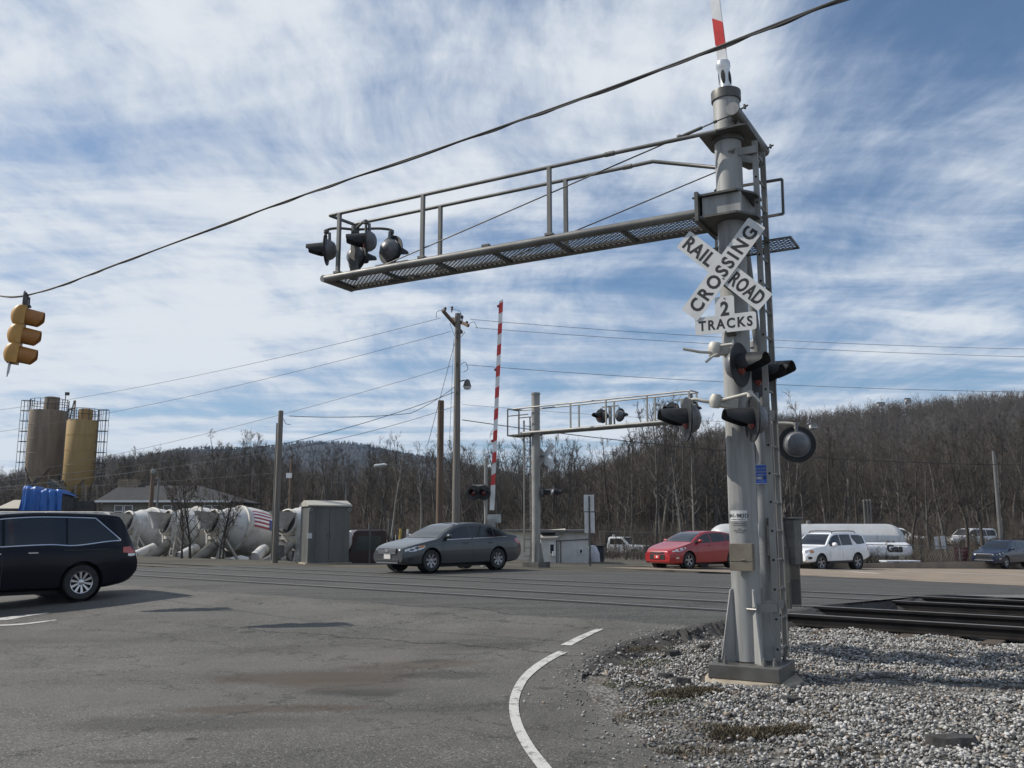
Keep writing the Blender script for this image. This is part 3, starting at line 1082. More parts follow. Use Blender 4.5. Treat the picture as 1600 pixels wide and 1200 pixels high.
def tuft(cx, cy, rx, ry, n, hh, mat, seed):
    r = np.random.default_rng(seed)
    V, F = [], []
    for i in range(n):
        a, rad = r.uniform(0, 6.28), math.sqrt(r.random())
        x, y = cx + rx * rad * math.cos(a), cy + ry * rad * math.sin(a)
        z = float(max(gravz(x, y), G(x, y) - 0.04))
        h = hh * r.uniform(.35, 1) * (1.15 - rad * .6)
        dx, dy = r.normal(0, .5, 2) * h
        w = r.uniform(.002, .0045)
        k = len(V)
        a2 = r.uniform(0, 3.14)
        wx, wy = w * math.cos(a2), w * math.sin(a2)
        V += [(x - wx, y - wy, z), (x + wx, y + wy, z), (x + dx * .5 + wx, y + dy * .5 + wy, z + h * .65), (x + dx * .5 - wx, y + dy * .5 - wy, z + h * .65),
              (x + dx * 1.2, y + dy * 1.2, z + h), (x + dx * 1.2 + wx, y + dy * 1.2 + wy, z + h * .98)]
        F += [(k, k + 1, k + 2, k + 3), (k + 3, k + 2, k + 5, k + 4)]
    return V, F


wz = []
for i, (px, py, rx, ry, n, hh, m) in enumerate(((1075, 1086, .42, .17, 1500, .085, WEED), (1190, 1150, .42, .15, 1500, .085, WEED), (1130, 1142, .3, .12, 450, .06, WEED), (1010, 1030, .3, .2, 350, .03, MOSS),
                                               (1045, 1100, .25, .12, 450, .03, MOSS), (1010, 1072, .2, .12, 250, .03, MOSS), (1005, 1010, .35, .12, 260, .05, WEED), (985, 1052, .22, .3, 420, .035, WEED), (1020, 1120, .35, .16, 420, .04, WEED), (1100, 1170, .4, .12, 420, .045, WEED), (1250, 1120, .5, .15, 260, .05, WEED), (1330, 1180, .4, .1, 200, .05, WEED), (960, 1075, .12, .3, 260, .02, MOSS))):
    p = atG(px, py)
    V, F = tuft(p.x, p.y, rx, ry, n, hh, m, i)
    tag(big_mesh('dry_weeds' if m is WEED else 'moss', V, F, m), kind='stuff')
# ================================================================ NEAR CANTILEVER SIGNAL
MA = -math.atan2(.49, .87)
MO = Vector((2.505, 9.7, 0.0))
MXL = Vector((math.cos(MA), math.sin(MA), 0))
MYL = Vector((-math.sin(MA), math.cos(MA), 0))


def toL(p):
    q = p - MO
    return Vector((q.dot(MXL), q.dot(MYL), q.z))


def toW(l):
    return MO + MXL * l[0] + MYL * l[1] + Vector((0, 0, l[2]))


def Ly(px, py, yy):
    v = ray(px, py)
    t = (yy - (CAMP - MO).dot(MYL)) / v.dot(MYL)
    return toL(CAMP + v * t)


def Lx(px, py, xx):
    v = ray(px, py)
    t = (xx - (CAMP - MO).dot(MXL)) / v.dot(MXL)
    return toL(CAMP + v * t)


def wdir(a, b, c=0.0):
    v = Vector((a, b, 0))
    return Vector((v.dot(MXL), v.dot(MYL), c))


def flasher(parent, c, nrm, arm=None, rad=0.25, matb=DARKM, math_=GREYP, hood=0.30, lensm=None):
    """one crossing light: round backing, housing dome behind, hooded red lens in front"""
    nrm = Vector(nrm).normalized()
    up = Vector((0, 0, 1))
    sd = up.cross(nrm).normalized()
    u = nrm.cross(sd)
    mb = MB()
    mb.lathe([(0.0, 0.006), (rad * .98, 0.004), (rad, -0.004), (rad * .98, -0.012), (0, -0.012)], c, nrm, 36, caps=False)
    root = mb.build('flashing_light', matb, parent, 40)
    k = rad / 0.25
    mb = MB()
    mb.lathe([(0.165 * k, -0.014), (0.165 * k, -0.05), (0.15 * k, -0.09), (0.11 * k, -0.135), (0.05 * k, -0.158), (0, -0.162)], c, nrm, 28, caps=False)
    mb.lathe([(0.182 * k, -0.013), (0.182 * k, -0.034), (0.15 * k, -0.036)], c, nrm, 28, caps=False)
    mb.tube([Vector(c) + u * 0.15 * k - nrm * .06, Vector(c) + u * 0.29 * k - nrm * .06], 0.024 * k, 8)
    mb.build('housing', math_, root, 40)
    mb = MB()
    mb.lathe([(0.115 * k, 0.008), (0.113 * k, 0.016), (0.08 * k, 0.035), (0.04 * k, 0.044), (0.0, 0.047)], c, nrm, 24, caps=False)
    mb.build('lens', lensm or REDLENS, root, 60)
    # hood: most of a tube, open below, cut back at the sides
    mb = MB()
    n = 26
    a0 = R(236)
    vs, fs = [], []
    r0, r1 = 0.125 * k, 0.135 * k
    for i in range(n + 1):
        a = R(90) - a0 / 2 + a0 * i / n
        t = abs(i / n - .5) * 2
        ln = hood * k * (1.0 - 0.70 * max(0, t - .66) / .34)
        for r_, l_ in ((r0, 0.004), (r0 * 0.97, ln), (r0 * .97 + .006, ln), (r0 + .006, 0.004)):
            vs.append(Vector(c) + (sd * math.cos(a) + u * math.sin(a)) * r_ + nrm * l_ - u * (0.05 * l_))
    for i in range(n):
        for j in range(4):
            fs.append((i * 4 + j, (i + 1) * 4 + j, (i + 1) * 4 + (j + 1) % 4, i * 4 + (j + 1) % 4))
    mb.add(vs, fs)
    mb.build('hood', matb, root, 35)
    return root


def grating(mb, x0, x1, y0, y1, z, nx_, ny_, t=0.004, h=0.03, diag=True):
    """expanded-metal style grating"""
    if diag:
        cw, cl = (y1 - y0) / ny_, (x1 - x0) / nx_
        for i in range(nx_):
            for j in range(ny_):
                ax, ay = x0 + i * cl, y0 + j * cw
                mb.bar((ax, ay, z), (ax + cl, ay + cw, z), t, h)
                mb.bar((ax, ay + cw, z), (ax + cl, ay, z), t, h)
    return mb


mast = thing('cantilever_signal', 'tall grey cantilever railroad signal with its arm over the road, standing on the gravel', 'railroad signal', (MO.x, MO.y, 0), MA)
# pole, cap, base
mb = MB()
mb.lathe([(0.152, 0.2), (0.152, 6.55)], n=40)
mb.build('pole', MASTM, mast, 40)
mb = MB()
mb.lathe([(0.152, 6.50), (0.170, 6.50), (0.172, 6.60), (0.170, 6.615), (0, 6.62)], n=40, caps=False)
mb.build('pole_cap', GALVD, mast, 40)
mb = MB()
# base shroud with a lip
mb.box((0.03, 0, 0.115), (0.74, 0.70, 0.15))
bp = mb.build('base_plate', GALVD, mast, 0, bevel=0.012)
for i in (-1, 1):
    for j in (-1, 1):
        for a, b in ((.29, .22), (.20, .29)):
            mb = MB()
            mb.lathe([(0.0, .235), (0.022, .235), (0.022, .19)], (i * a + .03, j * b, 0), n=6, caps=False)
            mb.lathe([(0.011, .27), (0.011, .19)], (i * a + .03, j * b, 0), n=8)
            mb.build('anchor_bolt', GALV, bp, 30)
for k in range(4):
    a = R(45 + 90 * k) if False else R(90 * k + 40)
    dx, dy = math.cos(a), math.sin(a)
    mb = MB()
    t = Vector((-dy, dx, 0)) * 0.011
    P0 = [Vector((dx * .145, dy * .145, .19)), Vector((dx * .315, dy * .315, .19)), Vector((dx * .305, dy * .305, .24)), Vector((dx * .185, dy * .185, .93)), Vector((dx * .145, dy * .145, .95))]
    vs = [p - t for p in P0] + [p + t for p in P0]
    mb.add(vs, [(4, 3, 2, 1, 0), (5, 6, 7, 8, 9)] + [(i, (i + 1) % 5, 5 + (i + 1) % 5, 5 + i) for i in range(5)])
    mb.build('gusset', MASTM, mast, 0)
mb = MB()
r_ = np.random.default_rng(2)
prof = []
mb.lathe([(0.50, -0.35), (0.50, 0.02), (0.485, 0.040), (0, 0.045)], (0.04, 0, 0), n=40, caps=False)
mb.v = [(x * (1 + .012 * math.sin(9 * math.atan2(y, x))), y, z) for x, y, z in mb.v]
mb.build('footing', CONC, mast, 50)

# clamp box round the pole where the arm joins
mb = MB()
mb.box((-0.02, 0, 5.15), (0.44, 0.62, 0.23))
cb = mb.build('arm_clamp', MASTM, mast, 0, bevel=0.006)
mb = MB()
mb.prism([(-.30, -.36), (.16, -.36), (.33, -.12), (.33, .12), (.16, .36), (-.30, .36)], 5.266, 5.29)
mb.prism([(-.30, -.36), (.16, -.36), (.33, -.12), (.33, .12), (.16, .36), (-.30, .36)], 5.01, 5.034)
mb.box((-.285, 0, 5.15), (0.04, 0.76, 0.34))
for y in (-.33, -.1, .1, .33):
    for z in (5.03, 5.27):
        mb.tube([(-.34, y, z), (-.25, y, z)], .014, 6)
mb.build('flange_plate', GALVD, cb, 0)
# arm: two pipes with the walkway grating between
YN, YF, ZA = -0.285, 0.285, 5.10
mb = MB()
LTIP = -5.80
mb.tube([(-.30, YN, ZA), (LTIP + .12, YN, ZA), (LTIP + .02, YN, ZA)], .052, 18)
mb.tube([(-.30, YF, ZA), (LTIP + .12, YF, ZA), (LTIP + .02, YF, ZA)], .052, 18)
mb.tube([(LTIP, YN - .04, ZA), (LTIP, YF + .04, ZA)], .05, 16)
arm = mb.build('arm_pipe', GALV, mast, 40)
mb = MB()
grating(mb, -5.72, -0.32, YN + .06, YF - .06, ZA - .01, 72, 7, .012, .006)
for i in range(7):
    x = -5.70 + i * 0.89
    mb.bar((x, YN + .03, ZA - .015), (x, YF - .03, ZA - .015), .045, .045)
mb.bar((-5.75, YN + .06, ZA - .01), (-.3, YN + .06, ZA - .01), .008, .05)
mb.bar((-5.75, YF - .06, ZA - .01), (-.3, YF - .06, ZA - .01), .008, .05)
mb.build('walkway_grating', GALVD, mast, 0)
mb = MB()
mb.box((-3.1, YN, ZA + .065), (.11, .05, .03))
mb.box((-4.62, YN + .02, ZA + .06), (.55, .03, .02))
mb.build('arm_clip', GALVD, arm, 0)
# handrail
ZR, ZRF = 6.04, 6.085
mb = MB()
nearR = [Vector((-5.74, YN, ZR)), Vector((-1.6, YN, ZR)), Vector((-.05, YN, ZR - .01))]
mb.tube(nearR, .024, 10)
mb.tube([(-5.74, YN, ZR), (-5.77, YF, ZRF)], .024, 10)
mb.tube([(-5.77, YF, ZRF), (-1.02, YF, ZRF), (-.19, YF, 5.83), (-.08, .2, 5.82)], .024, 10)
mb.tube([(-1.42, YN, ZR), (-1.30, YN, ZR)], .031, 10)
mb.tube([(-1.42, YF, ZRF), (-1.30, YF, ZRF)], .031, 10)
hr = mb.build('handrail', GALV, mast, 40)
for x, y, zt in ((-5.56, YN, ZR), (-4.10, YN, ZR), (-2.18, YN, ZR), (-4.20, YF, ZRF), (-2.23, YF, ZRF)):
    mb = MB()
    mb.bar((x, y, ZA + .03), (x, y, zt), .048, .048)
    mb.box((x, y, ZA + .06), (.10, .09, .03))
    mb.build('rail_post', GALV, mast, 0)
# collar plate and the cross tube near the top
mb = MB()
mb.prism([(-.27, -.27), (.20, -.30), (.30, -.28), (.30, .30), (.18, 1.02), (-.02, 1.02), (-.27, .27)], 6.035, 6.055)
mb.lathe([(.152, 5.98), (.18, 5.98), (.18, 6.07)], n=32, caps=False)
mb.box((.16, .4, 6.14), (.02, 1.1, .16))
mb.build('collar_plate', GALVD, mast, 30)
mb = MB()
mb.tube([(.155, -.31, 6.235), (.155, 1.12, 6.28)], .072, 24)
ct = mb.build('cross_tube', GALV, mast, 40)
mb = MB()
mb.lathe([(0, -.335), (.074, -.335), (.074, -.31)], (.155, 0, 6.235), (0, 1, 0), 24, caps=False)
mb.build('end_cap', MASTM, ct, 40)
for y in (-.2, 1.02):
    mb = MB()
    mb.tube([(.05, y, 6.21), (.30, y, 6.30)], .011, 8)
    mb.box((.262, y, 6.29), (.02, .045, .045))
    mb.build('rod_end', GALVD, ct, 30)
# guy rods
for k, (a, b) in enumerate((((-4.72, YN, ZA + .05), (.12, -.22, 6.22)), ((-2.95, YN + .1, ZA + .05), (.12, 1.02, 6.22)))):
    mb = MB()
    a, b = Vector(a), Vector(b)
    if k == 1:
        a = Vector((-3.05, YF, ZA + .05))
    mb.tube([a, b], .0085, 6)
    d = (b - a).normalized()
    if k == 0:
        mb.tube([b - d * .62, b - d * .36], .02, 10)
        mb.tube([b - d * .66, b - d * .62], .033, 10)
        mb.tube([b - d * .22, b - d * .18], .018, 8)
    mb.build('guy_rod', GALVD, mast, 40)

# ladder on the right side of the pole
LX = .305
Z0L, Z1L = .21, 5.95
lad = thing('ladder', 'grey steel ladder fixed upright along the right side of the near signal pole', 'ladder', toW((0, 0, 0)), MA)
for y in (.0, .37):
    mb = MB()
    mb.box((LX, y, (Z0L + Z1L) / 2), (.064, .012, Z1L - Z0L))
    mb.box((LX - .027, y + (.009 if y < .1 else -.009), (Z0L + Z1L) / 2), (.008, .022, Z1L - Z0L))
    mb.box((LX + .027, y + (.009 if y < .1 else -.009), (Z0L + Z1L) / 2), (.008, .022, Z1L - Z0L))
    nf0 = len(mb.f)
    hb = mb
    z = .33
    while z < Z1L - .05:
        hb.tube([(LX, y - .008 if y < .1 else y + .008, z), (LX, y, z)], .013, 10)
        z += .305
    sr = mb.build('side_rail', LADM, lad, 30)
    sr.data.materials.append(pbr('hole_black', (.008, .008, .008), .9))
    for p_ in list(sr.data.polygons)[nf0:]:
        p_.material_index = 1
z = .33
while z < Z1L - .05:
    mb = MB()
    mb.tube([(LX, 0, z), (LX, .37, z)], .0125, 8)
    mb.build('rung', LADM, lad, 40)
    z += .305
for z in (.74, 2.82, 5.82):
    mb = MB()
    mb.bar((.10, -.085, z), (.33, -.03, z + .015), .012, .085)
    mb.bar((.08, -.10, z), (.12, -.17, z), .012, .05)
    mb.tube([(.04, -.15, z), (.15, -.19, z)], .011, 6)
    mb.build('standoff_bracket', LADM, lad, 0)
    mb = MB()
    mb.bar((.08, .13, z + .02), (.33, .385, z + .02), .012, .085)
    mb.build('standoff_bracket', LADM, lad, 0)

# small service platform behind the pole
pz = 4.60
pl = [Ly(1107, 382, .30), Ly(1233, 379, .30)]
pz = (pl[0].z + pl[1].z) / 2
px0, px1 = pl[0].x, pl[1].x + .02
mb = MB()
grating(mb, px0, px1, .30, .76, pz, 12, 6, .013, .006)
for y in (.30, .76):
    mb.bar((px0, y, pz), (px1, y, pz), .012, .022)
for x in (px0, px1):
    mb.bar((x, .30, pz), (x, .76, pz), .012, .022)
mb.bar((-.1, .1, pz - .03), (-.1, .68, pz - .03), .05, .04)
mb.bar((.2, .1, pz - .03), (.2, .68, pz - .03), .05, .04)
mb.build('service_platform', GALVD, mast, 0)
mb = MB()
qa, qb, qc, qd = Ly(1118, 297, .45), Ly(1222, 280, .45), Ly(1224, 334, .45), Ly(1118, 353, .45)
for a, b in ((qa, qb), (qb, qc), (qc, qd), (qd, qa)):
    mb.bar(a, b, .028, .028)
mb.bar(Vector((qd.x, .45, pz)), qa, .028, .028)
mb.build('platform_rail', GALVD, mast, 0)

# crossing lights on the pole ------------------------------------------------
CREAM = pbr('cast_aluminium_pale', (.42, .40, .35), .55, .1, (.52, .50, .44), 8, 5, bump=.15)
n13 = Vector((math.cos(R(-10)), math.sin(R(-10)), 0))
L1 = Ly(1157, 570, -.30)
flasher(mast, L1, n13, rad=.245)
L2 = Ly(1183, 588, .22)
flasher(mast, L2, n13, rad=.245)
nl = wdir(-.95, -.05)
L3, L4 = Ly(1072, 655, -.34), Ly(1175, 655, -.34)
flasher(mast, L3, nl, rad=.245, math_=GREYP)
flasher(mast, L4, nl, rad=.245, math_=GREYP)
# cross arms: lower one in front of the pole, upper one with its two bare conduits
j = Ly(1118, 627, -.30)
mb = MB()
pa, pb = Ly(1080, 630, -.34), Ly(1170, 616, -.34)
mb.tube(smooth_line([L3 + Vector((.08, 0, .17)), Ly(1076, 628, -.34), Ly(1086, 624, -.34), Ly(1102, 627, -.33), j, Ly(1150, 620, -.33), Ly(1172, 615, -.34), Ly(1180, 622, -.34), L4 + Vector((.08, 0, .17))], 4), .021, 10)
mb.lathe([(0, -.075), (.05, -.07), (.068, -.02), (.068, .03), (.05, .075), (0, .08)], j, (.2, 0, 1), 16, caps=False)
mb.bar(j, (0, -.12, j.z - .03), .10, .10)
mb.lathe([(0, -.05), (.034, -.03), (.034, .03), (0, .05)], Ly(1172, 616, -.34), (0, 0, 1), 12, caps=False)
mb.lathe([(0, -.05), (.034, -.03), (.034, .03), (0, .05)], Ly(1077, 628, -.34), (0, 0, 1), 12, caps=False)
mb.build('light_crossarm', CREAM, mast, 40)
j2 = Ly(1117, 545, -.26)
mb = MB()
mb.lathe([(0, -.09), (.06, -.085), (.075, -.02), (.075, .035), (.055, .07), (0, .075)], j2, (.15, 0, 1), 16, caps=False)
mb.bar(j2, (-.05, -.1, j2.z), .10, .12)
mb.tube([Ly(1113, 551, -.30), Ly(1094, 550, -.42), Ly(1067, 545, -.5)], .016, 10)
mb.tube([Ly(1122, 553, -.30), Ly(1113, 557, -.36), Ly(1103, 566, -.40)], .014, 10)
mb.tube([Ly(1120, 541, -.28), Ly(1150, 537, -.28), L1 + Vector((-.08, 0, .18))], .018, 10)
mb.build('light_crossarm', CREAM, mast, 40)
mb = MB()
mb.tube([L1 + Vector((-.09, .0, .2)), L2 + Vector((-.09, 0, .2))], .02, 10)
mb.build('light_crossarm', GALV, mast, 40)
# hood of the fourth light seen past the ladder belongs to the same pair, one further along
L2b = Ly(1200, 582, .62)
flasher(mast, L2b, n13, rad=.245)
# lights at the arm tip
T1 = Ly(509, 391, -.22)
flasher(mast, T1, wdir(-.98, -.02, -.05), rad=.225)
T2 = Ly(571, 377, -.22)
flasher(mast, T2, wdir(-.97, -.14, -.05), rad=.225)
T3 = Ly(611, 391, .26)
flasher(mast, T3, wdir(.55, .83, -.08), rad=.225)
T4 = Ly(559, 402, .26)
flasher(mast, T4, wdir(.70, .71, -.08), rad=.225)
mb = MB()
mb.bar((-5.50, 0, ZA + .02), (-5.50, 0, 5.86), .085, .085)
tip = Vector((-5.50, 0, 5.87))
mb.lathe([(0, -.07), (.06, -.06), (.06, .05), (0, .07)], tip, n=14, caps=False)
for t_ in (T1, T2, T3, T4):
    e = t_ + Vector((0, 0, .25))
    mid = Vector((t_.x * .6 + tip.x * .4, t_.y * .6 + tip.y * .4, tip.z + .02))
    mb.tube(smooth_line([tip, mid, e + Vector((0, 0, .05)), t_ + Vector((0, 0, .19))], 4), .02, 8)
    mb.lathe([(0, -.045), (.04, -.02), (.04, .02), (0, .045)], e + Vector((0, 0, .03)), n=10, caps=False)
mb.build('light_crossarm', GALVD, mast, 40)
# number plate, stencil block and the tan box
mb = MB()


def on_pole(mb, x0, x1, z0, z1, off, ang0, r=.152, n=8):
    """curved plate wrapped on the pole; x measured along the circumference about angle ang0"""
    vs = []
    for z in (z0, z1):
        for rr_ in (r + .0008, r + off):
            for i in range(n + 1):
                a = ang0 + (x0 + (x1 - x0) * i / n) / r
                vs.append((math.cos(a) * rr_, math.sin(a) * rr_, z))
    m = n + 1
    fs = []
    for i in range(n):
        fs.append((m + i, m + i + 1, 3 * m + i + 1, 3 * m + i))
        fs.append((i, i + 1, m + i + 1, m + i))
        fs.append((2 * m + i, 3 * m + i, 3 * m + i + 1, 2 * m + i + 1))
    mb.add(vs, fs)
    return mb


def wrap_text(body, size, z, ang0, x0=0.0, bold=0.0, r=.154, mat=SIGNB, name='lettering', parent=None, squeeze=1.0):
    vs, fs = text_vf(body, size, bold, .0006)
    mb = MB()
    out = []
    for x, y, zz in vs:
        a = ang0 + (x * squeeze + x0) / r
        rr_ = r + zz + .0006
        out.append((math.cos(a) * rr_, math.sin(a) * rr_, z + y))
    mb.add(out, fs)
    return mb.build(name, mat, parent, 0)


AN = math.atan2(-.98, -.02)
AN = R(-97)
on_pole(mb, -.10, .10, 1.655, 1.765, .0025, AN)
npl = mb.build('number_plate', SIGNW, mast, 30)
wrap_text('841-983D', .040, 1.710, AN, 0, .0012, .1555, SIGNB, 'lettering', npl)
wrap_text('TO REPORT EMERGENCY', .011, 1.672, AN, 0, 0, .1555, SIGNB, 'lettering', npl)
STEN = pbr('stencil_grey', (.10, .10, .10), .6)
for z, tx, h in ((1.630, 'STOPPED VEHICLE', .014), (1.607, 'OR OTHER PROBLEM', .012), (1.572, 'CALL', .012), (1.553, 'EMERGENCY NUMBER', .011), (1.535, 'POSTED ABOVE', .010)):
    wrap_text(tx, h, z, AN, .015, 0, .1527, STEN, 'stencil', mast, .9)
TANB = pbr('tan_box_paint', (.135, .115, .085), .6, 0, (.17, .15, .115), 6, 5)
bc = (Ly(1143, 852, -.25) + Ly(1176, 890, -.25)) / 2
mb = MB()
mb.box((bc.x, -.225, bc.z + .005), (.235, .10, .275))
mb.box((bc.x, -.160, bc.z), (.18, .04, .23))
jb = mb.build('junction_box', TANB, mast, 0, bevel=.006)
mb = MB()
mb.box((bc.x - .002, -.279, bc.z + .05), (.242, .012, .185))
mb.box((bc.x - .002, -.279, bc.z - .095), (.242, .012, .088))
mb.box((bc.x + .02, -.288, bc.z - .025), (.05, .012, .012))
mb.build('box_cover', TANB, jb, 0, bevel=.003)

# ---------------------------------------------------------------- signs
SGY = -.245
cbk = thing('crossbuck', 'white X-shaped RAILROAD CROSSING sign with black letters, facing the camera', 'crossbuck sign', toW((-.045, SGY, 4.41)), MA)
AX = Matrix.Rotation(R(90), 4, 'X')      # XY plane -> standing, facing -Y local


def blade(w, h, ang, y, name):
    mb = MB()
    M = Matrix.Translation((0, y, 0)) @ AX @ Matrix.Rotation(ang, 4, 'Z')
    r = .018
    poly = []
    for cx, cy, a0 in ((w / 2 - r, h / 2 - r, 0), (-w / 2 + r, h / 2 - r, 90), (-w / 2 + r, -h / 2 + r, 180), (w / 2 - r, -h / 2 + r, 270)):
        for k in range(4):
            a = R(a0 + 30 * k)
            poly.append((cx + r * math.cos(a), cy + r * math.sin(a)))
    mb.prism(poly, -.0025, .0025, M)
    return mb.build(name, SIGNW, cbk, 0), M


BL, BW = 1.24, .235
b1, M1 = blade(BL, BW, R(-44), .0, 'rear_blade')
b2, M2 = blade(BL, BW, R(50), -.012, 'front_blade')


def letters_on(parent, M, body, size, x, bold, width=None, mat=SIGNB, y=0.0, sp=1.0):
    vs, fs = text_vf(body, size, bold, .0006, sp)
    w = text_width(vs)
    k = (width / w) if width else 1.0
    mb = MB()
    mb.add([(vx * k + x, vy + y, vz + .0035) for vx, vy, vz in vs], fs, M)
    return mb.build('lettering', mat, parent, 0)


letters_on(b1, M1, 'RAIL', .150, -.365, .007, .41, sp=1.1)
letters_on(b1, M1, 'ROAD', .150, .355, .007, .44, sp=1.1)
letters_on(b2, M2, 'CROSSING', .150, .0, .007, 1.09, sp=1.25)
mb = MB()
for x, z in ((0, .10), (0, -.10), (0.0, 0.0)):
    mb.lathe([(0, .006), (.010, .004), (.012, 0)], (x, -.0155, z), (0, -1, 0), 10, caps=False)
mb.build('bolt', GALV, cbk, 30)
mb = MB()
mb.bar((0.045, .015, .12), (.045, .12, .12), .10, .05)
mb.bar((0.045, .015, -.16), (.045, .12, -.16), .10, .05)
mb.build('sign_bracket', GALVD, cbk, 0)

ts = thing('track_count_sign', 'white sign reading 2 TRACKS, an upright plate on a wide one, below the crossbuck', 'sign', toW((-.045, SGY, 3.80)), MA)
mb = MB()


def rpoly(w, h, r, cx=0, cy=0):
    out = []
    for x, y, a0 in ((w / 2 - r, h / 2 - r, 0), (-w / 2 + r, h / 2 - r, 90), (-w / 2 + r, -h / 2 + r, 180), (w / 2 - r, -h / 2 + r, 270)):
        for k in range(4):
            a = R(a0 + 30 * k)
            out.append((cx + x + r * math.cos(a), cy + y + r * math.sin(a)))
    return out


mb.prism(rpoly(.68, .20, .03), -.0025, .0025, AX)
mb.prism(rpoly(.215, .26, .03, 0, .18), -.0022, .0022, AX)
pt = mb.build('plate', SIGNW, ts, 0)
letters_on(pt, AX, 'TRACKS', .105, 0, .0045, .60, sp=1.3)
letters_on(pt, AX, '2', .150, 0, .007, .095, y=.17)
mb = MB()
mb.bar((.045, .01, -.08), (.045, .10, -.12), .10, .03)
mb.build('sign_bracket', GALVD, ts, 0)
for v in (.285, -.09):
    mb = MB()
    mb.lathe([(0, .006), (.009, .004), (.010, 0)], (0, -.003, v), (0, -1, 0), 10, caps=False)
    mb.build('bolt', GALV, ts, 30)

# ---------------------------------------------------------------- gate behind the mast
GY = 1.42
gm0 = toW((0.05, GY, 0))
gate = thing('crossing_gate', 'crossing gate behind the near signal pole, its raised striped arm showing above the pole top', 'crossing gate', gm0, MA)
gx, gzb = Vector((0.05, GY)), float(G(gm0.x, gm0.y))


def gl(l):
    return Vector((l[0] - .05, l[1] - GY, l[2]))


mtop, mbot = gl(Ly(1183, 536, GY)), gl(Ly(1190, 800, GY))
mx = (mtop.x + mbot.x) / 2
mb = MB()
mb.lathe([(.064, -.05), (.064, mtop.z)], (mx, 0, 0), n=24)
mb.lathe([(.085, mtop.z - .06), (.088, mtop.z + .01), (.06, mtop.z + .02), (.05, mtop.z + .05), (0, mtop.z + .06)], (mx, 0, 0), n=24, caps=False)
mb.lathe([(.17, -.1), (.17, .12), (.10, .16), (.07, .3)], (mx, 0, 0), n=24, caps=False)
mb.build('mast_pipe', MASTM, gate, 40)
c0, c1 = gl(Ly(1199, 812, GY)), gl(Ly(1249, 882, GY))
mb = MB()
mb.box(((mx + .07 + c1.x) / 2 + .03, -.05, (c0.z + c1.z) / 2), (c1.x - mx - .10, .42, c0.z - c1.z))
mb.box(((mx + .07 + c1.x) / 2 + .03, -.05, c0.z + .014), (c1.x - mx - .06, .46, .03))
mc = mb.build('machine_case', GALVD, gate, 0, bevel=.012)
mb = MB()
mb.box((mx + .11, -.10, (c0.z + c1.z) / 2 + .02), (.10, .012, .36))
mb.box((mx - .02, -.27, (c0.z + c1.z) / 2 + .08), (.016, .008, .16))
mb.build('case_door', GALV, mc, 0)
for sx in (-.17, .17):
    mb = MB()
    e0, e1 = gl(Ly(1214, 870, GY)), gl(Ly(1245, 948, GY))
    x0 = (e0.x + e1.x) / 2
    mb.box((x0, sx * 1.6, (e0.z + e1.z) / 2 + .06), (.20, .05, e0.z - e1.z + .12))
    for k in range(4):
        mb.box((x0 + .005 * (k % 2), sx * 1.6 - .045 - k * .02, e1.z + .16), (.215, .018, .30))
    mb.tube([(x0, sx * 1.6 - .14, e1.z + .16), (x0, sx * 1.6 + .05, e1.z + .16)], .016, 8)
    mb.build('counterweight', GALVD, gate, 0)
# light pair on the gate mast: the one seen from behind at right
L5 = gl(Ly(1245, 694, GY))
f5 = flasher(gate, L5, wdir(.25, .97, -.03), rad=.225)
L6 = Vector((mx - .22, .03, L5.z))
flasher(gate, L6, wdir(.25, .97, -.03), rad=.225)
mb = MB()
mb.tube(smooth_line([(mx - .22, -.05, L5.z + .22), (mx - .21, -.05, L5.z + .29), (mx, -.09, L5.z + .27), (L5.x - .04, -.05, L5.z + .25), (L5.x, -.04, L5.z + .19)], 4), .020, 10)
mb.lathe([(0, -.09), (.088, -.08), (.088, .08), (0, .09)], (mx, 0, L5.z + .26), n=20, caps=False)
mb.build('light_crossarm', CREAM, gate, 40)
# blue notice
BLUES = pbr('sign_blue', (.012, .075, .36), .4, 0, (.016, .09, .42), 5, 4)
bs = thing('blue_notice', 'small blue emergency notice with white writing fixed to the pipe behind the ladder', 'sign', toW((0, 0, 0)), MA)
bn0, bn1 = Ly(1181, 728, GY - .12), Ly(1197, 754, GY - .12)
bcx, bcz = (bn0.x + bn1.x) / 2, (bn0.z + bn1.z) / 2
mb = MB()
Mb = Matrix.Translation((bcx, GY - .12, bcz)) @ AX
mb.prism(rpoly(.20, .235, .008), -.002, .002, Mb)
bpl = mb.build('plate', BLUES, bs, 0)
for y, tx, s_ in ((.068, 'TO REPORT PROBLEM', .022), (.030, 'OR EMERGENCY', .022), (-.008, '1-800-4', .024), (-.085, 'CROSSING', .012)):
    letters_on(bpl, Mb, tx, s_ * .8, 0, .0, .15 if s_ > .02 else .08, pbr('notice_white', (.42, .45, .52), .5), y=y)
mb = MB()
mb.box((-.02, -.047, .0032), (.09, .026, .001), Mb)
mb.box((0, .113, .0032), (.19, .003, .001), Mb)
mb.box((0, -.113, .0032), (.19, .003, .001), Mb)
mb.build('white_panel', WHITEP, bpl, 0)
letters_on(bpl, Matrix.Translation((0, -.0009, 0)) @ Mb, '841-983D', .018, 0, .0005, .13, SIGNB, y=-.047)

# gate arm standing up, leaning a little over the road, its upper part above the pole
az0 = 1.45
lean = -math.tan(R(4.6))


def armp(z, dy=-.27):
    return Vector((.09 + (z - az0) * lean, dy, z))


def offs():
    a = gl(Ly(1132, 120, GY - .27))
    return a


a120 = offs()
lean = (a120.x - .09) / (a120.z - az0)
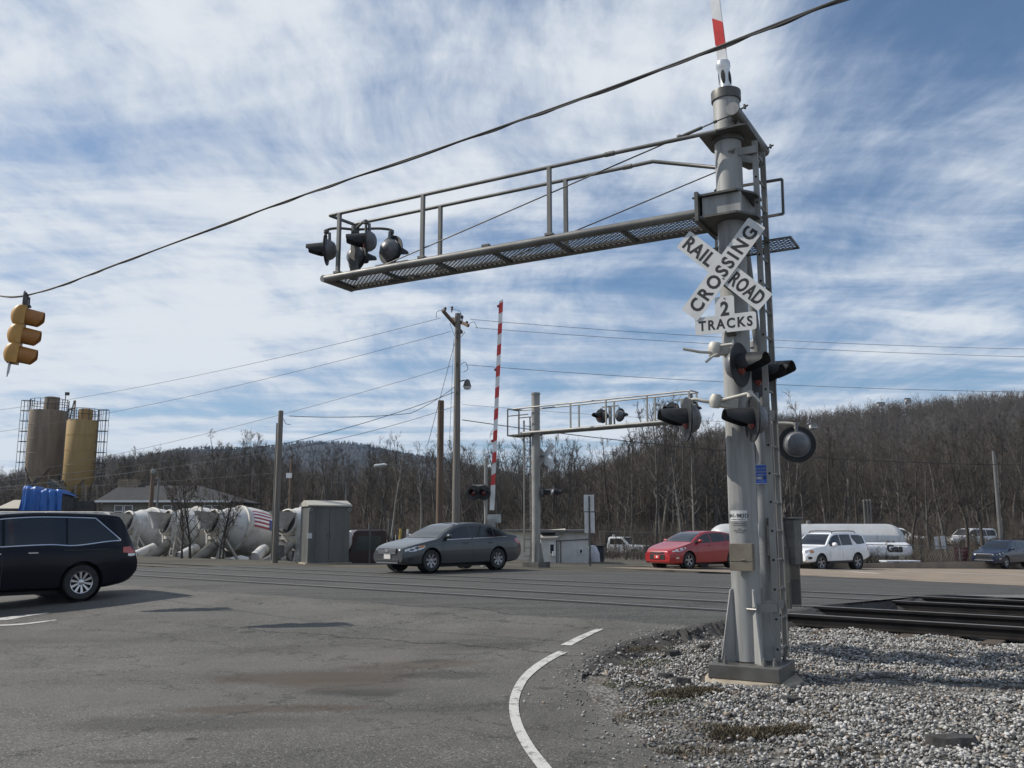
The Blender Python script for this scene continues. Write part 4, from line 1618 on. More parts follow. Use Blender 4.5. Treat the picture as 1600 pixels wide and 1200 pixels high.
# lower aluminium tube, slotted adapter, then the striped board
ad0 = gl(Ly(1133, 152, GY - .27)).z
ad1 = gl(Ly(1132, 97, GY - .27)).z
lowtube = MB()
lowtube.tube([armp(az0 - .1), armp(ad0 - .9)], .05, 12)
ax = (armp(ad1) - armp(ad0 - .5)).normalized()
BRT = pbr('bright_cast_aluminium', (.55, .55, .54), .3, .8, (.62, .62, .61), 6, 5)
h_ = (armp(ad1) - armp(ad0)).length
mb = MB()
mb.lathe([(.052, -.95), (.052, -.6), (.090, -.02), (.093, .0), (.093, .05), (.082, .06), (.078, .14), (.074, h_ * .42), (.080, h_ * .80), (.092, h_ * .84), (.092, h_ - .02), (.086, h_)], armp(ad0), ax, 24, caps=True)
adpm = mb
mb = MB()
for a in (R(-12), R(192), R(90), R(270)):
    c = armp(ad0) + ax * (h_ * .52)
    side = Vector((math.cos(a), math.sin(a), 0))
    mb.lathe([(0, .004), (.028, .003), (.030, 0)], c + side * .0765, side, 16, caps=False)
    k = len(mb.v)
    base = mb.v[-48:]
    mb.v[-48:] = [tuple(Vector(p) + ax * ((Vector(p) - c).dot(ax) * 2.4)) for p in base]
slotm = mb
# striped board, several sections, each stripe its own colour face
top_z = 13.2
aw, at = .125, .04
zs0 = ad1 - .02
per = .40
sx_ = Vector((1, 0, 0)) - ax * ax.x
sx_.normalize()
sy_ = ax.cross(sx_)
mbw, mbr = MB(), MB()
orig = armp(zs0)
LEN = (top_z - zs0)


def seg(mb, l0, l1, sl=.10):
    vs = []
    aw, at = (.125, .04) if mb is mbw else (.129, .045)
    for l, ww in ((l0, 1), (l1, 1)):
        for i, j in ((-1, -1), (1, -1), (1, 1), (-1, 1)):
            vs.append(orig + ax * (l - i * sl * .5) + sx_ * (i * aw / 2) + sy_ * (j * at / 2))
    mb.add(vs, [(3, 2, 1, 0), (4, 5, 6, 7), (0, 1, 5, 4), (1, 2, 6, 5), (2, 3, 7, 6), (3, 0, 4, 7)])


l0s = (gl(Ly(1132, 71, GY - .27)) - gl(Ly(1132, 97, GY - .27))).length
seg(mbw, -.05, LEN)
l = l0s
k = 0
while l < LEN:
    seg(mbr, l, l + per) if k % 2 == 0 else None
    l += per
    k += 1
ga = mbw.build('gate_arm', WHITEP, gate, 0)
mbr.build('red_stripes', REDSTR, ga, 0)
lowtube.build('lower_tube', GALV, ga, 40)
adpm.build('adapter', BRT, ga, 40)
slotm.build('adapter_slots', pbr('slot_dark', (.015, .015, .016), .8), ga, 30)
# ================================================================ VEHICLES
def paint(name, col, col2=None, rough=.30, metal=.0, coat=.6, spec=.5):
    return pbr(name, col, rough, metal, col2 or tuple(c * 1.15 for c in col), 1.5, 5, coat=coat, spec=spec)


CARM = {'grey': paint('grey_car_paint', (.043, .049, .052), rough=.34, metal=.35), 'black': paint('blue_black_car_paint', (.003, .004, .009), rough=.22, coat=.06, spec=.22),
        'red': paint('red_car_paint', (.27, .008, .010)), 'white': paint('white_car_paint', (.72, .73, .74)), 'navy': paint('navy_car_paint', (.009, .014, .034), coat=.4),
        'maroon': paint('maroon_truck_paint', (.018, .0035, .0045), coat=.05)}
TRIMB = pbr('black_plastic_trim', (.015, .015, .016), .55)
LAMPW = pbr('clear_lamp', (.45, .46, .48), .12, .4, (.60, .60, .62), 14, 3, coat=1)
LAMPO = pbr('amber_lamp', (.45, .16, .03), .2, coat=1)
LAMPR = pbr('red_lamp', (.42, .012, .012), .15, coat=1)
RIMM = pbr('alloy_rim', (.26, .265, .275), .32, .8, (.32, .32, .33), 10, 3)
RIMB = pbr('bright_alloy_rim', (.58, .58, .59), .25, .8)


def interp(pts):
    xs = np.array([p[0] for p in pts], float)
    zs = np.array([p[1] for p in pts], float)
    # monotone cubic (Fritsch-Carlson)
    h = np.diff(xs)
    m = np.diff(zs) / h
    t = np.zeros(len(xs))
    t[1:-1] = np.where(m[:-1] * m[1:] > 0, 2 * m[:-1] * m[1:] / (m[:-1] + m[1:] + 1e-12), 0)
    t[0], t[-1] = m[0], m[-1]

    def f(x):
        x = float(min(max(x, xs[0]), xs[-1]))
        i = min(max(int(np.searchsorted(xs, x)) - 1, 0), len(h) - 1)
        s = (x - xs[i]) / h[i]
        return (zs[i] * (1 + 2 * s) * (1 - s) ** 2 + h[i] * t[i] * s * (1 - s) ** 2 + zs[i + 1] * s * s * (3 - 2 * s) + h[i] * t[i + 1] * s * s * (s - 1))
    return f


def wheel(parent, x, y, r, w, spokes, mat, name='wheel', twin=False):
    sg = 1 if y > 0 else -1
    c = Vector((x, y, r))
    ax = (0, sg, 0)
    mb = MB()
    rr_ = r * .66
    mb.lathe([(rr_, -w / 2), (r * .93, -w / 2), (r * .985, -w * .42), (r, -w * .3), (r, w * .3), (r * .985, w * .42), (r * .93, w / 2), (rr_, w / 2 - .012), (rr_ - .01, w * .2)], c, ax, 30, caps=False)
    tyre = mb.build(name, BLACKR, parent, 40)
    mb = MB()
    mb.lathe([(rr_, w / 2 - .014), (rr_ * .96, w / 2 - .004), (rr_ * .90, w / 2 - .012), (rr_ * .88, w * .1), (0, w * .08)], c, ax, 30, caps=False)
    mb.build('rim_barrel', TRIMB if spokes else mat, tyre, 40)
    mb = MB()
    mb.lathe([(rr_ * .985, w / 2 - .012), (rr_ * .96, w / 2 - .001), (rr_ * .90, w / 2 - .008)], c, ax, 30, caps=False)
    mb.lathe([(rr_ * .24, w * .2), (rr_ * .24, w / 2 - .02), (rr_ * .15, w / 2 - .014), (0, w / 2 - .014)], c, ax, 20, caps=False)
    for k in range(spokes):
        a = 2 * math.pi * k / spokes + .2
        d = Vector((math.cos(a), 0, math.sin(a)))
        t = Vector((-math.sin(a), 0, math.cos(a)))
        wi, wo_ = rr_ * (.13 if spokes < 8 else .06), rr_ * (.20 if spokes < 8 else .115)
        o0, o1 = Vector((0, sg * (w / 2 - .022), 0)), Vector((0, sg * (w / 2 - .010), 0))
        bk = Vector((0, -sg * .03, 0))
        vs = [c + d * rr_ * .2 + t * wi + o0, c + d * rr_ * .2 - t * wi + o0, c + d * rr_ * .93 - t * wo_ + o1, c + d * rr_ * .93 + t * wo_ + o1]
        vs += [v + bk for v in vs]
        mb.add(vs, [(0, 1, 2, 3), (7, 6, 5, 4), (0, 3, 7, 4), (1, 5, 6, 2), (0, 4, 5, 1), (2, 6, 7, 3)])
    if spokes:
        mb.build('rim', mat, tyre, 30)
    return tyre


class Car:
    def __init__(s, label, cat, name, loc, rz, L, W, top, shoulder, bottom, wheels, tumble=.2, paint_='grey', group=None, nosek=.24, tailk=.14, nose=.75, tail=.6, rail=.05):
        s.root = thing(name, label, cat, loc, rz, group)
        s.L, s.W = L, W
        s.zt, s.zs, s.zb = interp(top), interp(shoulder), interp(bottom)
        s.H = max(p[1] for p in top)
        s.tumble, s.rail = tumble, rail
        s.nosek, s.tailk, s.nose, s.tail = nosek, tailk, nose, tail
        s.P = CARM[paint_]
        zsm = s.zs(L * .5)
        s.gmax = s.H - zsm
        # body
        xs = list(np.linspace(0, .5, 14)) + list(np.linspace(.5, L - .4, 62))[1:] + list(np.linspace(L - .4, L, 10))[1:]
        secs = [s.sec(x) for x in xs]
        n = len(secs[0])
        mb = MB()
        V = []
        for x, sc_ in zip(xs, secs):
            ring = [(L / 2 - x, y, z) for y, z in sc_] + [(L / 2 - x, -y, z) for y, z in reversed(sc_[1:-1])]
            V += ring
        m = 2 * n - 2
        F = []
        for i in range(len(xs) - 1):
            for j in range(m):
                F.append((i * m + j, i * m + (j + 1) % m, (i + 1) * m + (j + 1) % m, (i + 1) * m + j))
        F.append(tuple(reversed(range(m))))
        F.append(tuple((len(xs) - 1) * m + j for j in range(m)))
        mb.add(V, F)
        body = mb.build('body', s.P, None, 50)
        # wheel arches cut out of the body
        wx, r, tw, spokes, rim = wheels
        cut = MB()
        for x in wx:
            for sg in (-1, 1):
                cut.lathe([(0, -.02), (r + .065, -.02), (r + .065, .5), (0, .5)], (L / 2 - x, sg * (W / 2 + .05 - .36), r + .01), (0, sg, 0), 36, caps=False)
        co = cut.build('cutter', s.P, None, 0)
        bm = body.modifiers.new('b', 'BOOLEAN')
        bm.operation = 'DIFFERENCE'
        bm.object = co
        bm.solver = 'EXACT'
        dg = bpy.context.evaluated_depsgraph_get()
        me = bpy.data.meshes.new_from_object(body.evaluated_get(dg))
        body.modifiers.clear()
        old = body.data
        body.data = me
        me.polygons.foreach_set('use_smooth', [True] * len(me.polygons))
        me.set_sharp_from_angle(angle=R(38))
        bpy.data.objects.remove(co)
        body.parent = s.root
        s.body = body
        for x in wx:
            for sg in (-1, 1):
                mb = MB()
                mb.lathe([(r + .062, 0), (r + .062, .22), ], (L / 2 - x, sg * (W / 2 - .26), r + .01), (0, sg, 0), 30, caps=False)
                mb.lathe([(0, .001), (r + .062, .0)], (L / 2 - x, sg * (W / 2 - .29), r + .01), (0, sg, 0), 30, caps=False)
                mb.build('wheel_well', TRIMB, s.root, 40)
                wheel(s.root, L / 2 - x, sg * (W / 2 - tw / 2 - .025), r, tw, spokes, rim)
        mb = MB()
        mb.box((0, 0, s.zb(L / 2) - .03), (wx[1] - wx[0] - r, W * .7, .10))
        mb.build('underbody', TRIMB, s.root, 0)

    def w(s, x):
        L = s.L
        k = 1.0
        if x < s.nose:
            k -= s.nosek * ((s.nose - x) / s.nose) ** 2.2
        if x > L - s.tail:
            k -= s.tailk * ((x - L + s.tail) / s.tail) ** 2.2
        return s.W / 2 * k

    def sec(s, x):
        zt, zs, zb, w = s.zt(x), min(s.zs(x), s.zt(x) - .03), s.zb(x), s.w(x)
        g = zt - zs
        t = min(max(g / s.gmax, 0), 1)
        yb = w - .05
        yr = yb - s.tumble * t
        h = zs - zb
        pts = [(0, zb), (.5 * w, zb), (.90 * w, zb), (.975 * w, zb + min(.05, h * .15)), (w * .995, zb + .30 * h), (w, zb + .55 * h), (w * .993, zb + .8 * h), (w * .98, zb + .93 * h), (yb, zs)]
        r = min(s.rail, .35 * g)
        for u in (.3, .6, .88, 1.0):
            pts.append((yb + (yr - yb) * u, zs + u * (g - r)))
        pts += [(yr - .03 * (.3 + .7 * t), zt - .42 * r), (yr - .11, zt - .12 * r), (yr * .5, zt - .02 * r), (0, zt)]
        return pts

    def side(s, x, z):
        p = s.sec(x)[3:13]
        zz = [a[1] for a in p]
        return float(np.interp(z, zz, [a[0] for a in p]))

    def roofy(s, x):
        return s.sec(x)[13][0]

    def topz(s, x, y):
        p = s.sec(x)[12:]
        p = sorted(p)
        return float(np.interp(abs(y), [a[0] for a in p], [a[1] for a in p]))

    def X(s, x):
        return s.L / 2 - x

    def side_patch(s, name, cols, mat, parent=None, eps=.006, both=True, nz=5, thick=.012):
        """cols: (x, zlo, zhi) list; patch hugging the flank"""
        for sg in ((1, -1) if both else (1,)):
            vs, fs = [], []
            for x, a, b in cols:
                for k in range(nz + 1):
                    z = a + (b - a) * k / nz
                    vs.append((s.X(x), sg * (s.side(x, z) + eps), z))
            m = nz + 1
            for i in range(len(cols) - 1):
                for k in range(nz):
                    f = (i * m + k, (i + 1) * m + k, (i + 1) * m + k + 1, i * m + k + 1)
                    fs.append(f if sg < 0 else tuple(reversed(f)))
            # skirt back into the body
            nv = len(vs)
            loop = [i * m for i in range(len(cols))] + [(len(cols) - 1) * m + k for k in range(1, m)] + [i * m + m - 1 for i in range(len(cols) - 2, -1, -1)] + [k for k in range(m - 2, 0, -1)]
            for i in loop:
                x, y, z = vs[i]
                vs.append((x, y - sg * thick, z))
            for q_ in range(len(loop)):
                fs.append((loop[q_], loop[(q_ + 1) % len(loop)], nv + (q_ + 1) % len(loop), nv + q_))
            mb = MB()
            mb.add(vs, fs)
            mb.build(name, mat, parent or s.root, 30)

    def windows(s, spans, m=.085, low=.04, name='side_window', trim=None):
        for (xa, xb) in spans:
            xs = np.linspace(xa, xb, 14)
            cols = []
            for x in xs:
                lo, hi = s.zs(x) + low, s.zt(x) - m
                if hi - lo > .012:
                    cols.append((x, lo, hi))
            s.side_patch(name, cols, GLASS)
            if trim:
                s.side_patch('window_trim', [(x, a - .02, a - .003) for x, a, b in cols], trim, eps=.009)

    def screen(s, name, xa, xb, inset=.07, eps=.008):
        n, k = 12, 14
        vs, fs = [], []
        for i in range(n + 1):
            x = xa + (xb - xa) * i / n
            yw = s.roofy(x) - inset
            for j in range(k + 1):
                y = -yw + 2 * yw * j / k
                vs.append((s.X(x), y, s.topz(x, y) + eps))
        for i in range(n):
            for j in range(k):
                a = i * (k + 1) + j
                fs.append((a, a + k + 1, a + k + 2, a + 1))
        mb = MB()
        mb.add(vs, fs)
        mb.build(name, GLASS, s.root, 60)

    def face(s, name, y0, y1, z0, z1, mat, x=0.0, t=.02, front=True, bevel=.006, parent=None):
        mb = MB()
        xx = s.X(x) if front else s.X(s.L - x)
        sg = 1 if front else -1
        mb.box((xx + sg * t / 2 - sg * .01, (y0 + y1) / 2, (z0 + z1) / 2), (t, y1 - y0, z1 - z0))
        return mb.build(name, mat, parent or s.root, 0, bevel=bevel)

    def mirrors(s, x, z, mat=None, size=(.14, .20, .14)):
        for sg in (-1, 1):
            y = s.side(x, z)
            mb = MB()
            mb.lathe([(0, -.5), (.28, -.47), (.46, -.3), (.5, 0), (.46, .3), (.3, .47), (0, .5)], (0, 0, 0), (0, 1, 0), 16, caps=False)
            mb.v = [(s.X(x) + a * size[0], sg * (y + size[1] * .62) + b * size[1], z + .05 + c * size[2]) for a, b, c in mb.v]
            mb.build('wing_mirror', mat or s.P, s.root, 50)
            mb = MB()
            mb.bar((s.X(x), sg * (y - .02), z + .02), (s.X(x), sg * (y + .1), z + .04), .05, .03)
            mb.build('mirror_arm', TRIMB, s.root, 0)

    def handles(s, xs, z, mat=None):
        for x in xs:
            for sg in (-1, 1):
                mb = MB()
                y = s.side(x, z)
                mb.bar((s.X(x) + .09, sg * (y + .018), z), (s.X(x) - .09, sg * (y + .018), z), .03, .028)
                mb.build('door_handle', mat or s.P, s.root, 0, bevel=.006)

    def seams(s, xs, z0=None):
        for x in xs:
            z0_ = s.zb(x) + .12
            s.side_patch('door_seam', [(x - .006, z0_, s.zs(x) + .01), (x + .006, z0_, s.zs(x) + .01)], TRIMB, eps=.002, thick=.006)


def ground_loc(px, py, Y):
    p = atY(px, py, Y)
    return p


def heading(ax, ay):
    return math.atan2(ay, ax)


# ---- grey sedan crossing the tracks
c = Car('grey four-door sedan with a chrome grille crossing the tracks', 'car', 'sedan', (-1.88, 27.75, .185), heading(-.71, -.70), 4.93, 1.85,
        [(0, .64), (.05, .70), (.25, .775), (.6, .86), (1.05, .945), (1.22, .975), (1.7, 1.22), (2.15, 1.40), (2.6, 1.468), (3.0, 1.475), (3.45, 1.435), (3.9, 1.31), (4.3, 1.12), (4.5, 1.085), (4.8, 1.045), (4.9, .96), (4.93, .80)],
        [(0, .56), (.3, .70), (.8, .83), (1.25, .90), (2.5, .945), (3.6, .975), (4.3, 1.0), (4.7, .99), (4.93, .74)],
        [(0, .30), (.1, .22), (.9, .19), (4.1, .20), (4.7, .26), (4.93, .42)], ((.98, 3.78), .325, .215, 7, RIMM), tumble=.22, paint_='grey', nosek=.22)
c.windows([(1.35, 2.62), (2.68, 3.62), (3.66, 4.2)], m=.095, trim=CHROME)
c.screen('windshield', 1.30, 2.22)
c.screen('rear_window', 3.55, 4.25)
c.side_patch('headlight', [(.10, .605, .66), (.2, .60, .70), (.35, .61, .745), (.55, .66, .775), (.72, .725, .795)], LAMPW, eps=.004)
c.side_patch('turn_signal', [(.52, .70, .775), (.62, .72, .785), (.70, .745, .795)], LAMPO, eps=.010)
g = c.face('grille', -.46, .46, .53, .70, TRIMB, t=.03)
for z in (.545, .585, .625, .665, .70):
    c.face('grille_bar', -.46 + (.70 - z) * .3, .46 - (.70 - z) * .3, z - .011, z + .011, CHROME, t=.05, parent=g, bevel=.004)
c.face('emblem', -.06, .06, .575, .665, CHROME, t=.065, parent=g)
c.face('licence_plate', -.16, .16, .38, .53, pbr('pale_plate', (.55, .52, .48), .5, 0, (.62, .58, .55), 12, 3), t=.035, bevel=.004)
c.face('lower_intake', -.55, .55, .27, .36, TRIMB, t=.03)
c.face('bumper_strip', -.52, .52, .255, .275, CHROME, t=.045)
c.side_patch('fog_light', [(.14, .34, .42), (.24, .33, .43), (.32, .35, .42)], TRIMB, eps=.004)
c.side_patch('tail_light', [(4.52, .90, .965), (4.7, .80, .97), (4.85, .74, .93)], LAMPR, eps=.006)
c.mirrors(1.62, 1.0)
c.handles((2.35, 3.42), .84)
c.seams((1.42, 2.65, 3.72))

wl = Vector((c.L / 2 - .98, c.W / 2 - .12, 0))
rot = Matrix.Rotation(heading(-.71, -.70), 4, 'Z')
c.root.location = atY(671, 893, 27.4) - (rot @ wl)

# ---- black minivan leaving the frame at left
van = Car('black minivan with tinted windows and bright alloy wheels at the left edge', 'minivan', 'minivan', (0, 0, 0), heading(-.70, -.715), 5.15, 2.0,
          [(0, .72), (.05, .80), (.3, .92), (.9, 1.06), (1.15, 1.12), (1.7, 1.42), (2.1, 1.60), (2.6, 1.70), (3.3, 1.735), (4.2, 1.72), (4.72, 1.68), (4.86, 1.50), (5.0, 1.18), (5.1, 1.0), (5.15, .85)],
          [(0, .62), (.3, .80), (.9, .93), (1.3, .98), (2.5, 1.03), (3.4, 1.06), (3.75, 1.035), (4.6, 1.12), (4.85, 1.13), (5.02, 1.04), (5.15, .78)],
          [(0, .32), (.1, .24), (.9, .21), (4.3, .22), (4.75, .28), (5.0, .36), (5.15, .50)], ((1.0, 4.0), .345, .235, 10, RIMB), tumble=.17, paint_='black', tailk=.16, nosek=.2)
c = van
c.windows([(1.5, 2.5), (2.56, 3.66), (3.70, 4.70)], m=.11, low=.05)
# bright strip round the side glass
for sg in (1,):
    c.side_patch('window_trim', [(x, c.zs(x) + .028, c.zs(x) + .046) for x in np.linspace(1.5, 4.74, 30)], CHROME, eps=.008)
    c.side_patch('window_trim', [(x, c.zt(x) - .108, c.zt(x) - .092) for x in np.linspace(1.75, 4.25, 26)], CHROME, eps=.008)
    c.side_patch('window_trim', [(x, 1.60 - (x - 4.25) / .49 * .44 - .0, 1.622 - (x - 4.25) / .49 * .44) for x in np.linspace(4.25, 4.74, 10)], CHROME, eps=.010)
c.side_patch('corner_panel', [(x, max(1.60 - (x - 4.25) / .49 * .44, c.zs(x) + .05), c.zt(x) - .108) for x in np.linspace(4.27, 4.72, 10)], CARM['black'], eps=.009)
c.screen('windshield', 1.25, 2.15)
c.screen('rear_window', 4.74, 4.98, inset=.14)
c.side_patch('tail_light', [(4.78, .92, 1.03), (4.95, .90, 1.04), (5.06, .90, 1.0)], LAMPR, eps=.008)
c.side_patch('reverse_light', [(4.90, .845, .895), (5.0, .84, .895), (5.07, .85, .895)], LAMPW, eps=.007)
c.side_patch('headlight', [(.10, .70, .78), (.35, .70, .88), (.75, .82, .92)], LAMPW, eps=.004)
c.face('grille', -.45, .45, .56, .74, CHROME, t=.04)
c.mirrors(1.75, 1.08)
c.handles((2.40, ), .93, CHROME)
c.handles((3.05, ), .94, CHROME)
c.seams((1.5, 2.52))
c.side_patch('slide_rail', [(3.62, .965, .985), (4.5, .985, 1.003)], TRIMB, eps=.004)
# place by the near rear wheel
wl = Vector((c.L / 2 - 4.0, c.W / 2 - .14, 0))
hz = heading(-.70, -.715)
wp = atY(122, 937, 18.2)
rot = Matrix.Rotation(hz, 4, 'Z')
c.root.location = wp - (rot @ wl)
c.root.location.z = wp.z

# ---- red hatchback
c = Car('red five-door hatchback coming over the crossing, partly behind the signal pole', 'car', 'hatchback', (0, 0, 0), heading(-.80, -.60), 4.36, 1.82,
        [(0, .66), (.05, .72), (.25, .80), (.6, .90), (.95, .985), (1.1, 1.02), (1.6, 1.27), (2.0, 1.42), (2.4, 1.475), (2.8, 1.48), (3.3, 1.44), (3.75, 1.35), (3.95, 1.25), (4.15, 1.05), (4.3, .92), (4.36, .75)],
        [(0, .58), (.3, .72), (.8, .86), (1.2, .93), (2.3, .985), (3.2, 1.03), (3.8, 1.07), (4.1, .98), (4.36, .70)],
        [(0, .28), (.1, .20), (.9, .19), (3.6, .20), (4.1, .28), (4.36, .42)], ((.9, 3.55), .32, .21, 5, RIMM), tumble=.24, paint_='red', nosek=.26)
c.windows([(1.3, 2.28), (2.34, 3.2), (3.25, 3.86)], m=.09)
c.screen('windshield', 1.18, 2.06)
c.screen('rear_window', 3.8, 4.13)
c.side_patch('headlight', [(.14, .66, .70), (.3, .66, .77), (.5, .70, .82), (.72, .79, .85)], LAMPW, eps=.005)
g = c.face('grille', -.40, .40, .36, .56, TRIMB, t=.025)
c.face('front_plate', -.15, .15, .39, .52, REDSTR, t=.05, parent=g)
c.face('plate_emblem', -.03, .05, .42, .50, WHITEP, t=.056, parent=g)
c.face('upper_grille', -.36, .36, .60, .65, TRIMB, t=.03)
c.face('grille_bar', -.22, .22, .625, .65, CHROME, t=.05)
c.face('lower_intake', -.62, -.43, .36, .52, TRIMB, x=.045, t=.03)
c.face('lower_intake', .43, .62, .36, .52, TRIMB, x=.045, t=.03)
c.side_patch('fog_light', [(.22, .40, .45), (.30, .39, .46), (.36, .41, .45)], LAMPW, eps=.006)
c.side_patch('tail_light', [(3.95, .85, 1.04), (4.15, .80, 1.0), (4.28, .78, .92)], LAMPR, eps=.006)
c.mirrors(1.5, 1.03)
c.handles((2.1, 3.05), .90)
c.seams((1.35, 2.31, 3.3))
wl = Vector((c.L / 2 - .9, c.W / 2 - .12, 0))
rot = Matrix.Rotation(heading(-.80, -.60), 4, 'Z')
wp = atY(1075, 888.5, 36)
c.root.location = wp - (rot @ wl)
hatch = c
RED_Z = wp.z

# ---- white sport utility
c = Car('white sport utility vehicle with roof rails just right of the signal pole', 'SUV', 'suv', (0, 0, 0), heading(-.82, -.57), 4.80, 1.91,
        [(0, .78), (.05, .92), (.2, 1.0), (.6, 1.06), (1.1, 1.11), (1.35, 1.15), (1.75, 1.45), (2.05, 1.66), (2.4, 1.74), (3.0, 1.755), (4.1, 1.73), (4.45, 1.68), (4.6, 1.45), (4.74, 1.15), (4.8, .85)],
        [(0, .70), (.2, .88), (.8, 1.0), (1.3, 1.05), (2.4, 1.09), (3.6, 1.12), (4.4, 1.14), (4.66, 1.1), (4.8, .80)],
        [(0, .46), (.1, .40), (.9, .40), (3.8, .40), (4.4, .46), (4.8, .56)], ((.95, 3.74), .375, .255, 5, RIMM), tumble=.2, paint_='white', nosek=.2, tailk=.1, nose=.5)
c.windows([(1.65, 2.55), (2.60, 3.42)], m=.10, low=.05)
c.side_patch('quarter_window', [(3.52, 1.50, 1.63), (3.62, 1.36, 1.63), (3.80, 1.19, 1.63), (4.1, 1.20, 1.62), (4.38, 1.22, 1.58), (4.45, 1.24, 1.36)], GLASS)
c.screen('windshield', 1.42, 2.06)
c.screen('rear_window', 4.47, 4.68)
c.side_patch('headlight', [(.06, .80, .95), (.2, .80, .96), (.36, .82, .95)], LAMPW, eps=.006)
c.side_patch('turn_signal', [(.22, .83, .955), (.32, .83, .955), (.40, .85, .94)], LAMPO, eps=.012)
g = c.face('grille', -.48, .48, .78, .92, TRIMB, t=.03)
c.face('grille_bar', -.48, .48, .835, .86, CHROME, t=.05, parent=g)
c.face('lower_intake', -.5, .5, .47, .62, TRIMB, t=.03)
c.side_patch('fog_light', [(.10, .54, .66), (.2, .54, .66), (.28, .56, .64)], TRIMB, eps=.008)
c.side_patch('tail_light', [(4.56, .92, 1.16), (4.68, .90, 1.12), (4.76, .88, 1.02)], LAMPR, eps=.006)
c.side_patch('running_board', [(1.45, .36, .41), (3.3, .36, .41)], TRIMB, eps=.05, thick=.15)
c.mirrors(1.85, 1.14, size=(.17, .24, .21))
c.handles((2.42, 3.3), 1.0)
c.seams((1.62, 2.57, 3.45))
for sg in (-1, 1):
    mb = MB()
    yr_ = c.roofy(3.0) - .05
    mb.tube(smooth_line([(c.X(2.2), sg * yr_, 1.70), (c.X(2.35), sg * yr_, 1.80), (c.X(3.1), sg * yr_, 1.815), (c.X(3.9), sg * yr_, 1.80), (c.X(4.05), sg * yr_, 1.71)], 5), .022, 8)
    mb.build('roof_rail', TRIMB, c.root, 40)
wl = Vector((c.L / 2 - 3.74, c.W / 2 - .15, 0))
rot = Matrix.Rotation(heading(-.82, -.57), 4, 'Z')
wp = atY(1338, 889.5, 43.4)
c.root.location = wp - (rot @ wl)
suv = c

# ---- dark blue wagon at the right edge
c = Car('dark blue wagon with a bright grille waiting at the right edge of the road', 'car', 'station_wagon', (0, 0, 0), heading(-.80, -.60), 4.82, 1.84,
        [(0, .72), (.05, .86), (.2, .93), (.6, 1.0), (1.05, 1.07), (1.25, 1.11), (1.7, 1.38), (2.05, 1.56), (2.4, 1.63), (3.0, 1.645), (4.0, 1.61), (4.4, 1.55), (4.6, 1.3), (4.76, 1.0), (4.82, .85)],
        [(0, .66), (.2, .82), (.8, .94), (1.3, 1.0), (2.4, 1.04), (3.6, 1.07), (4.4, 1.08), (4.66, 1.0), (4.82, .78)],
        [(0, .34), (.1, .28), (.9, .28), (3.8, .28), (4.4, .34), (4.82, .50)], ((.92, 3.67), .345, .225, 5, RIMM), tumble=.2, paint_='navy', nosek=.22)
c.windows([(1.5, 2.5), (2.55, 3.4), (3.45, 4.3)], m=.10)
c.screen('windshield', 1.32, 2.08)
c.screen('rear_window', 4.42, 4.68)
c.side_patch('headlight', [(.12, .76, .84), (.3, .76, .90), (.62, .86, .93)], LAMPW, eps=.006)
g = c.face('grille', -.46, .46, .66, .84, CHROME, t=.04)
for z in (.70, .75, .80):
    c.face('grille_slot', -.42, .42, z - .012, z + .012, TRIMB, t=.046, parent=g, bevel=0)
c.face('bumper_strip', -.55, .55, .42, .475, CHROME, t=.05)
c.face('lower_intake', -.5, .5, .49, .60, TRIMB, t=.03)
c.side_patch('fog_light', [(.2, .52, .60), (.28, .52, .60), (.34, .53, .59)], LAMPW, eps=.006)
c.mirrors(1.72, 1.08)
c.handles((2.3, 3.25), .95)
c.seams((1.5, 2.53, 3.5))
for sg in (-1, 1):
    mb = MB()
    yr_ = c.roofy(3.0) - .05
    mb.tube(smooth_line([(c.X(2.2), sg * yr_, 1.60), (c.X(2.4), sg * yr_, 1.69), (c.X(3.2), sg * yr_, 1.70), (c.X(4.0), sg * yr_, 1.68), (c.X(4.2), sg * yr_, 1.57)], 5), .02, 8)
    mb.build('roof_rail', TRIMB, c.root, 40)
wl = Vector((c.L / 2 - .92, c.W / 2 - .13, 0))
rot = Matrix.Rotation(heading(-.80, -.60), 4, 'Z')
wp = atY(1571, 887.5, 54.5)
c.root.location = wp - (rot @ wl)

# ---- two white utility vehicles parked among the trees
def parked(px, py, Y, hd, label):
    c = Car(label, 'SUV', 'parked_suv', (0, 0, 0), heading(*hd), 4.9, 1.95,
            [(0, .80), (.05, .95), (.3, 1.02), (1.2, 1.12), (1.4, 1.17), (1.8, 1.5), (2.1, 1.72), (2.5, 1.80), (4.3, 1.78), (4.7, 1.72), (4.8, 1.3), (4.9, .85)],
            [(0, .72), (.2, .9), (1.3, 1.06), (3.6, 1.10), (4.6, 1.12), (4.9, .80)],
            [(0, .46), (.9, .42), (3.9, .42), (4.9, .56)], ((.95, 3.85), .38, .25, 0, RIMM), tumble=.18, paint_='white', tailk=.08, group='white vehicles parked among the trees')
    c.windows([(1.7, 2.6), (2.66, 3.55), (3.62, 4.55)], m=.12, low=.05)
    c.screen('windshield', 1.46, 2.12)
    c.mirrors(1.9, 1.15)
    c.side_patch('headlight', [(.08, .82, .97), (.22, .82, .98), (.38, .84, .97)], LAMPW, eps=.006)
    p = atY(px, py, Y)
    c.root.location = p
    return c


parked(1408, 856, 82, (.9, -.42), 'white utility vehicle parked beyond the gas tank, left of the blank white sign')
parked(1515, 858, 79, (-.96, -.28), 'white utility vehicle parked behind trees, right of the blank white sign')

for o_ in list(bpy.data.objects):
    if o_.parent is None and o_.name in ('sedan', 'minivan', 'hatchback', 'suv', 'station_wagon', 'parked_suv', 'parked_suv.001'):
        print('CAR', o_.name, [round(a, 2) for a in o_.location], 'G', round(float(G(o_.location.x, o_.location.y)), 2))
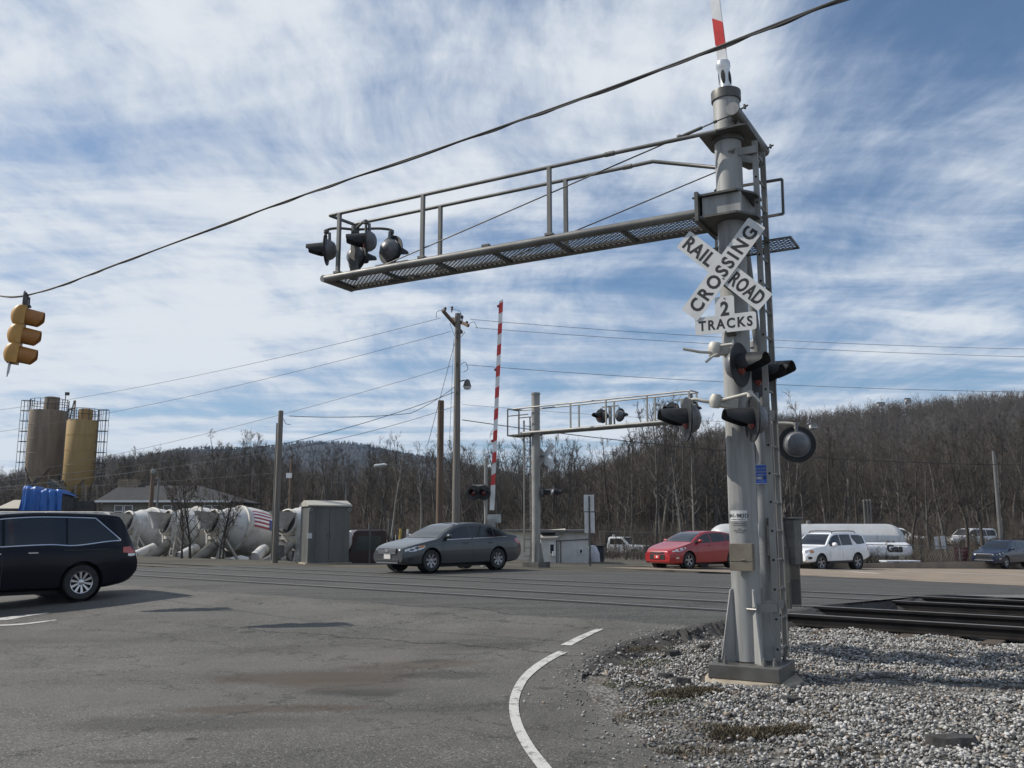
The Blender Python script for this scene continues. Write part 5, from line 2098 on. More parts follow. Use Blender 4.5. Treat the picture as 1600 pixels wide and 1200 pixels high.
# ================================================================ FAR SIGNALS, POLES, WIRES
DLENS = pbr('dark_red_lens', (.07, .008, .010), .2, 0, (.10, .012, .013), 9, 3, coat=.5)
fb = atY(838, 884, 34.0)
FA = math.atan2(-.62, .785)      # direction of its arm, towards the right and the camera
fm = thing('cantilever_signal', 'farther cantilever railroad signal with its pale arm pointing right, seen from behind', 'railroad signal', fb, FA)


def toF(p):
    q = p - fb
    c_, s_ = math.cos(FA), math.sin(FA)
    return Vector((q.x * c_ + q.y * s_, -q.x * s_ + q.y * c_, q.z))


def Fy(px, py, yy=0.0):
    v = ray(px, py)
    n = Vector((-math.sin(FA), math.cos(FA), 0))
    t = (yy - (CAMP - fb).dot(n)) / v.dot(n)
    return toF(CAMP + v * t)


FARM = pbr('far_mast_aluminium', (.22, .217, .20), .5, .2, (.30, .295, .275), 2, 6)
ztop = Fy(838, 617).z
za = Fy(845, 676).z
mb = MB()
mb.lathe([(.165, -.1), (.165, ztop), (.18, ztop), (.18, ztop + .08), (0, ztop + .1)], n=24, caps=False)
mb.build('pole', FARM, fm, 40)
mb = MB()
mb.box((0, 0, .02), (.75, .75, .25))
mb.build('base_plate', GALVD, fm, 0)
for k in range(4):
    a = R(90 * k + 20)
    mb = MB()
    dx, dy = math.cos(a), math.sin(a)
    t = Vector((-dy, dx, 0)) * .01
    P0 = [Vector((dx * .15, dy * .15, .1)), Vector((dx * .32, dy * .32, .1)), Vector((dx * .17, dy * .17, .9))]
    vs = [p - t for p in P0] + [p + t for p in P0]
    mb.add(vs, [(2, 1, 0), (3, 4, 5), (0, 1, 4, 3), (1, 2, 5, 4), (2, 0, 3, 5)])
    mb.build('gusset', FARM, fm, 0)
tipx = Fy(1086, 640).x
mb = MB()
for y in (-.28, .28):
    mb.tube([(-.5, y, za), (tipx, y, za)], .055, 12)
mb.tube([(tipx, -.3, za), (tipx, .3, za)], .055, 12)
mb.build('arm_pipe', FARM, fm, 40)
mb = MB()
grating(mb, .2, tipx - .05, -.23, .23, za - .01, 60, 5, .014, .007)
mb.build('walkway_grating', GALVD, fm, 0)
zr = za + .98
mb = MB()
mb.tube([(-.9, -.28, zr), (tipx, -.28, zr), (tipx, .28, zr), (-.9, .28, zr), (-.9, -.28, zr)], .027, 8)
mb.build('handrail', FARM, fm, 40)
for u in (.27, .50, .75, .99):
    for y in (-.28, .28):
        mb = MB()
        mb.bar((tipx * u, y, za), (tipx * u, y, zr), .05, .05)
        mb.build('rail_post', FARM, fm, 0)
mb = MB()
mb.box((-.55, 0, za - .06), (1.15, .75, .05))
grating(mb, -1.1, 0, -.35, .35, za - .04, 10, 6, .014, .02)
mb.build('service_platform', GALVD, fm, 0)
mb = MB()
for x in (-1.1, -.55):
    for y in (-.36, .36):
        mb.bar((x, y, za - .05), (x, y, za + (.98 if x < -1 else .7)), .04, .04)
for y in (-.36, .36):
    mb.bar((-1.1, y, za + .7), (-.1, y, za + .7), .035, .035)
mb.bar((-1.1, -.36, za + .98), (-1.1, .36, za + .98), .035, .035)
mb.build('platform_rail', GALVD, fm, 0)
lx = Fy(828, 700).x
lad2 = thing('ladder', 'thin grey ladder fixed along the left side of the farther signal pole', 'ladder', fb, FA)
for y in (-.2, .2):
    mb = MB()
    mb.box((-.42, y, za * .5 + .5), (.06, .03, za))
    mb.build('side_rail', GALV, lad2, 0)
for k in range(17):
    mb = MB()
    mb.tube([(-.42, -.2, .35 + .31 * k), (-.42, .2, .35 + .31 * k)], .014, 6)
    mb.build('rung', GALV, lad2, 40)
for u, yoff, nr in ((.50, 0, (.1, 1)), (.93, 0, (.1, 1))):
    ux = tipx * u
    mb = MB()
    mb.bar((ux, 0, za), (ux, 0, za + .72), .09, .09)
    mb.bar((ux - .35, .0, za + .75), (ux + .35, .0, za + .75), .05, .05)
    mb.build('light_post', FARM, fm, 0)
    for sx in (-.36, .36):
        flasher(fm, Vector((ux + sx, .1, za + .42)), (.25, .97, -.05), rad=.25, math_=GREYP)
    flasher(fm, Vector((ux - .36, -.12, za + .42)), (-.3, -.95, -.05), rad=.25)
for sx in (.25, .75):
    flasher(fm, Vector((sx, .2, Fy(855, 770).z)), (.9, .45, 0), rad=.23)
mb = MB()
mb.tube([(0, .2, Fy(855, 765).z), (.8, .2, Fy(855, 765).z)], .03, 8)
mb.build('light_crossarm', FARM, fm, 40)
cb2 = thing('crossbuck', 'crossbuck sign seen from its bare back on the farther signal pole', 'crossbuck sign', fb + Vector((0, 0, Fy(850, 712).z)), FA)
for k, a in enumerate((45, -45)):
    mb = MB()
    mb.box((0, 0, 0), (1.22, .004, .23), Matrix.Translation((.22, .24 + .02 * k, 0)) @ Matrix.Rotation(R(a), 4, 'Y'))
    mb.build('blade', SIGNBACK, cb2, 0)
mb = MB()
mb.bar((0, .0, 0), (.22, .24, 0), .06, .06)
mb.build('sign_bracket', GALVD, cb2, 0)

# far gate
gb = atY(762, 884, 32.5)
gb.z = float(G(gb.x, gb.y))
g2 = thing('crossing_gate', 'farther crossing gate with paired dark red lights and its long striped arm raised', 'crossing gate', gb)


def at2(px, py):
    return atY(px, py, gb.y) - gb


mtx = at2(759, 800).x
mb = MB()
mb.lathe([(.062, 0), (.062, at2(759, 715).z), (0, at2(759, 715).z + .03)], (mtx, 0, 0), n=14, caps=False)
mb.lathe([(.18, 0), (.18, .2), (.1, .35)], (mtx, 0, 0), n=14, caps=False)
mb.build('mast_pipe', FARM, g2, 40)
for px in (740, 756):
    p = at2(px, 770)
    flasher(g2, Vector((p.x, -.12, p.z)), (-.25, -.97, 0), rad=.27, hood=.2, lensm=DLENS)
mb = MB()
p = at2(745, 759)
mb.tube([Vector((p.x - .15, -.02, p.z)), Vector((mtx + .05, -.02, p.z))], .03, 8)
mb.build('light_crossarm', FARM, g2, 40)
mb = MB()
a, b = at2(762, 803), at2(783, 811)
mb.box(((a.x + b.x) / 2, 0, (a.z + b.z) / 2 - .08), (b.x - a.x, .4, .30))
mb.build('machine_case', pbr('machine_case_paint', (.33, .33, .32), .5, 0, (.42, .42, .40), 4, 5), g2, 0, bevel=.02)
for dy in (-.25, .25):
    mb = MB()
    a, b = at2(764, 813), at2(772, 826)
    mb.box(((a.x + b.x) / 2, dy, (a.z + b.z) / 2), (.3, .06, .38))
    mb.build('counterweight', FARM, g2, 0)
mb = MB()
a = at2(757, 723)
mb.bar((a.x, 0, a.z), (a.x + .75, 0, a.z), .02, .02)
mb.build('arm_bracket', FARM, g2, 0)
p0, p1 = at2(768.5, 797), at2(783, 468)
p0.y = p1.y = .1
d_ = (p1 - p0).normalized()
Lg = (p1 - p0).length
mb1, mb2, mb3 = MB(), MB(), MB()
lx_ = Vector((1, 0, 0)) - d_ * d_.x
lx_.normalize()
k, l = 0, .9
mb1.bar(p0, p0 + d_ * .9, .05, .17)


def seg2(mb, l0, l1, sl=.09, w=.125, t=.04):
    vs = []
    for l_ in (l0, l1):
        for i, j_ in ((-1, -1), (1, -1), (1, 1), (-1, 1)):
            vs.append(p0 + d_ * (l_ + i * sl * .5) + lx_ * (i * w / 2) + Vector((0, j_ * t / 2, 0)))
    mb.add(vs, [(3, 2, 1, 0), (4, 5, 6, 7), (0, 1, 5, 4), (1, 2, 6, 5), (2, 3, 7, 6), (3, 0, 4, 7)])


seg2(mb1, .85, Lg, w=.15)
while l < Lg:
    seg2(mb2, l, min(l + .405, Lg), w=.155, t=.045) if k % 2 == 0 else None
    l += .405
    k += 1
ga2 = mb1.build('gate_arm', WHITEP, g2, 0)
mb2.build('red_stripes', REDSTR, ga2, 0)
for u in (.32, .66, .97):
    mb = MB()
    mb.lathe([(0, -.06), (.05, -.04), (.05, .04), (0, .06)], p0 + d_ * Lg * u - lx_ * .1, n=10, caps=False)
    mb.build('arm_lamp', REDLENS, ga2, 40)

# ---------------------------------------------------------------- poles
def pole(name, label, cat, px, ptop, pbase, Y, r0, r1, mat, cap=True, z0=None):
    top = atY(px, ptop, Y)
    base = Vector((top.x, Y, z0 if z0 is not None else float(G(top.x, Y)) - .1))
    o = thing(name, label, cat, base)
    mb = MB()
    mb.lathe([(r0, 0), (r1, top.z - base.z), (0, top.z - base.z + .02)], n=16, caps=False)
    mb.build('shaft', mat, o, 50)
    return o, base, top


up, ub, ut = pole('utility_pole', 'tallest weathered wooden utility pole with two crossarms and a lamp, behind the grey sedan', 'utility pole', 715.5, 490, 0, 41, .19, .135, WOODP)


def uy(px, py):
    return atY(px, py, 41) - ub


mb = MB()
q0, q1 = uy(694, 492), uy(727, 517)
mb.bar((q0.x, -.9, q0.z), (q1.x - .2, .6, q1.z + .05), .11, .14)
mb.build('crossarm', WOODB, up, 0)
mb = MB()
q0, q1 = uy(705, 491), uy(733, 514)
mb.bar((q0.x, .9, q0.z), (q1.x, -.7, q1.z), .11, .14)
mb.build('crossarm', WOODB, up, 0)
mb = MB()
for a, b in (((703, 505), (710, 525)), ((727, 518), (720, 527))):
    mb.bar(uy(*a), uy(*b), .04, .02)
mb.build('arm_brace', GALVD, up, 0)
INS = pbr('insulator_brown', (.05, .035, .03), .3)
for px, py in ((695.5, 485), (706, 484), (729.5, 507), (722, 498)):
    p = uy(px, py)
    mb = MB()
    mb.lathe([(.03, -.12), (.03, 0), (.07, .02), (.05, .07), (.08, .09), (.04, .16), (0, .17)], p, n=10, caps=False)
    mb.build('insulator', INS, up, 40)
mb = MB()
for pts in (((695, 484), (683, 487), (682, 497)), ((706, 484), (718, 486), (722, 497)), ((729, 509), (740, 503), (746, 513)), ((720, 570), (727, 566), (731, 577), (724, 581))):
    mb.tube(smooth_line([uy(*p) for p in pts], 5), .012, 5)
mb.build('jumper_wire', WIREM, up, 0)
mb = MB()
mb.tube([uy(718, 596), uy(726, 594)], .03, 8)
p = uy(730, 600)
mb.lathe([(.05, .22), (.12, .16), (.20, -.12)], p, n=18, caps=False)
mb.build('lamp_hood', GALVD, up, 40)
mb = MB()
mb.lathe([(.19, -.12), (.15, -.24), (0, -.28)], p, n=18, caps=False)
mb.build('lamp_glass', pbr('lamp_refractor', (.5, .5, .48), .2), up, 40)
mb = MB()
for py in (520, 527, 570, 614):
    a = uy(715, py)
    mb.box((a.x, -.18, a.z), (.12, .1, .14))
mb.build('bracket', GALVD, up, 0)

bpole, bb, bt = pole('wooden_pole', 'shorter brown wooden pole just left of the tallest utility pole', 'pole', 689, 626, 0, 42, .17, .15, WOODB)
lp, lb, lt = pole('wooden_pole', 'grey wooden pole standing by the mixer trucks, left of the metal cabinet', 'pole', 439, 642, 0, 35.5, .125, .10, WOODP)
mb = MB()
p = atY(437, 861, 35.2) - lb
mb.box((p.x, -.2, p.z), (.28, .12, .45))
mb.build('meter_box', GALVD, lp, 0)
mb = MB()
mb.tube([Vector((-.1, -.16, .2)), Vector((-.1, -.15, 5.6))], .03, 6)
mb.build('conduit', GALV, lp, 40)
mb = MB()
mb.tube(smooth_line([atY(443, 654, 35.4) - lb, atY(447, 662, 35.4) - lb, atY(454, 663, 35.4) - lb], 4), .012, 5)
mb.build('service_drop', WIREM, lp, 0)
rp, rb, rt_ = pole('metal_pole', 'pale straight pole rising before the woods at the right edge', 'pole', 1552, 705, 0, 62, .16, .10, GALV)
sp, sb, st_ = pole('light_pole', 'dark wooden pole carrying a round lamp, in front of the office roof', 'lamp post', 239, 742, 0, 60, .16, .13, WOODB, z0=-.6)
mb = MB()
mb.lathe([(0, .05), (.12, .07), (.17, .2), (.13, .36), (0, .4)], atY(239, 742, 60) - sb, n=14, caps=False)
mb.build('lamp_head', pbr('globe_lamp', (.22, .22, .21), .3), sp, 40)
sp2, sb2, st2 = pole('light_pole', 'thin pale steel lamp pole just right of the dark lamp pole', 'lamp post', 248, 750, 0, 56, .09, .06, GALV, z0=-.9)
mb = MB()
mb.tube(smooth_line([atY(248, 752, 56) - sb2, atY(247, 748, 56) - sb2, atY(243, 748, 56) - sb2], 4), .05, 8)
mb.build('lamp_arm', GALV, sp2, 40)
vp, vb, vt = pole('vent_pole', 'thin dark pole with a white box, right of the grey wooden pole', 'pole', 455, 718, 0, 46, .06, .045, WOODB, z0=-1.5)
mb = MB()
mb.box(tuple(atY(451.5, 743, 45.8) - vb), (.25, .2, .25))
mb.build('box', WHITEP, vp, 0)
hp, hb_, ht = pole('antenna_mast', 'slim pale antenna mast with three upright rods behind the metal cabinet', 'antenna', 541, 755, 0, 44, .05, .04, GALV, z0=-1.5)
mb = MB()
q = lambda px, py: atY(px, py, 44) - hb_
mb.bar(q(518, 753), q(542, 754), .04, .04)
for px, a, b in ((518, 738, 767), (527, 738, 768), (536, 737, 768)):
    mb.bar(q(px, a), q(px, b), .025, .025)
mb.build('antenna_rods', GALV, hp, 0)
# three vent stacks beyond the tank
for i, px in enumerate((1349.5, 1354.5, 1359.5)):
    o, b_, t_ = pole('vent_stack', ('left', 'middle', 'right')[i] + ' one of three thin pale vent pipes rising behind the large tank', 'vent pipe', px, 783 - i * .3, 0, 66, .07, .06, GALV)
    o['group'] = 'vent pipes behind the tank'
    mb = MB()
    mb.lathe([(.09, -.05), (.09, .1), (0, .12)], t_ - b_, n=10, caps=False)
    mb.build('cap', GALV, o, 40)

# ---------------------------------------------------------------- span wire with traffic signals
A_ = Vector((-22.0, 26.8, 6.9))
S1 = atY(41, 461, 14.9)
S0 = atY(-95, 470, 17.3)
span = thing('span_wire', 'thick black twisted span wire crossing the sky above the whole scene', 'wire', S1)
E1 = atY(1310, 0, 5.45)
pm = [atY(200, 406, 13.2), atY(450, 313, 11.1), atY(700, 227, 9.2), atY(1000, 120, 7.15)]
pts = smooth_line([A_, S0, S1] + pm + [E1, E1 + (E1 - pm[-1]) * 1.4], 14)
mb = MB()
k = [p - S1 for p in pts]
tw = []
for i, p in enumerate(k):
    tw.append(p + Vector((0, 0, .010 * math.sin(i * 1.7))))
mb.tube(k, .011, 6)
mb.tube([p + Vector((.008, 0, .008 * math.sin(i * .37 + math.sin(i * .11) * 2) - .011)) for i, p in enumerate(smooth_line(k, 3))], .009, 6)
mb.tube([p + Vector((-.006, .005, .008 * math.cos(i * .23 + math.sin(i * .07)) - .008)) for i, p in enumerate(smooth_line(k, 3))], .007, 6)
mb.build('cable', WIREM, span, 40)

YEL = pbr('signal_yellow', (.50, .265, .06), .5, 0, (.42, .225, .055), 4, 6)
YELH = pbr('signal_hood_ochre', (.36, .155, .035), .5, 0, (.30, .13, .03), 4, 6)


def traffic_light(p, label, rz, tilt):
    t = thing('traffic_light', label, 'traffic light', p, rz, 'traffic lights on the span wire')
    T = Matrix.Rotation(tilt, 4, 'X') @ Matrix.Identity(4)
    H = .335
    ztop = -.20
    for k in range(3):
        zc_ = ztop - H * (k + .5)
        mb = MB()
        # rounded back
        n, m = 12, 10
        vs, fs = [], []
        for i in range(m + 1):
            v = i / m
            zz = zc_ + H / 2 - H * v
            bul = .10 + .075 * math.sin(math.pi * v) ** .6
            for j in range(n + 1):
                a = math.pi * j / n
                vs.append((.155 * math.cos(a) * (.86 + .14 * math.sin(math.pi * v) ** .5), bul * math.sin(a) ** .7, zz))
        for i in range(m):
            for j in range(n):
                a = i * (n + 1) + j
                fs.append((a, a + n + 1, a + n + 2, a + 1))
        mb.add(vs, fs)
        mb.box((0, -.03, zc_), (.325, .07, H - .008))
        mb.M = None
        mb.v = [tuple(T @ Vector(v)) for v in mb.v]
        sec_ = mb.build('signal_section', YEL, t, 50)
        hd = MB()
        c = Vector((0, -.065, zc_))
        r0 = .148
        n = 26
        vs, fs = [], []
        for i in range(n + 1):
            a = R(-62) + R(304) * i / n
            low = max(0, -math.sin(a))
            ln = .27 - .10 * low
            for r_, l_ in ((r0, 0), (r0 * .97, ln), (r0 * .97 - .006, ln), (r0 - .006, 0)):
                vs.append(Vector((math.cos(a) * r_, -l_, math.sin(a) * r_ - .10 * l_)) + c)
        for i in range(n):
            for j in range(4):
                fs.append((i * 4 + j, i * 4 + (j + 1) % 4, (i + 1) * 4 + (j + 1) % 4, (i + 1) * 4 + j))
        hd.add(vs, fs)
        hd.v = [tuple(T @ Vector(v)) for v in hd.v]
        hd.build('hood', YELH, sec_, 40)
        ln_ = MB()
        ln_.lathe([(.14, 0), (.10, .03), (0, .045)], c + Vector((0, .0, 0)), (0, -1, 0), 20, caps=False)
        ln_.v = [tuple(T @ Vector(v)) for v in ln_.v]
        ln_.build('lens', (pbr('lens_dark_red', (.12, .01, .01), .2), pbr('lens_dark_amber', (.14, .07, .01), .2), pbr('lens_dark_green', (.01, .08, .06), .2))[k], sec_, 40)
    mb = MB()
    mb.box((0, 0, ztop + .06), (.08, .08, .14))
    mb.box((-.12, .0, ztop + .10), (.015, .06, .22), Matrix.Rotation(R(8), 4, 'Y'))
    mb.box((.12, .0, ztop + .08), (.015, .10, .18), Matrix.Rotation(R(-16), 4, 'Y'))
    mb.lathe([(.10, 0), (.08, .04), (.03, .05)], (0, 0, ztop), n=14, caps=False)
    mb.tube(smooth_line([(-.2, 0, .03), (-.27, 0, -.06), (-.24, 0, -.17), (-.17, 0, -.15), (-.12, 0, -.10)], 5), .014, 6)
    mb.tube([(-.14, 0, .005), (.12, 0, .02)], .03, 8)
    mb.build('hanger', GALVD, t, 40)
    mb = MB()
    mb.prism([(-.11, 0), (.11, 0), (.10, -.14), (-.03, -.25), (-.09, -.16)], -.006, .006, T @ Matrix.Translation((0, 0.05, ztop - 3 * H)) @ Matrix.Rotation(R(90), 4, 'X'))
    mb.build('tether_plate', SIGNBACK, t, 0)
    return t


# the housing faces right, showing its rounded back at left
t1 = traffic_light(S1 + Vector((0, 0, -.01)), 'yellow three-lamp traffic light hanging tilted from the black span wire at far left', R(112), R(5))
t2 = dup(t1, S0 + Vector((0, 0, -.01)), R(112), 'yellow traffic light on the span wire outside the left edge of the picture')

# ---------------------------------------------------------------- overhead wires
def wire(label, pts, r=.010, mat=WIREG, sag=0.0, group='overhead wires of the utility pole'):
    P = [Vector(p) for p in pts]
    o = thing('overhead_wire', label, 'wire', P[0], 0, group)
    out = []
    for i in range(len(P) - 1):
        for k in range(14):
            u = k / 14
            q = P[i].lerp(P[i + 1], u)
            q.z -= sag * 4 * u * (1 - u)
            out.append(q - P[0])
    out.append(P[-1] - P[0])
    mb = MB()
    mb.tube(out, r, 5)
    mb.build('strand', mat, o, 0)


U = lambda px, py: atY(px, py, 41)
wire('highest wire running right from the utility pole crossarm', [U(735, 499), atY(1640, 546, 44)], .011, WIREG, .25)
wire('second highest wire running right from the utility pole', [U(742, 512), atY(1640, 558.5, 43)], .011, WIREG, .2)
wire('third wire down running right from the utility pole, nearly level', [U(728, 570), atY(1640, 613, 43)], .012, WIREG, .25)
wire('faint wire running right from the pole toward the farther signal mast', [U(722, 632), atY(1640, 668, 44)], .008, WIREG, .35)
wire('lowest and thickest wire running right from the pole across the dark woods', [U(722, 656), atY(1640, 727, 42)], .020, WIREM, .5)
wire('highest wire running left from the utility pole into the sky', [U(688, 497), atY(-60, 648, 62)], .011, WIREG, .5)
wire('second wire running left from the utility pole into the sky', [U(704, 518), atY(-60, 683, 62)], .011, WIREG, .5)
wire('third wire running left from mid pole, sagging past the far hill', [U(706, 572), atY(-60, 752, 64)], .010, WIREG, .6)
wire('upper of two wires from the utility pole to the grey wooden pole', [U(712, 603), atY(641, 646, 39), atY(452, 650, 35.5)], .014, WIREM, .1)
wire('lower of two wires from the utility pole past the grey wooden pole, to the yard', [U(712, 612), atY(450, 692, 37), atY(-60, 757, 46)], .014, WIREM, .15)
wire('sagging wire below the others crossing in front of the silos', [U(710, 635), atY(445, 703, 37), atY(-60, 767, 46)], .011, WIREG, .15)
wire('low wire crossing in front of the silo legs', [atY(440, 738, 36), atY(-60, 768, 40)], .010, WIREG, .1)
wire('low dark wire running left from the brown pole to a hanging lamp', [atY(690, 717, 42), atY(590, 727, 44), atY(470, 742, 47)], .014, WIREM, .1)
wire('guy wire slanting down left from the top of the utility pole', [U(712, 530), atY(668, 696, 42)], .012, WIREM, 0)
wire('second guy wire dropping down from the utility pole', [U(709, 530), atY(702, 700, 41.5)], .010, WIREM, 0)
hl = thing('hanging_lamp', 'small pale street lamp head hanging on the low wire before the woods', 'lamp', atY(594, 727, 44))
mb = MB()
mb.lathe([(0, -.32), (.07, -.28), (.085, .2), (.03, .34), (0, .35)], (0, 0, 0), (1, 0, .1), 12, caps=False)
mb.build('lamp_housing', SIGNBACK, hl, 40)
mb = MB()
mb.box((0, 0, .09), (.06, .04, .12))
mb.build('clamp', GALVD, hl, 0)
# ================================================================ YARD, BUILDINGS, TANKS
CAB = pbr('cabinet_aluminium', (.085, .088, .082), .55, .15, (.135, .135, .125), 1.2, 7, stretch=(1, 1, .25))
# metal signal cabinet
def frame_at(px, py, Y):
    return atY(px, py, Y)


cp = atY(505, 880, 35)
cabz = float(G(cp.x, cp.y))
cab = thing('signal_cabinet', 'grey metal signal cabinet with double doors beside the road, between mixer truck and sedan', 'cabinet', (cp.x, cp.y, cabz - .05))
ca = R(27)
Lc = lambda x, y, z: (x * math.cos(ca) - y * math.sin(ca), x * math.sin(ca) + y * math.cos(ca), z)
RZc = Matrix.Rotation(ca, 4, 'Z')
pc0 = atY(463, 880, 34.4)
w_, dep, h_ = 1.62, 1.25, 2.22
RZc = Matrix.Translation((-.02, .2, 0)) @ RZc
mb = MB()
mb.box((0, 0, h_ / 2), (w_, dep, h_), RZc)
body = mb.build('body', CAB, cab, 0, bevel=.015)
mb = MB()
n = [(-w_ / 2 - .06, -dep / 2 - .08, h_), (w_ / 2 + .06, -dep / 2 - .08, h_), (w_ / 2 + .06, dep / 2 + .08, h_), (-w_ / 2 - .06, dep / 2 + .08, h_)]
vs = n + [(x, y, h_ + .05) for x, y, z in n] + [(-w_ / 2 - .06, 0, h_ + .24), (w_ / 2 + .06, 0, h_ + .24)]
mb.add(vs, [(0, 3, 2, 1), (0, 1, 5, 4), (2, 3, 7, 6), (4, 5, 9, 8), (6, 7, 8, 9), (0, 4, 8, 7, 3), (1, 2, 6, 9, 5)], RZc)
mb.build('roof', pbr('cabinet_roof', (.36, .34, .29), .5, .1, (.42, .40, .34), 3, 5), cab, 0)
for x0 in (-.44, .10):
    mb = MB()
    mb.box((x0 + .17, -dep / 2 - .012, h_ / 2 - .02), (.52, .02, h_ - .22), RZc)
    d_ = mb.build('door', CAB, cab, 0, bevel=.006)
    mb = MB()
    mb.box((x0 + (.38 if x0 < 0 else -.04), -dep / 2 - .04, h_ * .5), (.03, .04, .14), RZc)
    mb.build('handle', GALV, d_, 0)
mb = MB()
mb.box((-w_ / 2 + .06, -dep / 2 - .008, 1.1), (.17, .012, .2), RZc)
mb.build('notice', SIGNW, cab, 0)
for x in (-w_ / 2 + .06, w_ / 2 - .02):
    mb = MB()
    mb.lathe([(.05, -.015), (.065, 0), (.05, .015)], RZc @ Vector((x, -dep / 2 - .03, h_ - .12)), RZc.to_3x3() @ Vector((0, -1, 0)), 12, caps=False)
    mb.build('lifting_eye', SIGNW, cab, 30)
mb = MB()
mb.box((w_ / 2 + .02, .15, h_ - .35), (.04, .55, .45), RZc)
mb.box((w_ / 2 + .015, -.25, 1.0), (.03, .12, .15), RZc)
mb.build('vent_hood', CAB, cab, 0)
mb = MB()
mb.box((0, 0, -.02), (w_ + .2, dep + .2, .2), RZc)
mb.build('plinth', CONC, cab, 0)

# concrete mixer trucks ------------------------------------------------------
MXW = pbr('mixer_white', (.46, .44, .40), .6, 0, (.19, .175, .15), 1.6, 10, .46, .74)
MXG = pbr('mixer_drum_dirty', (.50, .495, .48), .55, 0, (.20, .18, .15), 1.3, 10, .46, .76)
MXD = pbr('mixer_dark_parts', (.05, .048, .045), .7, 0, (.09, .085, .08), 3, 6)
FLAGR = pbr('flag_red', (.30, .05, .06), .6)
FLAGB = pbr('flag_blue', (.055, .065, .20), .6)


def mixer(label, loc, rz, cabcol, flag=False, chute_side=1):
    """local x points forward; the rear with hopper and chute at -x"""
    t = thing('mixer_truck', label, 'mixer truck', loc, rz, 'concrete mixer trucks in the yard')
    ax = Vector((math.cos(R(13)), 0, -math.sin(R(13))))     # drum axis, rear end high
    p0 = Vector((-2.9, 0, 3.30))
    mb = MB()
    prof = [(.52, 0), (.60, .25), (.86, .75), (1.10, 1.45), (1.17, 1.85), (1.19, 2.4), (1.17, 2.95), (1.02, 3.7), (.72, 4.4), (.45, 4.8), (0, 4.85)]
    mb.lathe(prof, p0, ax, 32, caps=False)
    drum = mb.build('drum', MXG, t, 50)
    mb = MB()
    mb.lathe([(1.06, 1.30), (1.15, 1.32), (1.15, 1.46), (1.09, 1.48)], p0, ax, 32, caps=False)
    mb.lathe([(.58, -.02), (.64, 0), (.64, .12), (.58, .14)], p0, ax, 28, caps=False)
    mb.build('drum_ring', MXW, drum, 40)
    mb = MB()
    mb.lathe([(0, .05), (.50, .03), (.50, .0)], p0, ax, 24, caps=False)
    mb.build('drum_mouth', MXD, drum, 40)
    if flag:
        for i in range(13):
            for part_ in range(1):
                pass
        m1, m2, m3 = MB(), MB(), MB()

        def wrap(mb, u0, u1, a0, a1, off=.012):
            nn, mm = 6, 6
            vs, fs = [], []
            rx = Vector((0, 1, 0))
            ry = ax.cross(rx)
            ry = -ry if ry.z < 0 else ry
            for i in range(nn + 1):
                u = u0 + (u1 - u0) * i / nn
                r_ = float(np.interp(u, [q[1] for q in prof], [q[0] for q in prof])) + off
                for j in range(mm + 1):
                    a = a0 + (a1 - a0) * j / mm
                    vs.append(p0 + ax * u + rx * (-math.cos(a) * r_) + ry * (math.sin(a) * r_))
            for i in range(nn):
                for j in range(mm):
                    k = i * (mm + 1) + j
                    fs.append((k, k + 1, k + mm + 2, k + mm + 1))
            mb.add(vs, fs)
        for i in range(9):
            wrap(m1 if i % 2 == 0 else m2, 1.62, 3.1, R(8 + 5.2 * i), R(8 + 5.2 * (i + 1)), .012)
        wrap(m3, 2.45, 3.1, R(8), R(8 + 5.2 * 5), .018)
        f_ = m1.build('flag_stripes', FLAGR, drum, 50)
        m2.build('flag_white', WHITEP, drum, 50)
        m3.build('flag_canton', FLAGB, drum, 50)
    # charge hopper and its legs
    mb = MB()
    mb.lathe([(.30, -.7), (.36, -.5), (.62, .05), (.66, .08), (.60, .06), (.34, -.5)], p0 + Vector((-.25, 0, .35)), (.12, 0, 1), 20, caps=False)
    mb.build('hopper', MXG, t, 40)
    mb = MB()
    for y in (-.62, .62):
        mb.bar((-2.55, y, 1.0), (-2.75, y * .9, 3.2), .14, .20)
        mb.bar((-1.5, y, 1.1), (-2.65, y, 2.7), .10, .10)
        mb.bar((-3.1, y, 1.0), (-2.75, y, 2.2), .08, .08)
    mb.bar((-2.7, -.65, 2.55), (-2.7, .65, 2.55), .14, .16)
    mb.lathe([(.62, -.03), (.86, -.03), (.86, .05), (.62, .05)], p0 + ax * .72 + Vector((0, 0, 0)), ax, 28, caps=False)
    mb.build('pedestal', MXW, t, 40)
    # fixed chute: half pipe swinging out behind, and the folded extension
    def half_pipe(pts, r0, r1, open_up=True):
        mb = MB()
        nn = 12
        vs, fs = [], []
        for i, p in enumerate(pts):
            p = Vector(p)
            d = (Vector(pts[min(i + 1, len(pts) - 1)]) - Vector(pts[max(i - 1, 0)])).normalized()
            s_ = d.cross(Vector((0, 0, 1))).normalized()
            u_ = s_.cross(d)
            r_ = r0 + (r1 - r0) * i / (len(pts) - 1)
            for j in range(nn + 1):
                a = R(180) + R(180) * j / nn
                for rr_ in (r_, r_ - .03):
                    vs.append(p + s_ * math.cos(a) * rr_ + u_ * math.sin(a) * rr_)
        m_ = 2 * (nn + 1)
        for i in range(len(pts) - 1):
            for j in range(nn):
                a = i * m_ + 2 * j
                fs += [(a, a + 2, a + 2 + m_, a + m_), (a + 1, a + 1 + m_, a + 3 + m_, a + 3)]
        mb.add(vs, fs)
        return mb
    cs = chute_side
    half_pipe([(-2.85, 0, 2.45), (-3.15, .1 * cs, 2.1), (-3.5, .3 * cs, 1.75), (-3.9, .65 * cs, 1.5)], .52, .34).build('chute', MXW, t, 50)
    mb = MB()
    mb.tube([(-3.95, .9 * cs, 1.62), (-2.9, 1.25 * cs, 2.0)], .27, 18, caps=False)
    mb.tube([(-3.93, .9 * cs, 1.62), (-3.90, .9 * cs, 1.63)], .235, 18)
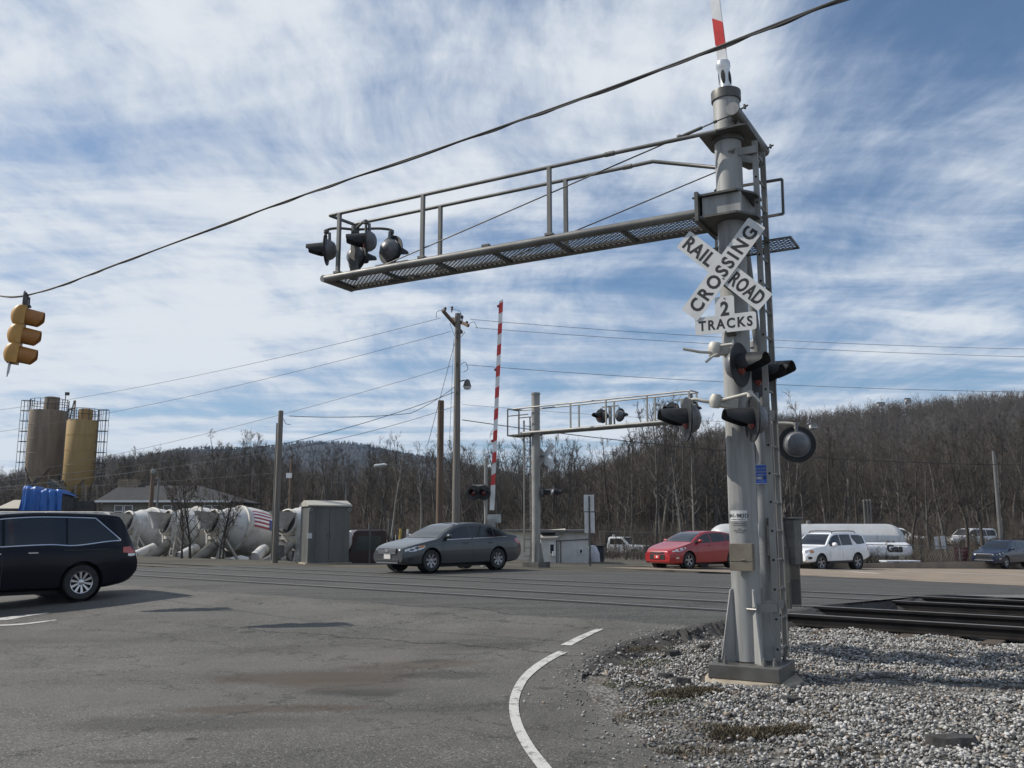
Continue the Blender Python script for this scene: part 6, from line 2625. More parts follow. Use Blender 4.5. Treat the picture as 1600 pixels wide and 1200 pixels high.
    mb.build('folded_chute', MXG, t, 40)
    mb = MB()
    mb.box((.3, 0, .95), (8.2, .9, .26))
    mb.box((-3.6, 0, .75), (.3, 2.2, .3))
    mb.bar((-2.6, -.9, 1.0), (1.9, -.9, 1.0), .12, .2)
    mb.build('frame', MXD, t, 0)
    for sg in (-1, 1):
        mb = MB()
        for i in range(8):
            a0, a1 = R(20 + 17.5 * i), R(20 + 17.5 * (i + 1))
            mb.bar((-1.7 + 1.35 * math.cos(a0), sg * 1.0, .55 + .95 * math.sin(a0)), (-1.7 + 1.35 * math.cos(a1), sg * 1.0, .55 + .95 * math.sin(a1)), .55, .03)
        mb.build('mudguard', MXW, t, 30)
        for x in (-2.4, -1.05, 3.7):
            wheel(t, x, sg * 1.02, .52, .38, 0, MXG)
        mb = MB()
        mb.lathe([(0, -.05), (.07, -.04), (.07, 0)], (-3.76, sg * .85, .78), (-1, 0, 0), 12, caps=False)
        mb.build('tail_light', LAMPR, t, 30)
    # ladder on the pedestal
    mb = MB()
    for y in (-.78, -1.12):
        mb.bar((-3.0, y, .9), (-2.75, y, 3.5), .04, .04)
    for k in range(8):
        z = 1.1 + .3 * k
        mb.bar((-3.0 + .096 * (z - .9), -.78, z), (-3.0 + .096 * (z - .9), -1.12, z), .03, .03)
    mb.build('ladder', MXW, t, 0)
    # cab
    mb = MB()
    prof = [(2.75, .9), (2.75, 2.75), (2.95, 2.85), (3.9, 2.83), (4.15, 2.0), (5.3, 1.75), (5.45, 1.55), (5.45, .7), (2.9, .7)]
    mb.prism(prof, -1.1, 1.1, Matrix.Rotation(R(90), 4, 'X'))
    cb_ = mb.build('cab', CARM[cabcol] if cabcol in CARM else MXW, t, 0, bevel=.06)
    for sg in (-1, 1):
        mb = MB()
        mb.prism([(3.0, 1.9), (3.0, 2.6), (3.75, 2.6), (3.95, 1.95)], -.006, .006, Matrix.Translation((0, sg * 1.105, 0)) @ Matrix.Rotation(R(90), 4, 'X'))
        mb.build('side_window', GLASS, cb_, 0)
        mb = MB()
        mb.tube([(4.05, sg * 1.12, 2.0), (4.2, sg * 1.42, 2.05), (4.2, sg * 1.42, 2.6)], .025, 6)
        mb.box((4.2, sg * 1.42, 2.4), (.06, .2, .45))
        mb.build('mirror', CHROME, cb_, 0)
        mb = MB()
        mb.tube([(2.62, sg * .95, .9), (2.62, sg * .95, 3.25)], .075, 12)
        mb.build('exhaust_stack', GALVD, t, 40)
    mb = MB()
    mb.box((2.745, 0, 2.3), (.02, .9, .45))
    mb.build('rear_window', GLASS, cb_, 0)
    mb = MB()
    mb.add([(3.93, -.95, 2.76), (3.93, .95, 2.76), (4.16, .95, 2.03), (4.16, -.95, 2.03)], [(0, 3, 2, 1)], Matrix.Translation((.012, 0, .004)))
    mb.build('windshield', GLASS, cb_, 0)
    return t


def truck_at(px, Y, rz, label, cabcol, flag=False, z=-1.5, off=(-2.9, 0)):
    p = atY(px, 830, Y)
    rot = Matrix.Rotation(rz, 4, 'Z')
    o = rot @ Vector((off[0], off[1], 0))
    return mixer(label, (p.x - o.x, Y - o.y, z), rz, cabcol, flag)


HD = R(50)
truck_at(330, 43.0, HD, 'white concrete mixer truck with a flag painted on its drum, left of the wooden pole', 'white', True)
truck_at(258, 44.5, R(43), 'white concrete mixer truck with a plain drum behind bare shrubs, right of the minivan', 'white')
truck_at(196, 47.5, R(56), 'concrete mixer truck half hidden by the minivan, leftmost of those with rear hoppers showing', 'white')
truck_at(446, 42.5, R(64), 'concrete mixer truck mostly hidden by the metal cabinet, right of the wooden pole', 'white')
# more of the fleet only seen over the roof of the minivan
for px, lab in ((130, 'white truck roof showing just above the minivan, right of the blue tarp'), (55, 'white truck roof showing just above the minivan, under the blue tarp')):
    p = atY(px, 799.5, 50)
    t = thing('parked_truck', lab, 'truck', (p.x, 50, -1.5), R(8), 'trucks behind the minivan')
    hh = p.z + 1.5
    mb = MB()
    mb.prism([(-2.2, .9), (-2.2, hh - .5), (-2.0, hh - .12), (-1.5, hh), (1.3, hh), (1.9, hh - .25), (2.2, hh - .9), (2.9, hh - 1.2), (2.9, .7)], -1.1, 1.1, Matrix.Rotation(R(90), 4, 'X'))
    mb.build('body', MXW, t, 0, bevel=.1)
    for x in (-1.4, 2.0):
        for sg in (-1, 1):
            wheel(t, x, sg * 1.02, .5, .35, 0, MXG)
    mb = MB()
    for sg in (-1, 1):
        mb.box((.6, sg * 1.105, hh - .65), (1.2, .02, .5))
    mb.build('side_window', GLASS, t, 0)
# maroon lorry cab beyond the cabinet
p = atY(568, 880, 48)
t = thing('maroon_truck', 'dark maroon truck cab parked in the yard between the cabinet and the grey sedan', 'truck', (p.x, 48, -1.5), R(200))
top = atY(568, 828, 48).z + 1.5
mb = MB()
mb.prism([(-1.0, .9), (-1.0, top - .12), (-.85, top), (.55, top), (.75, top - .1), (1.0, top - 1.2), (2.4, top - 1.45), (2.5, .7), (-1.0, .7)], -1.1, 1.1, Matrix.Rotation(R(90), 4, 'X'))
cbm = mb.build('cab', CARM['maroon'], t, 0, bevel=.07)
for sg in (-1, 1):
    mb = MB()
    mb.prism([(-.75, top - 1.05), (-.75, top - .3), (.45, top - .3), (.75, top - 1.05)], -.006, .006, Matrix.Translation((0, sg * 1.106, 0)) @ Matrix.Rotation(R(90), 4, 'X'))
    mb.build('side_window', pbr('bright_glass', (.03, .042, .042), .1), cbm, 0)
    mb = MB()
    mb.tube(smooth_line([(.9, sg * 1.1, top - .2), (1.05, sg * 1.55, top - .15), (1.1, sg * 1.6, top - .35), (1.1, sg * 1.6, top - 1.5)], 4), .03, 6)
    mb.build('mirror_frame', GALV, cbm, 40)
    for x in (-2.2, 1.8):
        wheel(t, x, sg * 1.02, .5, .35, 0, MXG)
mb = MB()
mb.box((-2.2, 0, .9), (3.2, .9, .25))
mb.build('frame', MXD, t, 0)
mb = MB()
mb.lathe([(.35, -.7), (.35, .7)], (-.1, 1.2, .75), (1, 0, 0), 14)
mb.build('fuel_tank', GALVD, t, 30)
mb = MB()
mb.tube([(-1.2, .7, 1.0), (-1.2, .7, top + .6)], .08, 10)
mb.build('exhaust_stack', GALVD, t, 40)

# silos ------------------------------------------------------------------------
SILT = pbr('silo_weathered_tan', (.175, .135, .095), .8, 0, (.25, .20, .15), .9, 8, .3, .7, stretch=(3, 3, .35))
SILY = pbr('silo_ochre', (.34, .225, .085), .75, 0, (.27, .18, .075), .8, 8, .4, .75, stretch=(3, 3, .35))


def silo(label, pxl, pxr, ytop, ybot, ycone, Y, mat, pod, ladder_side, cap):
    a, b = atY(pxl, ytop, Y), atY(pxr, ytop, Y)
    cx = (a.x + b.x) / 2
    r = (b.x - a.x) / 2
    zt, zb_, zc_ = a.z, atY(pxl, ybot, Y).z, atY(pxl, ycone, Y).z
    base = Vector((cx, Y, float(G(cx, Y)) - .2))
    t = thing('silo', label, 'silo', base)
    L_ = lambda z: z - base.z
    mb = MB()
    mb.lathe([(.25, L_(zc_)), (r, L_(zb_)), (r, L_(zt)), (r * .98, L_(zt) + .04), (0, L_(zt) + .22)], n=36, caps=True)
    for k in range(1, 4):
        z = L_(zb_) + (zt - zb_) * k / 4
        mb.lathe([(r, z - .04), (r + .018, z - .03), (r + .018, z + .03), (r, z + .04)], n=36, caps=False)
    mb.build('shell', mat, t, 40)
    pl, pr, ptop = pod
    p0, p1 = atY(pl, ptop, Y), atY(pr, ptop, Y)
    mb = MB()
    mb.lathe([((p1.x - p0.x) / 2 * .92, L_(zt)), ((p1.x - p0.x) / 2, L_(zt) + .3), ((p1.x - p0.x) / 2, L_(p0.z)), (0, L_(p0.z) + .12)], ((p0.x + p1.x) / 2 - cx, 0, 0), n=24, caps=False)
    mb.build('dust_collector', mat, t, 40)
    mb = MB()
    for k in range(16):
        a_ = 2 * math.pi * k / 16
        mb.tube([(r * math.cos(a_), r * math.sin(a_), L_(zt)), (r * math.cos(a_), r * math.sin(a_), L_(zt) + 1.15)], .035, 5)
    for z in (.6, 1.13):
        mb.tube([(r * math.cos(2 * math.pi * k / 28), r * math.sin(2 * math.pi * k / 28), L_(zt) + z) for k in range(29)], .03, 5)
    mb.build('guard_rail', MXD, t, 30)
    mb = MB()
    sx = ladder_side
    for off in (r + .18, r + .62, r + .95):
        for yy in (-.28, .28):
            mb.bar((sx * off, yy, L_(zt) + 1.1), (sx * (off), yy, L_(zb_) - .3), .035, .035)
    for k in range(7):
        z = L_(zt) + 1.1 - k * (zt - zb_ + 1) / 6.5
        mb.bar((sx * r, -.28, z), (sx * (r + .97), -.28, z), .05, .05)
        mb.bar((sx * r, .28, z), (sx * (r + .97), .28, z), .05, .05)
        mb.bar((sx * (r + .95), -.28, z), (sx * (r + .95), .28, z), .05, .05)
    mb.build('caged_ladder', MXD, t, 0)
    for i in range(4):
        a_ = R(45 + 90 * i)
        mb = MB()
        x, y = r * .86 * math.cos(a_), r * .86 * math.sin(a_)
        mb.bar((x, y, L_(zb_) + .4), (x * 1.12, y * 1.12, 0), .16, .16)
        mb.build('leg', SILT, t, 0)
    mb = MB()
    q = r * .72
    for z0, z1 in ((.6, L_(zc_) - .2), (L_(zc_) - .2, L_(zb_))):
        for (ax_, ay_), (bx_, by_) in (((-q, -q), (q, -q)), ((q, -q), (q, q)), ((q, q), (-q, q)), ((-q, q), (-q, -q))):
            mb.bar((ax_, ay_, z0), (bx_, by_, z1), .07, .07)
            mb.bar((ax_, ay_, z1), (bx_, by_, z1), .08, .08)
    mb.build('cross_bracing', MXD, t, 0)
    return t, base, r, zt


s1, sb1, sr1, sz1 = silo('left silo, weathered tan with a ladder cage down its left side', 49.5, 104, 643, 732, 775, 88, SILT, (71, 93, 621), -1, 0)
mb = MB()
mb.bar(Vector((sr1 - .1, -.3, sz1 - sb1.z)), Vector((sr1 - .05, -.3, sz1 - sb1.z + 1.7)), .06, .06)
mb.box((sr1 + .08, -.3, sz1 - sb1.z + 1.75), (.35, .25, .3))
mb.build('flood_lamp', MXD, s1, 0)
s2, sb2_, sr2, sz2 = silo('right silo, ochre yellow with a cone bottom and ladder on its right', 107, 152.5, 658, 751, 781, 86, SILY, (124, 145, 640), 1, 0)
mb = MB()
mb.bar(Vector((-1.1, -.5, sz2 - sb2_.z)), Vector((-.85, -.3, sz2 - sb2_.z + 2.0)), .10, .10)
mb.bar(Vector((-.75, -.3, sz2 - sb2_.z)), Vector((-.75, -.3, sz2 - sb2_.z + 2.0)), .10, .10)
mb.bar(Vector((-1.3, -.3, sz2 - sb2_.z + 1.1)), Vector((-.8, -.3, sz2 - sb2_.z + 1.2)), .16, .12)
mb.build('filler_pipe', SILT, s2, 0)
# steel plant under the silos: conveyor and platform
cvp = atY(95, 770, 84)
cv = thing('conveyor', 'dark steel batching frame and sloping conveyor under the two silos', 'conveyor', (cvp.x, 84, float(G(cvp.x, 84))))
q = lambda px, py: atY(px, py, 84) - Vector((cvp.x, 84, float(G(cvp.x, 84))))
mb = MB()
mb.bar(q(78, 752), q(118, 782), .9, .5)
mb.bar(q(60, 745), q(42, 768), .15, .15)
mb.build('belt_housing', MXD, cv, 0)
for px in (92, 118, 134, 152):
    mb = MB()
    mb.bar(q(px + 5 if px < 100 else px, 758), q(px, 800), .16, .16)
    mb.build('frame_leg', SILT, cv, 0)
mb = MB()
for y in (774, 783):
    mb.bar(q(92, y), q(154, y + 1), .10, .10)
mb.bar(q(95, 783), q(118, 765), .08, .08)
mb.bar(q(118, 783), q(98, 765), .08, .08)
mb.box(tuple(q(128, 792)), (2.6, 1.5, 1.0))
mb.build('platform', MXD, cv, 0)
# blue tarp over a stack
TARP = pbr('blue_tarp', (.018, .10, .36), .45, 0, (.025, .14, .46), 1.5, 6, .3, .7, .5, 3)
a, b = atY(32, 798, 80), atY(103, 762, 80)
tw, th = b.x - a.x, b.z - a.z
tp = thing('blue_tarp', 'bright blue tarp draped over a stack below the left silo', 'tarp', ((a.x + b.x) / 2, 81, a.z))
nx_, nz_ = 44, 22
vs, fs = [], []
r_ = np.random.default_rng(4)
for i in range(nx_ + 1):
    u = i / nx_
    for j in range(nz_ + 1):
        v = j / nz_
        x = (u - .5) * tw * (1 - .10 * min(v * 2, 1) * (1 if u < .5 else .4))
        fold = .16 * math.sin(u * 31 + 1.5 * v) + .10 * math.sin(u * 67 + 3 * v)
        if v < .62:
            y = -1.4 + fold * (1 - v)
            z = th * v / .62 * (.92 + .08 * math.sin(u * 9))
        else:
            w2 = (v - .62) / .38
            y = -1.4 + 2.8 * w2
            z = th * (1 + .05 * math.sin(u * 9) - .12 * w2 * w2 - .10 * u * u + .06 * math.sin(u * 23))
        vs.append((x, y, z - (.25 if u > .55 else 0) * th * (u - .55) * 1.2 * (v > .5)))
for i in range(nx_):
    for j in range(nz_):
        k = i * (nz_ + 1) + j
        fs.append((k, k + nz_ + 1, k + nz_ + 2, k + 1))
mb = MB()
mb.add(vs, fs)
mb.build('sheet', TARP, tp, 70)
mb = MB()
mb.box((0, .1, th * .42), (tw * .86, 2.3, th * .8))
mb.build('covered_stack', MXD, tp, 0)
# little shed roof left of the tarp
a = atY(22, 797, 82)
sh = thing('small_shed', 'small shed with a pale metal roof at the left edge beside the blue tarp', 'shed', (a.x, 83, a.z - 2))
mb = MB()
mb.box((0, 0, 1.0), (2.6, 2.4, 2.2))
mb.build('wall', MXD, sh, 0)
mb = MB()
mb.add([(-1.5, -1.4, 2.1), (1.6, -1.4, 2.1), (1.6, .3, 2.9), (-.8, .3, 2.9), (-1.5, -1.4, 2.16), (1.6, -1.4, 2.16), (1.6, .3, 2.96), (-.8, .3, 2.96), (1.6, 1.5, 2.1), (-1.5, 1.5, 2.1)],
       [(0, 3, 2, 1), (4, 5, 6, 7), (0, 1, 5, 4), (1, 2, 6, 5), (2, 3, 7, 6), (3, 0, 4, 7), (7, 6, 8, 9)])
mb.build('roof', pbr('pale_metal_roof', (.40, .37, .30), .5), sh, 0)

# office building ---------------------------------------------------------------
ROOFS = pbr('dark_shingle', (.014, .0145, .017), .9, 0, (.026, .0265, .03), 2.5, 7, bump=.4, bscale=12)
SIDING = pbr('beige_siding', (.15, .14, .115), .75, 0, (.19, .18, .15), 1.5, 5)
off0 = atY(152, 800, 74)
off1 = atY(362, 800, 74)
obz = .4
ob = thing('office_building', 'long low beige office with a dark shingle roof behind the mixer trucks', 'building', (off0.x, 74, obz))
ow = off1.x - off0.x
oe = atY(250, 783.5, 74).z - obz
orz = atY(250, 761, 78).z - obz
mb = MB()
mb.box((ow / 2, 4, oe / 2), (ow - .8, 8, oe))
mb.add([(.4, 0, oe), (.4, 8, oe), (.4, 4, orz - .1)], [(0, 1, 2)])
mb.build('wall', SIDING, ob, 0)
mb = MB()
z0, z1, xr = oe - .08, orz, ow - 4.2
top_ = [(0, -.5, z0), (ow, -.5, z0), (ow, 8.5, z0), (0, 8.5, z0), (0, 4, z1), (xr, 4, z1)]
mb.add(top_ + [(x, y, z + .12) for x, y, z in top_], [(0, 3, 2, 1), (6, 7, 11, 10), (7, 8, 11), (8, 9, 10, 11), (0, 1, 7, 6), (1, 2, 8, 7), (2, 3, 9, 8), (0, 6, 10, 4), (3, 4, 10, 9)])
roof = mb.build('roof', ROOFS, ob, 0)
mb = MB()
mb.box((ow / 2, -.53, oe + .0), (ow + .06, .06, .17))
mb.build('fascia', WHITEP, roof, 0)
for px in (186, 201, 262, 325, 340):
    c0 = atY(px, 793, 74).x - off0.x
    mb = MB()
    mb.box((c0, -.03, oe - .85), (.72, .06, 1.1))
    w1 = mb.build('window', WHITEP, ob, 0)
    mb = MB()
    mb.box((c0, -.055, oe - .56), (.58, .03, .42))
    mb.box((c0, -.055, oe - 1.08), (.58, .03, .46))
    mb.build('pane', GLASS, w1, 0)
# pallets on the roof line
PAL = pbr('pallet_wood', (.24, .19, .13), .85, 0, (.32, .26, .19), 3, 6)
for px, py, lab in ((202, 757.5, 'wooden crate lying on top of the office roof'), ):
    p = atY(px, py + 4, 78)
    t = thing('wooden_crate', lab, 'crate', p, R(-3))
    mb = MB()
    for k in range(4):
        mb.box((0, -.1 + .05 * (k % 2), .1 + .17 * k), (1.75, .5, .12))
    mb.build('slats', PAL, t, 0)
    mb = MB()
    for x in (-.8, 0, .8):
        mb.box((x, -.36, .35), (.10, .04, .70))
    mb.build('battens', PAL, t, 0)

# white shed behind the farther signal mast
SHW = pbr('white_block_wall', (.48, .48, .455), .8, 0, (.58, .575, .555), 2.2, 8, .3, .7)
ROOFT = pbr('shed_roof_tan', (.36, .34, .295), .7, 0, (.42, .40, .35), 2, 6)
Ys = 43
hz0 = atY(890, 883, Ys)
hz0.z = float(G(hz0.x, Ys)) - .4
hs = thing('white_shed', 'low white painted shed with a lean-to roof behind the farther signal mast', 'shed', hz0)
q = lambda px, py, yy=Ys: atY(px, py, yy) - hz0
mb = MB()


def wallbox(mb, pxa, pxb, ytop, y0, y1, z0=0.0):
    a, b = q(pxa, ytop), q(pxb, ytop)
    mb.box(((a.x + b.x) / 2, (y0 + y1) / 2, (a.z + z0) / 2), (b.x - a.x, y1 - y0, a.z - z0))


wallbox(mb, 868, 919, 831, 0, 4)
mb.build('main_wall', SHW, hs, 0)
mb = MB()
a, b, c_ = q(845, 841.5), q(868, 841), q(884, 834)
vs = [(a.x, -.35, 0), (b.x, -.35, 0), (b.x, -.35, b.z), (a.x, -.35, a.z)]
mb.box(((a.x + b.x) / 2, 1.0, a.z / 2), (b.x - a.x, 2.7, a.z))
mb.build('lean_to_wall', SHW, hs, 0)
mb = MB()
a, b, c_, d_ = q(838, 842.5), q(869, 841.5), q(886, 833.5), q(846, 835)
vs = [(a.x, -.5, a.z), (b.x, -.5, b.z), (c_.x, .25, c_.z), (d_.x, 1.6, d_.z + .1), (c_.x, 1.6, c_.z + .15)]
mb.add(vs + [(x, y, z + .08) for x, y, z in vs], [(4, 3, 0, 1, 2), (5, 6, 7, 9, 8), (0, 5, 6, 1)] if False else [(0, 3, 4, 2, 1), (5, 6, 7, 9, 8), (0, 1, 6, 5), (1, 2, 7, 6), (2, 4, 9, 7), (4, 3, 8, 9), (3, 0, 5, 8)])
mb.build('lean_to_roof', ROOFT, hs, 0)
mb = MB()
a, b = q(845, 830), q(920, 829)
mb.box(((a.x + b.x) / 2 + .0, 1.9, a.z), (b.x - a.x + .2, 4.4, .12))
mb.build('flat_roof', GALV, hs, 0)
for (x0, x1, y0, y1, dy) in ((858, 866, 849, 866, -.36), (905, 910.5, 857, 865, -.02)):
    a, b = q(x0, y1), q(x1, y0)
    mb = MB()
    mb.box(((a.x + b.x) / 2, dy, (a.z + b.z) / 2), (b.x - a.x, .05, b.z - a.z))
    w1 = mb.build('window', WHITEP, hs, 0)
    mb = MB()
    mb.box(((a.x + b.x) / 2, dy - .02, (a.z + b.z) / 2), (b.x - a.x - .08, .04, b.z - a.z - .08))
    mb.build('pane', GLASS, w1, 0)
mb = MB()
a, b = q(862, 868), q(867, 861)
mb.box(((a.x + b.x) / 2, -.55, (a.z + b.z) / 2), (b.x - a.x, .4, b.z - a.z))
mb.build('air_conditioner', WHITEP, hs, 0)
mb = MB()
a, b = q(872, 882), q(875, 850)
mb.box(((a.x + b.x) / 2 + .4, -.02, b.z / 2), (.85, .05, b.z))
mb.build('door', SHW, hs, 0, bevel=.01)
mb = MB()
mb.bar(q(869, 845.5), q(920, 842.5), .06, .05)
for px in (869, 876):
    p = q(px, 846)
    mb.bar((p.x, -.03, 0), (p.x, -.03, p.z), .05, .05)
mb.build('conduit', GALVD, hs, 0)
# second pale wall seen left, behind the sedan
t = thing('pale_outbuilding', 'cream outbuilding seen between the grey sedan and the farther signal mast', 'shed', (q(818, 880).x + hz0.x, 47, hz0.z))
a, b = atY(790, 831, 47), atY(846, 831, 47)
mb = MB()
mb.box((0, 1.5, (a.z - hz0.z) / 2), (b.x - a.x, 3, a.z - hz0.z))
mb.build('wall', pbr('cream_wall', (.60, .57, .50), .8, 0, (.68, .66, .60), 2, 6), t, 0)
mb = MB()
mb.box((0, 1.4, a.z - hz0.z + .05), (b.x - a.x + .3, 3.4, .10))
mb.build('roof', GALV, t, 0)

# white pickup with black body
pk = atY(970, 874, 78)
t = thing('pickup_truck', 'white pickup truck parked by the fence, left of the red hatchback', 'pickup truck', (pk.x, 78, pk.z), R(-28))
mb = MB()
prof = [(-.9, .6), (-.9, 1.2), (-.75, 1.85), (-.6, 1.93), (.45, 1.92), (.6, 1.85), (1.15, 1.28), (2.3, 1.2), (2.45, 1.05), (2.45, .55)]
mb.prism(prof, -.95, .95, Matrix.Rotation(R(90), 4, 'X'))
pc_ = mb.build('cab', CARM['white'], t, 0, bevel=.07)
for sg in (-1, 1):
    mb = MB()
    mb.prism([(-.65, 1.3), (-.55, 1.78), (.45, 1.78), (.85, 1.3)], -.006, .006, Matrix.Translation((0, sg * .956, 0)) @ Matrix.Rotation(R(90), 4, 'X'))
    mb.build('side_window', GLASS, pc_, 0)
    for x in (-2.3, 1.65):
        wheel(t, x, sg * .83, .42, .28, 5, RIMM)
        mb = MB()
        mb.lathe([(.52, -.02), (.52, .12)], (x, sg * .86, .45), (0, sg, 0), 20, caps=True)
        mb.build('wheel_arch', TRIMB, t, 30)
mb = MB()
mb.add([(.62, -.82, 1.84), (.62, .82, 1.84), (1.13, .86, 1.30), (1.13, -.86, 1.30)], [(0, 3, 2, 1)], Matrix.Translation((.02, 0, .02)))
mb.build('windshield', GLASS, pc_, 0)
mb = MB()
mb.box((2.48, 0, .85), (.10, 1.8, .62))
mb.build('front_guard', TRIMB, t, 0, bevel=.04)
mb = MB()
mb.box((-2.2, 0, 1.0), (2.5, 1.9, .75))
mb.box((-1.05, 0, 1.6), (.10, 1.8, 1.0))
mb.build('bed', TRIMB, t, 0, bevel=.03)
for sg in (-1, 1):
    mb = MB()
    mb.box((2.44, sg * .72, 1.02), (.06, .3, .22))
    mb.build('headlight', LAMPW, t, 0)
mb = MB()
mb.lathe([(0, -.1), (.12, -.08), (.14, .05), (0, .12)], (-.7, .2, 2.02), n=12, caps=False)
mb.build('beacon', WHITEP, t, 40)
# dark bin and white bag by the shed
p = atY(932, 880, 48)
t = thing('dark_bin', 'dark blue bin standing right of the white shed', 'bin', (p.x, 48, float(G(p.x, 48)) - .2))
mb = MB()
mb.prism([(-.32, -.3), (.38, -.3), (.38, .3), (-.32, .3)], 0, .95)
mb.build('body', pbr('bin_navy', (.012, .016, .028), .5), t, 0, bevel=.04)
mb = MB()
mb.box((.03, 0, 1.0), (.8, .7, .08))
mb.build('lid', TRIMB, t, 0, bevel=.02)
p = atY(926, 876, 47)
t = thing('white_sack', 'white bulk sack leaning between the shed and the dark bin', 'sack', (p.x, 47, float(G(p.x, 47)) - .2))
mb = MB()
mb.lathe([(.30, 0), (.36, .2), (.35, .6), (.24, .95), (.1, 1.02), (0, 1.03)], n=16, caps=False)
mb.v = [(x * (1 + .12 * math.sin(7 * y + 5 * z)), y, z) for x, y, z in mb.v]
mb.build('sack', pbr('sack_white', (.45, .46, .50), .8, 0, (.55, .56, .6), 3, 5, bump=.4, bscale=8), t, 60)

# sign backs
p = atY(922, 882, 38)
t = thing('stacked_sign', 'pair of bare-backed rectangular signs, one above the other, on a post by the shed', 'sign', (p.x, 38, float(G(p.x, 38)) - .1))
q = lambda px, py: atY(px, py, 38) - Vector(t.location)
for (x0, x1, y0, y1) in ((912.5, 928, 773, 799), (913.5, 929, 800.5, 833)):
    a, b = q(x0, y1), q(x1, y0)
    mb = MB()
    mb.box(((a.x + b.x) / 2, 0, (a.z + b.z) / 2), (b.x - a.x, .006, b.z - a.z))
    mb.build('sign_panel', SIGNBACK, t, 0)
mb = MB()
mb.box((0, -.03, q(922, 775).z / 2), (.07, .05, q(922, 775).z))
mb.build('post', GALVD, t, 0)
p = atY(1470, 884, 58)
t = thing('blank_sign', 'blank-backed white square sign tilted on a dark post before the woods', 'sign', (p.x, 58, float(G(p.x, 58))))
q = lambda px, py: atY(px, py, 58) - Vector(t.location)
mb = MB()
mb.add([q(1459, 839), q(1476, 837), q(1479, 857), q(1462, 858.5)], [(0, 3, 2, 1)])
mb.add([v + Vector((0, .01, 0)) for v in (q(1459, 839), q(1476, 837), q(1479, 857), q(1462, 858.5))], [(0, 1, 2, 3)])
mb.build('sign_panel', SIGNBACK, t, 0)
mb = MB()
mb.bar(q(1467, 838) + Vector((0, -.04, 0)), q(1474, 888) + Vector((0, -.04, 0)), .08, .06)
mb.build('post', WOODB, t, 0)
p = atY(1503, 886, 56)
t = thing('maroon_sign', 'maroon notice board with faint pale lettering left of the dark blue wagon', 'sign', (p.x, 56, float(G(p.x, 56))))
q = lambda px, py: atY(px, py, 56) - Vector(t.location)
a, b = q(1492, 877), q(1512, 855)
mb = MB()
mb.box(((a.x + b.x) / 2, 0, (a.z + b.z) / 2), (b.x - a.x, .03, b.z - a.z))
pb = mb.build('board', pbr('maroon_board', (.085, .018, .02), .6, 0, (.11, .025, .028), 4, 5), t, 0)
for k, (tx, s_) in enumerate((('WATCH', .14), ('FOR', .14), ('TRAINS', .12))):
    pass
mb = MB()
for k in range(3):
    mb.box(((a.x + b.x) / 2, -.018, b.z - .2 - k * .22), ((b.x - a.x) * (.7, .4, .6)[k], .004, .05))
mb.build('pale_lines', pbr('faded_lettering', (.25, .15, .15), .6), pb, 0)
for px in (1495, 1509):
    mb = MB()
    mb.bar(q(px, 877), q(px, 890), .09, .09)
    mb.build('post', WOODP, t, 0)

# propane tanks
TANKS = pbr('tank_silver_white', (.50, .50, .49), .33, .25, (.56, .56, .55), 1, 6)
TANKW = pbr('tank_white', (.52, .54, .58), .4, 0, (.60, .61, .64), 2, 7)
a, b = atY(1107, 832, 60), atY(1409, 832, 63)
ctr = (a + b) / 2
zt_ = atY(1260, 818.5, 61).z
rad = 1.25
dirt = (Vector((b.x, 63, 0)) - Vector((a.x, 60, 0)))
Lt = dirt.length
t = thing('storage_tank', 'very long silver horizontal storage tank behind the red and white cars', 'tank', (ctr.x, 61.5, zt_ - 2 * rad), math.atan2(dirt.y, dirt.x))
mb = MB()
pr = [(0, -Lt / 2)] + [(rad * math.sin(R(a_)), -Lt / 2 + rad * .95 * (1 - math.cos(R(a_)))) for a_ in range(12, 91, 13)] + [(rad, Lt / 2 - rad * .95)] + [(rad * math.sin(R(a_)), Lt / 2 - rad * .95 * (1 - math.cos(R(a_)))) for a_ in range(90, 0, -13)] + [(0, Lt / 2)]
mb.lathe(pr, (0, 0, rad), (1, 0, 0), 40, caps=False)
mb.build('shell', TANKS, t, 60)
for x in (-Lt * .3, Lt * .3):
    mb = MB()
    mb.box((x, 0, -.1), (.5, 2.0, 1.2))
    mb.build('saddle', CONC, t, 0)
mb = MB()
for x in (-.6, .3, 1.1):
    mb.lathe([(.16, 0), (.16, .22), (0, .26)], (x - 1, 0, 2 * rad - .02), n=12, caps=False)
mb.build('valve', GALV, t, 40)
a, b = atY(1330, 860, 53), atY(1421, 862, 54)
gzt = atY(1400, 847.5, 53.5).z
rad = .62
rad = (atY(1400, 847.5, 53.5).z - atY(1400, 871, 53.5).z) / 2
Lt = b.x - a.x
t = thing('gas_tank', 'white rounded tank lettered Gas behind the white sport utility vehicle', 'tank', ((a.x + b.x) / 2, 53.6, gzt - 2 * rad), R(2))
mb = MB()
pr = [(0, -Lt / 2)] + [(rad * math.sin(R(a_)), -Lt / 2 + rad * 1.0 * (1 - math.cos(R(a_)))) for a_ in range(12, 91, 13)] + [(rad, Lt / 2 - rad)] + [(rad * math.sin(R(a_)), Lt / 2 - rad * (1 - math.cos(R(a_)))) for a_ in range(90, 0, -13)] + [(0, Lt / 2)]
mb.lathe(pr, (0, 0, rad), (1, 0, 0), 32, caps=False)
mb.build('shell', TANKW, t, 60)
vs, fs = text_vf('Gas', .42, .035, .0)
tx0 = atY(1400, 858, 53).x - t.location.x
out = []
for x, y, z in vs:
    a_ = R(14) + y / rad
    out.append((tx0 + x, -math.cos(a_) * (rad + .012), rad + math.sin(a_) * (rad + .012)))
mb = MB()
mb.add(out, fs)
mb.build('lettering', SIGNB, t, 0)
mb = MB()
for k in range(2):
    mb.lathe([(.10, 0), (.10, .12), (0, .16)], (.5 + .3 * k, 0, 2 * rad - .02), n=10, caps=False)
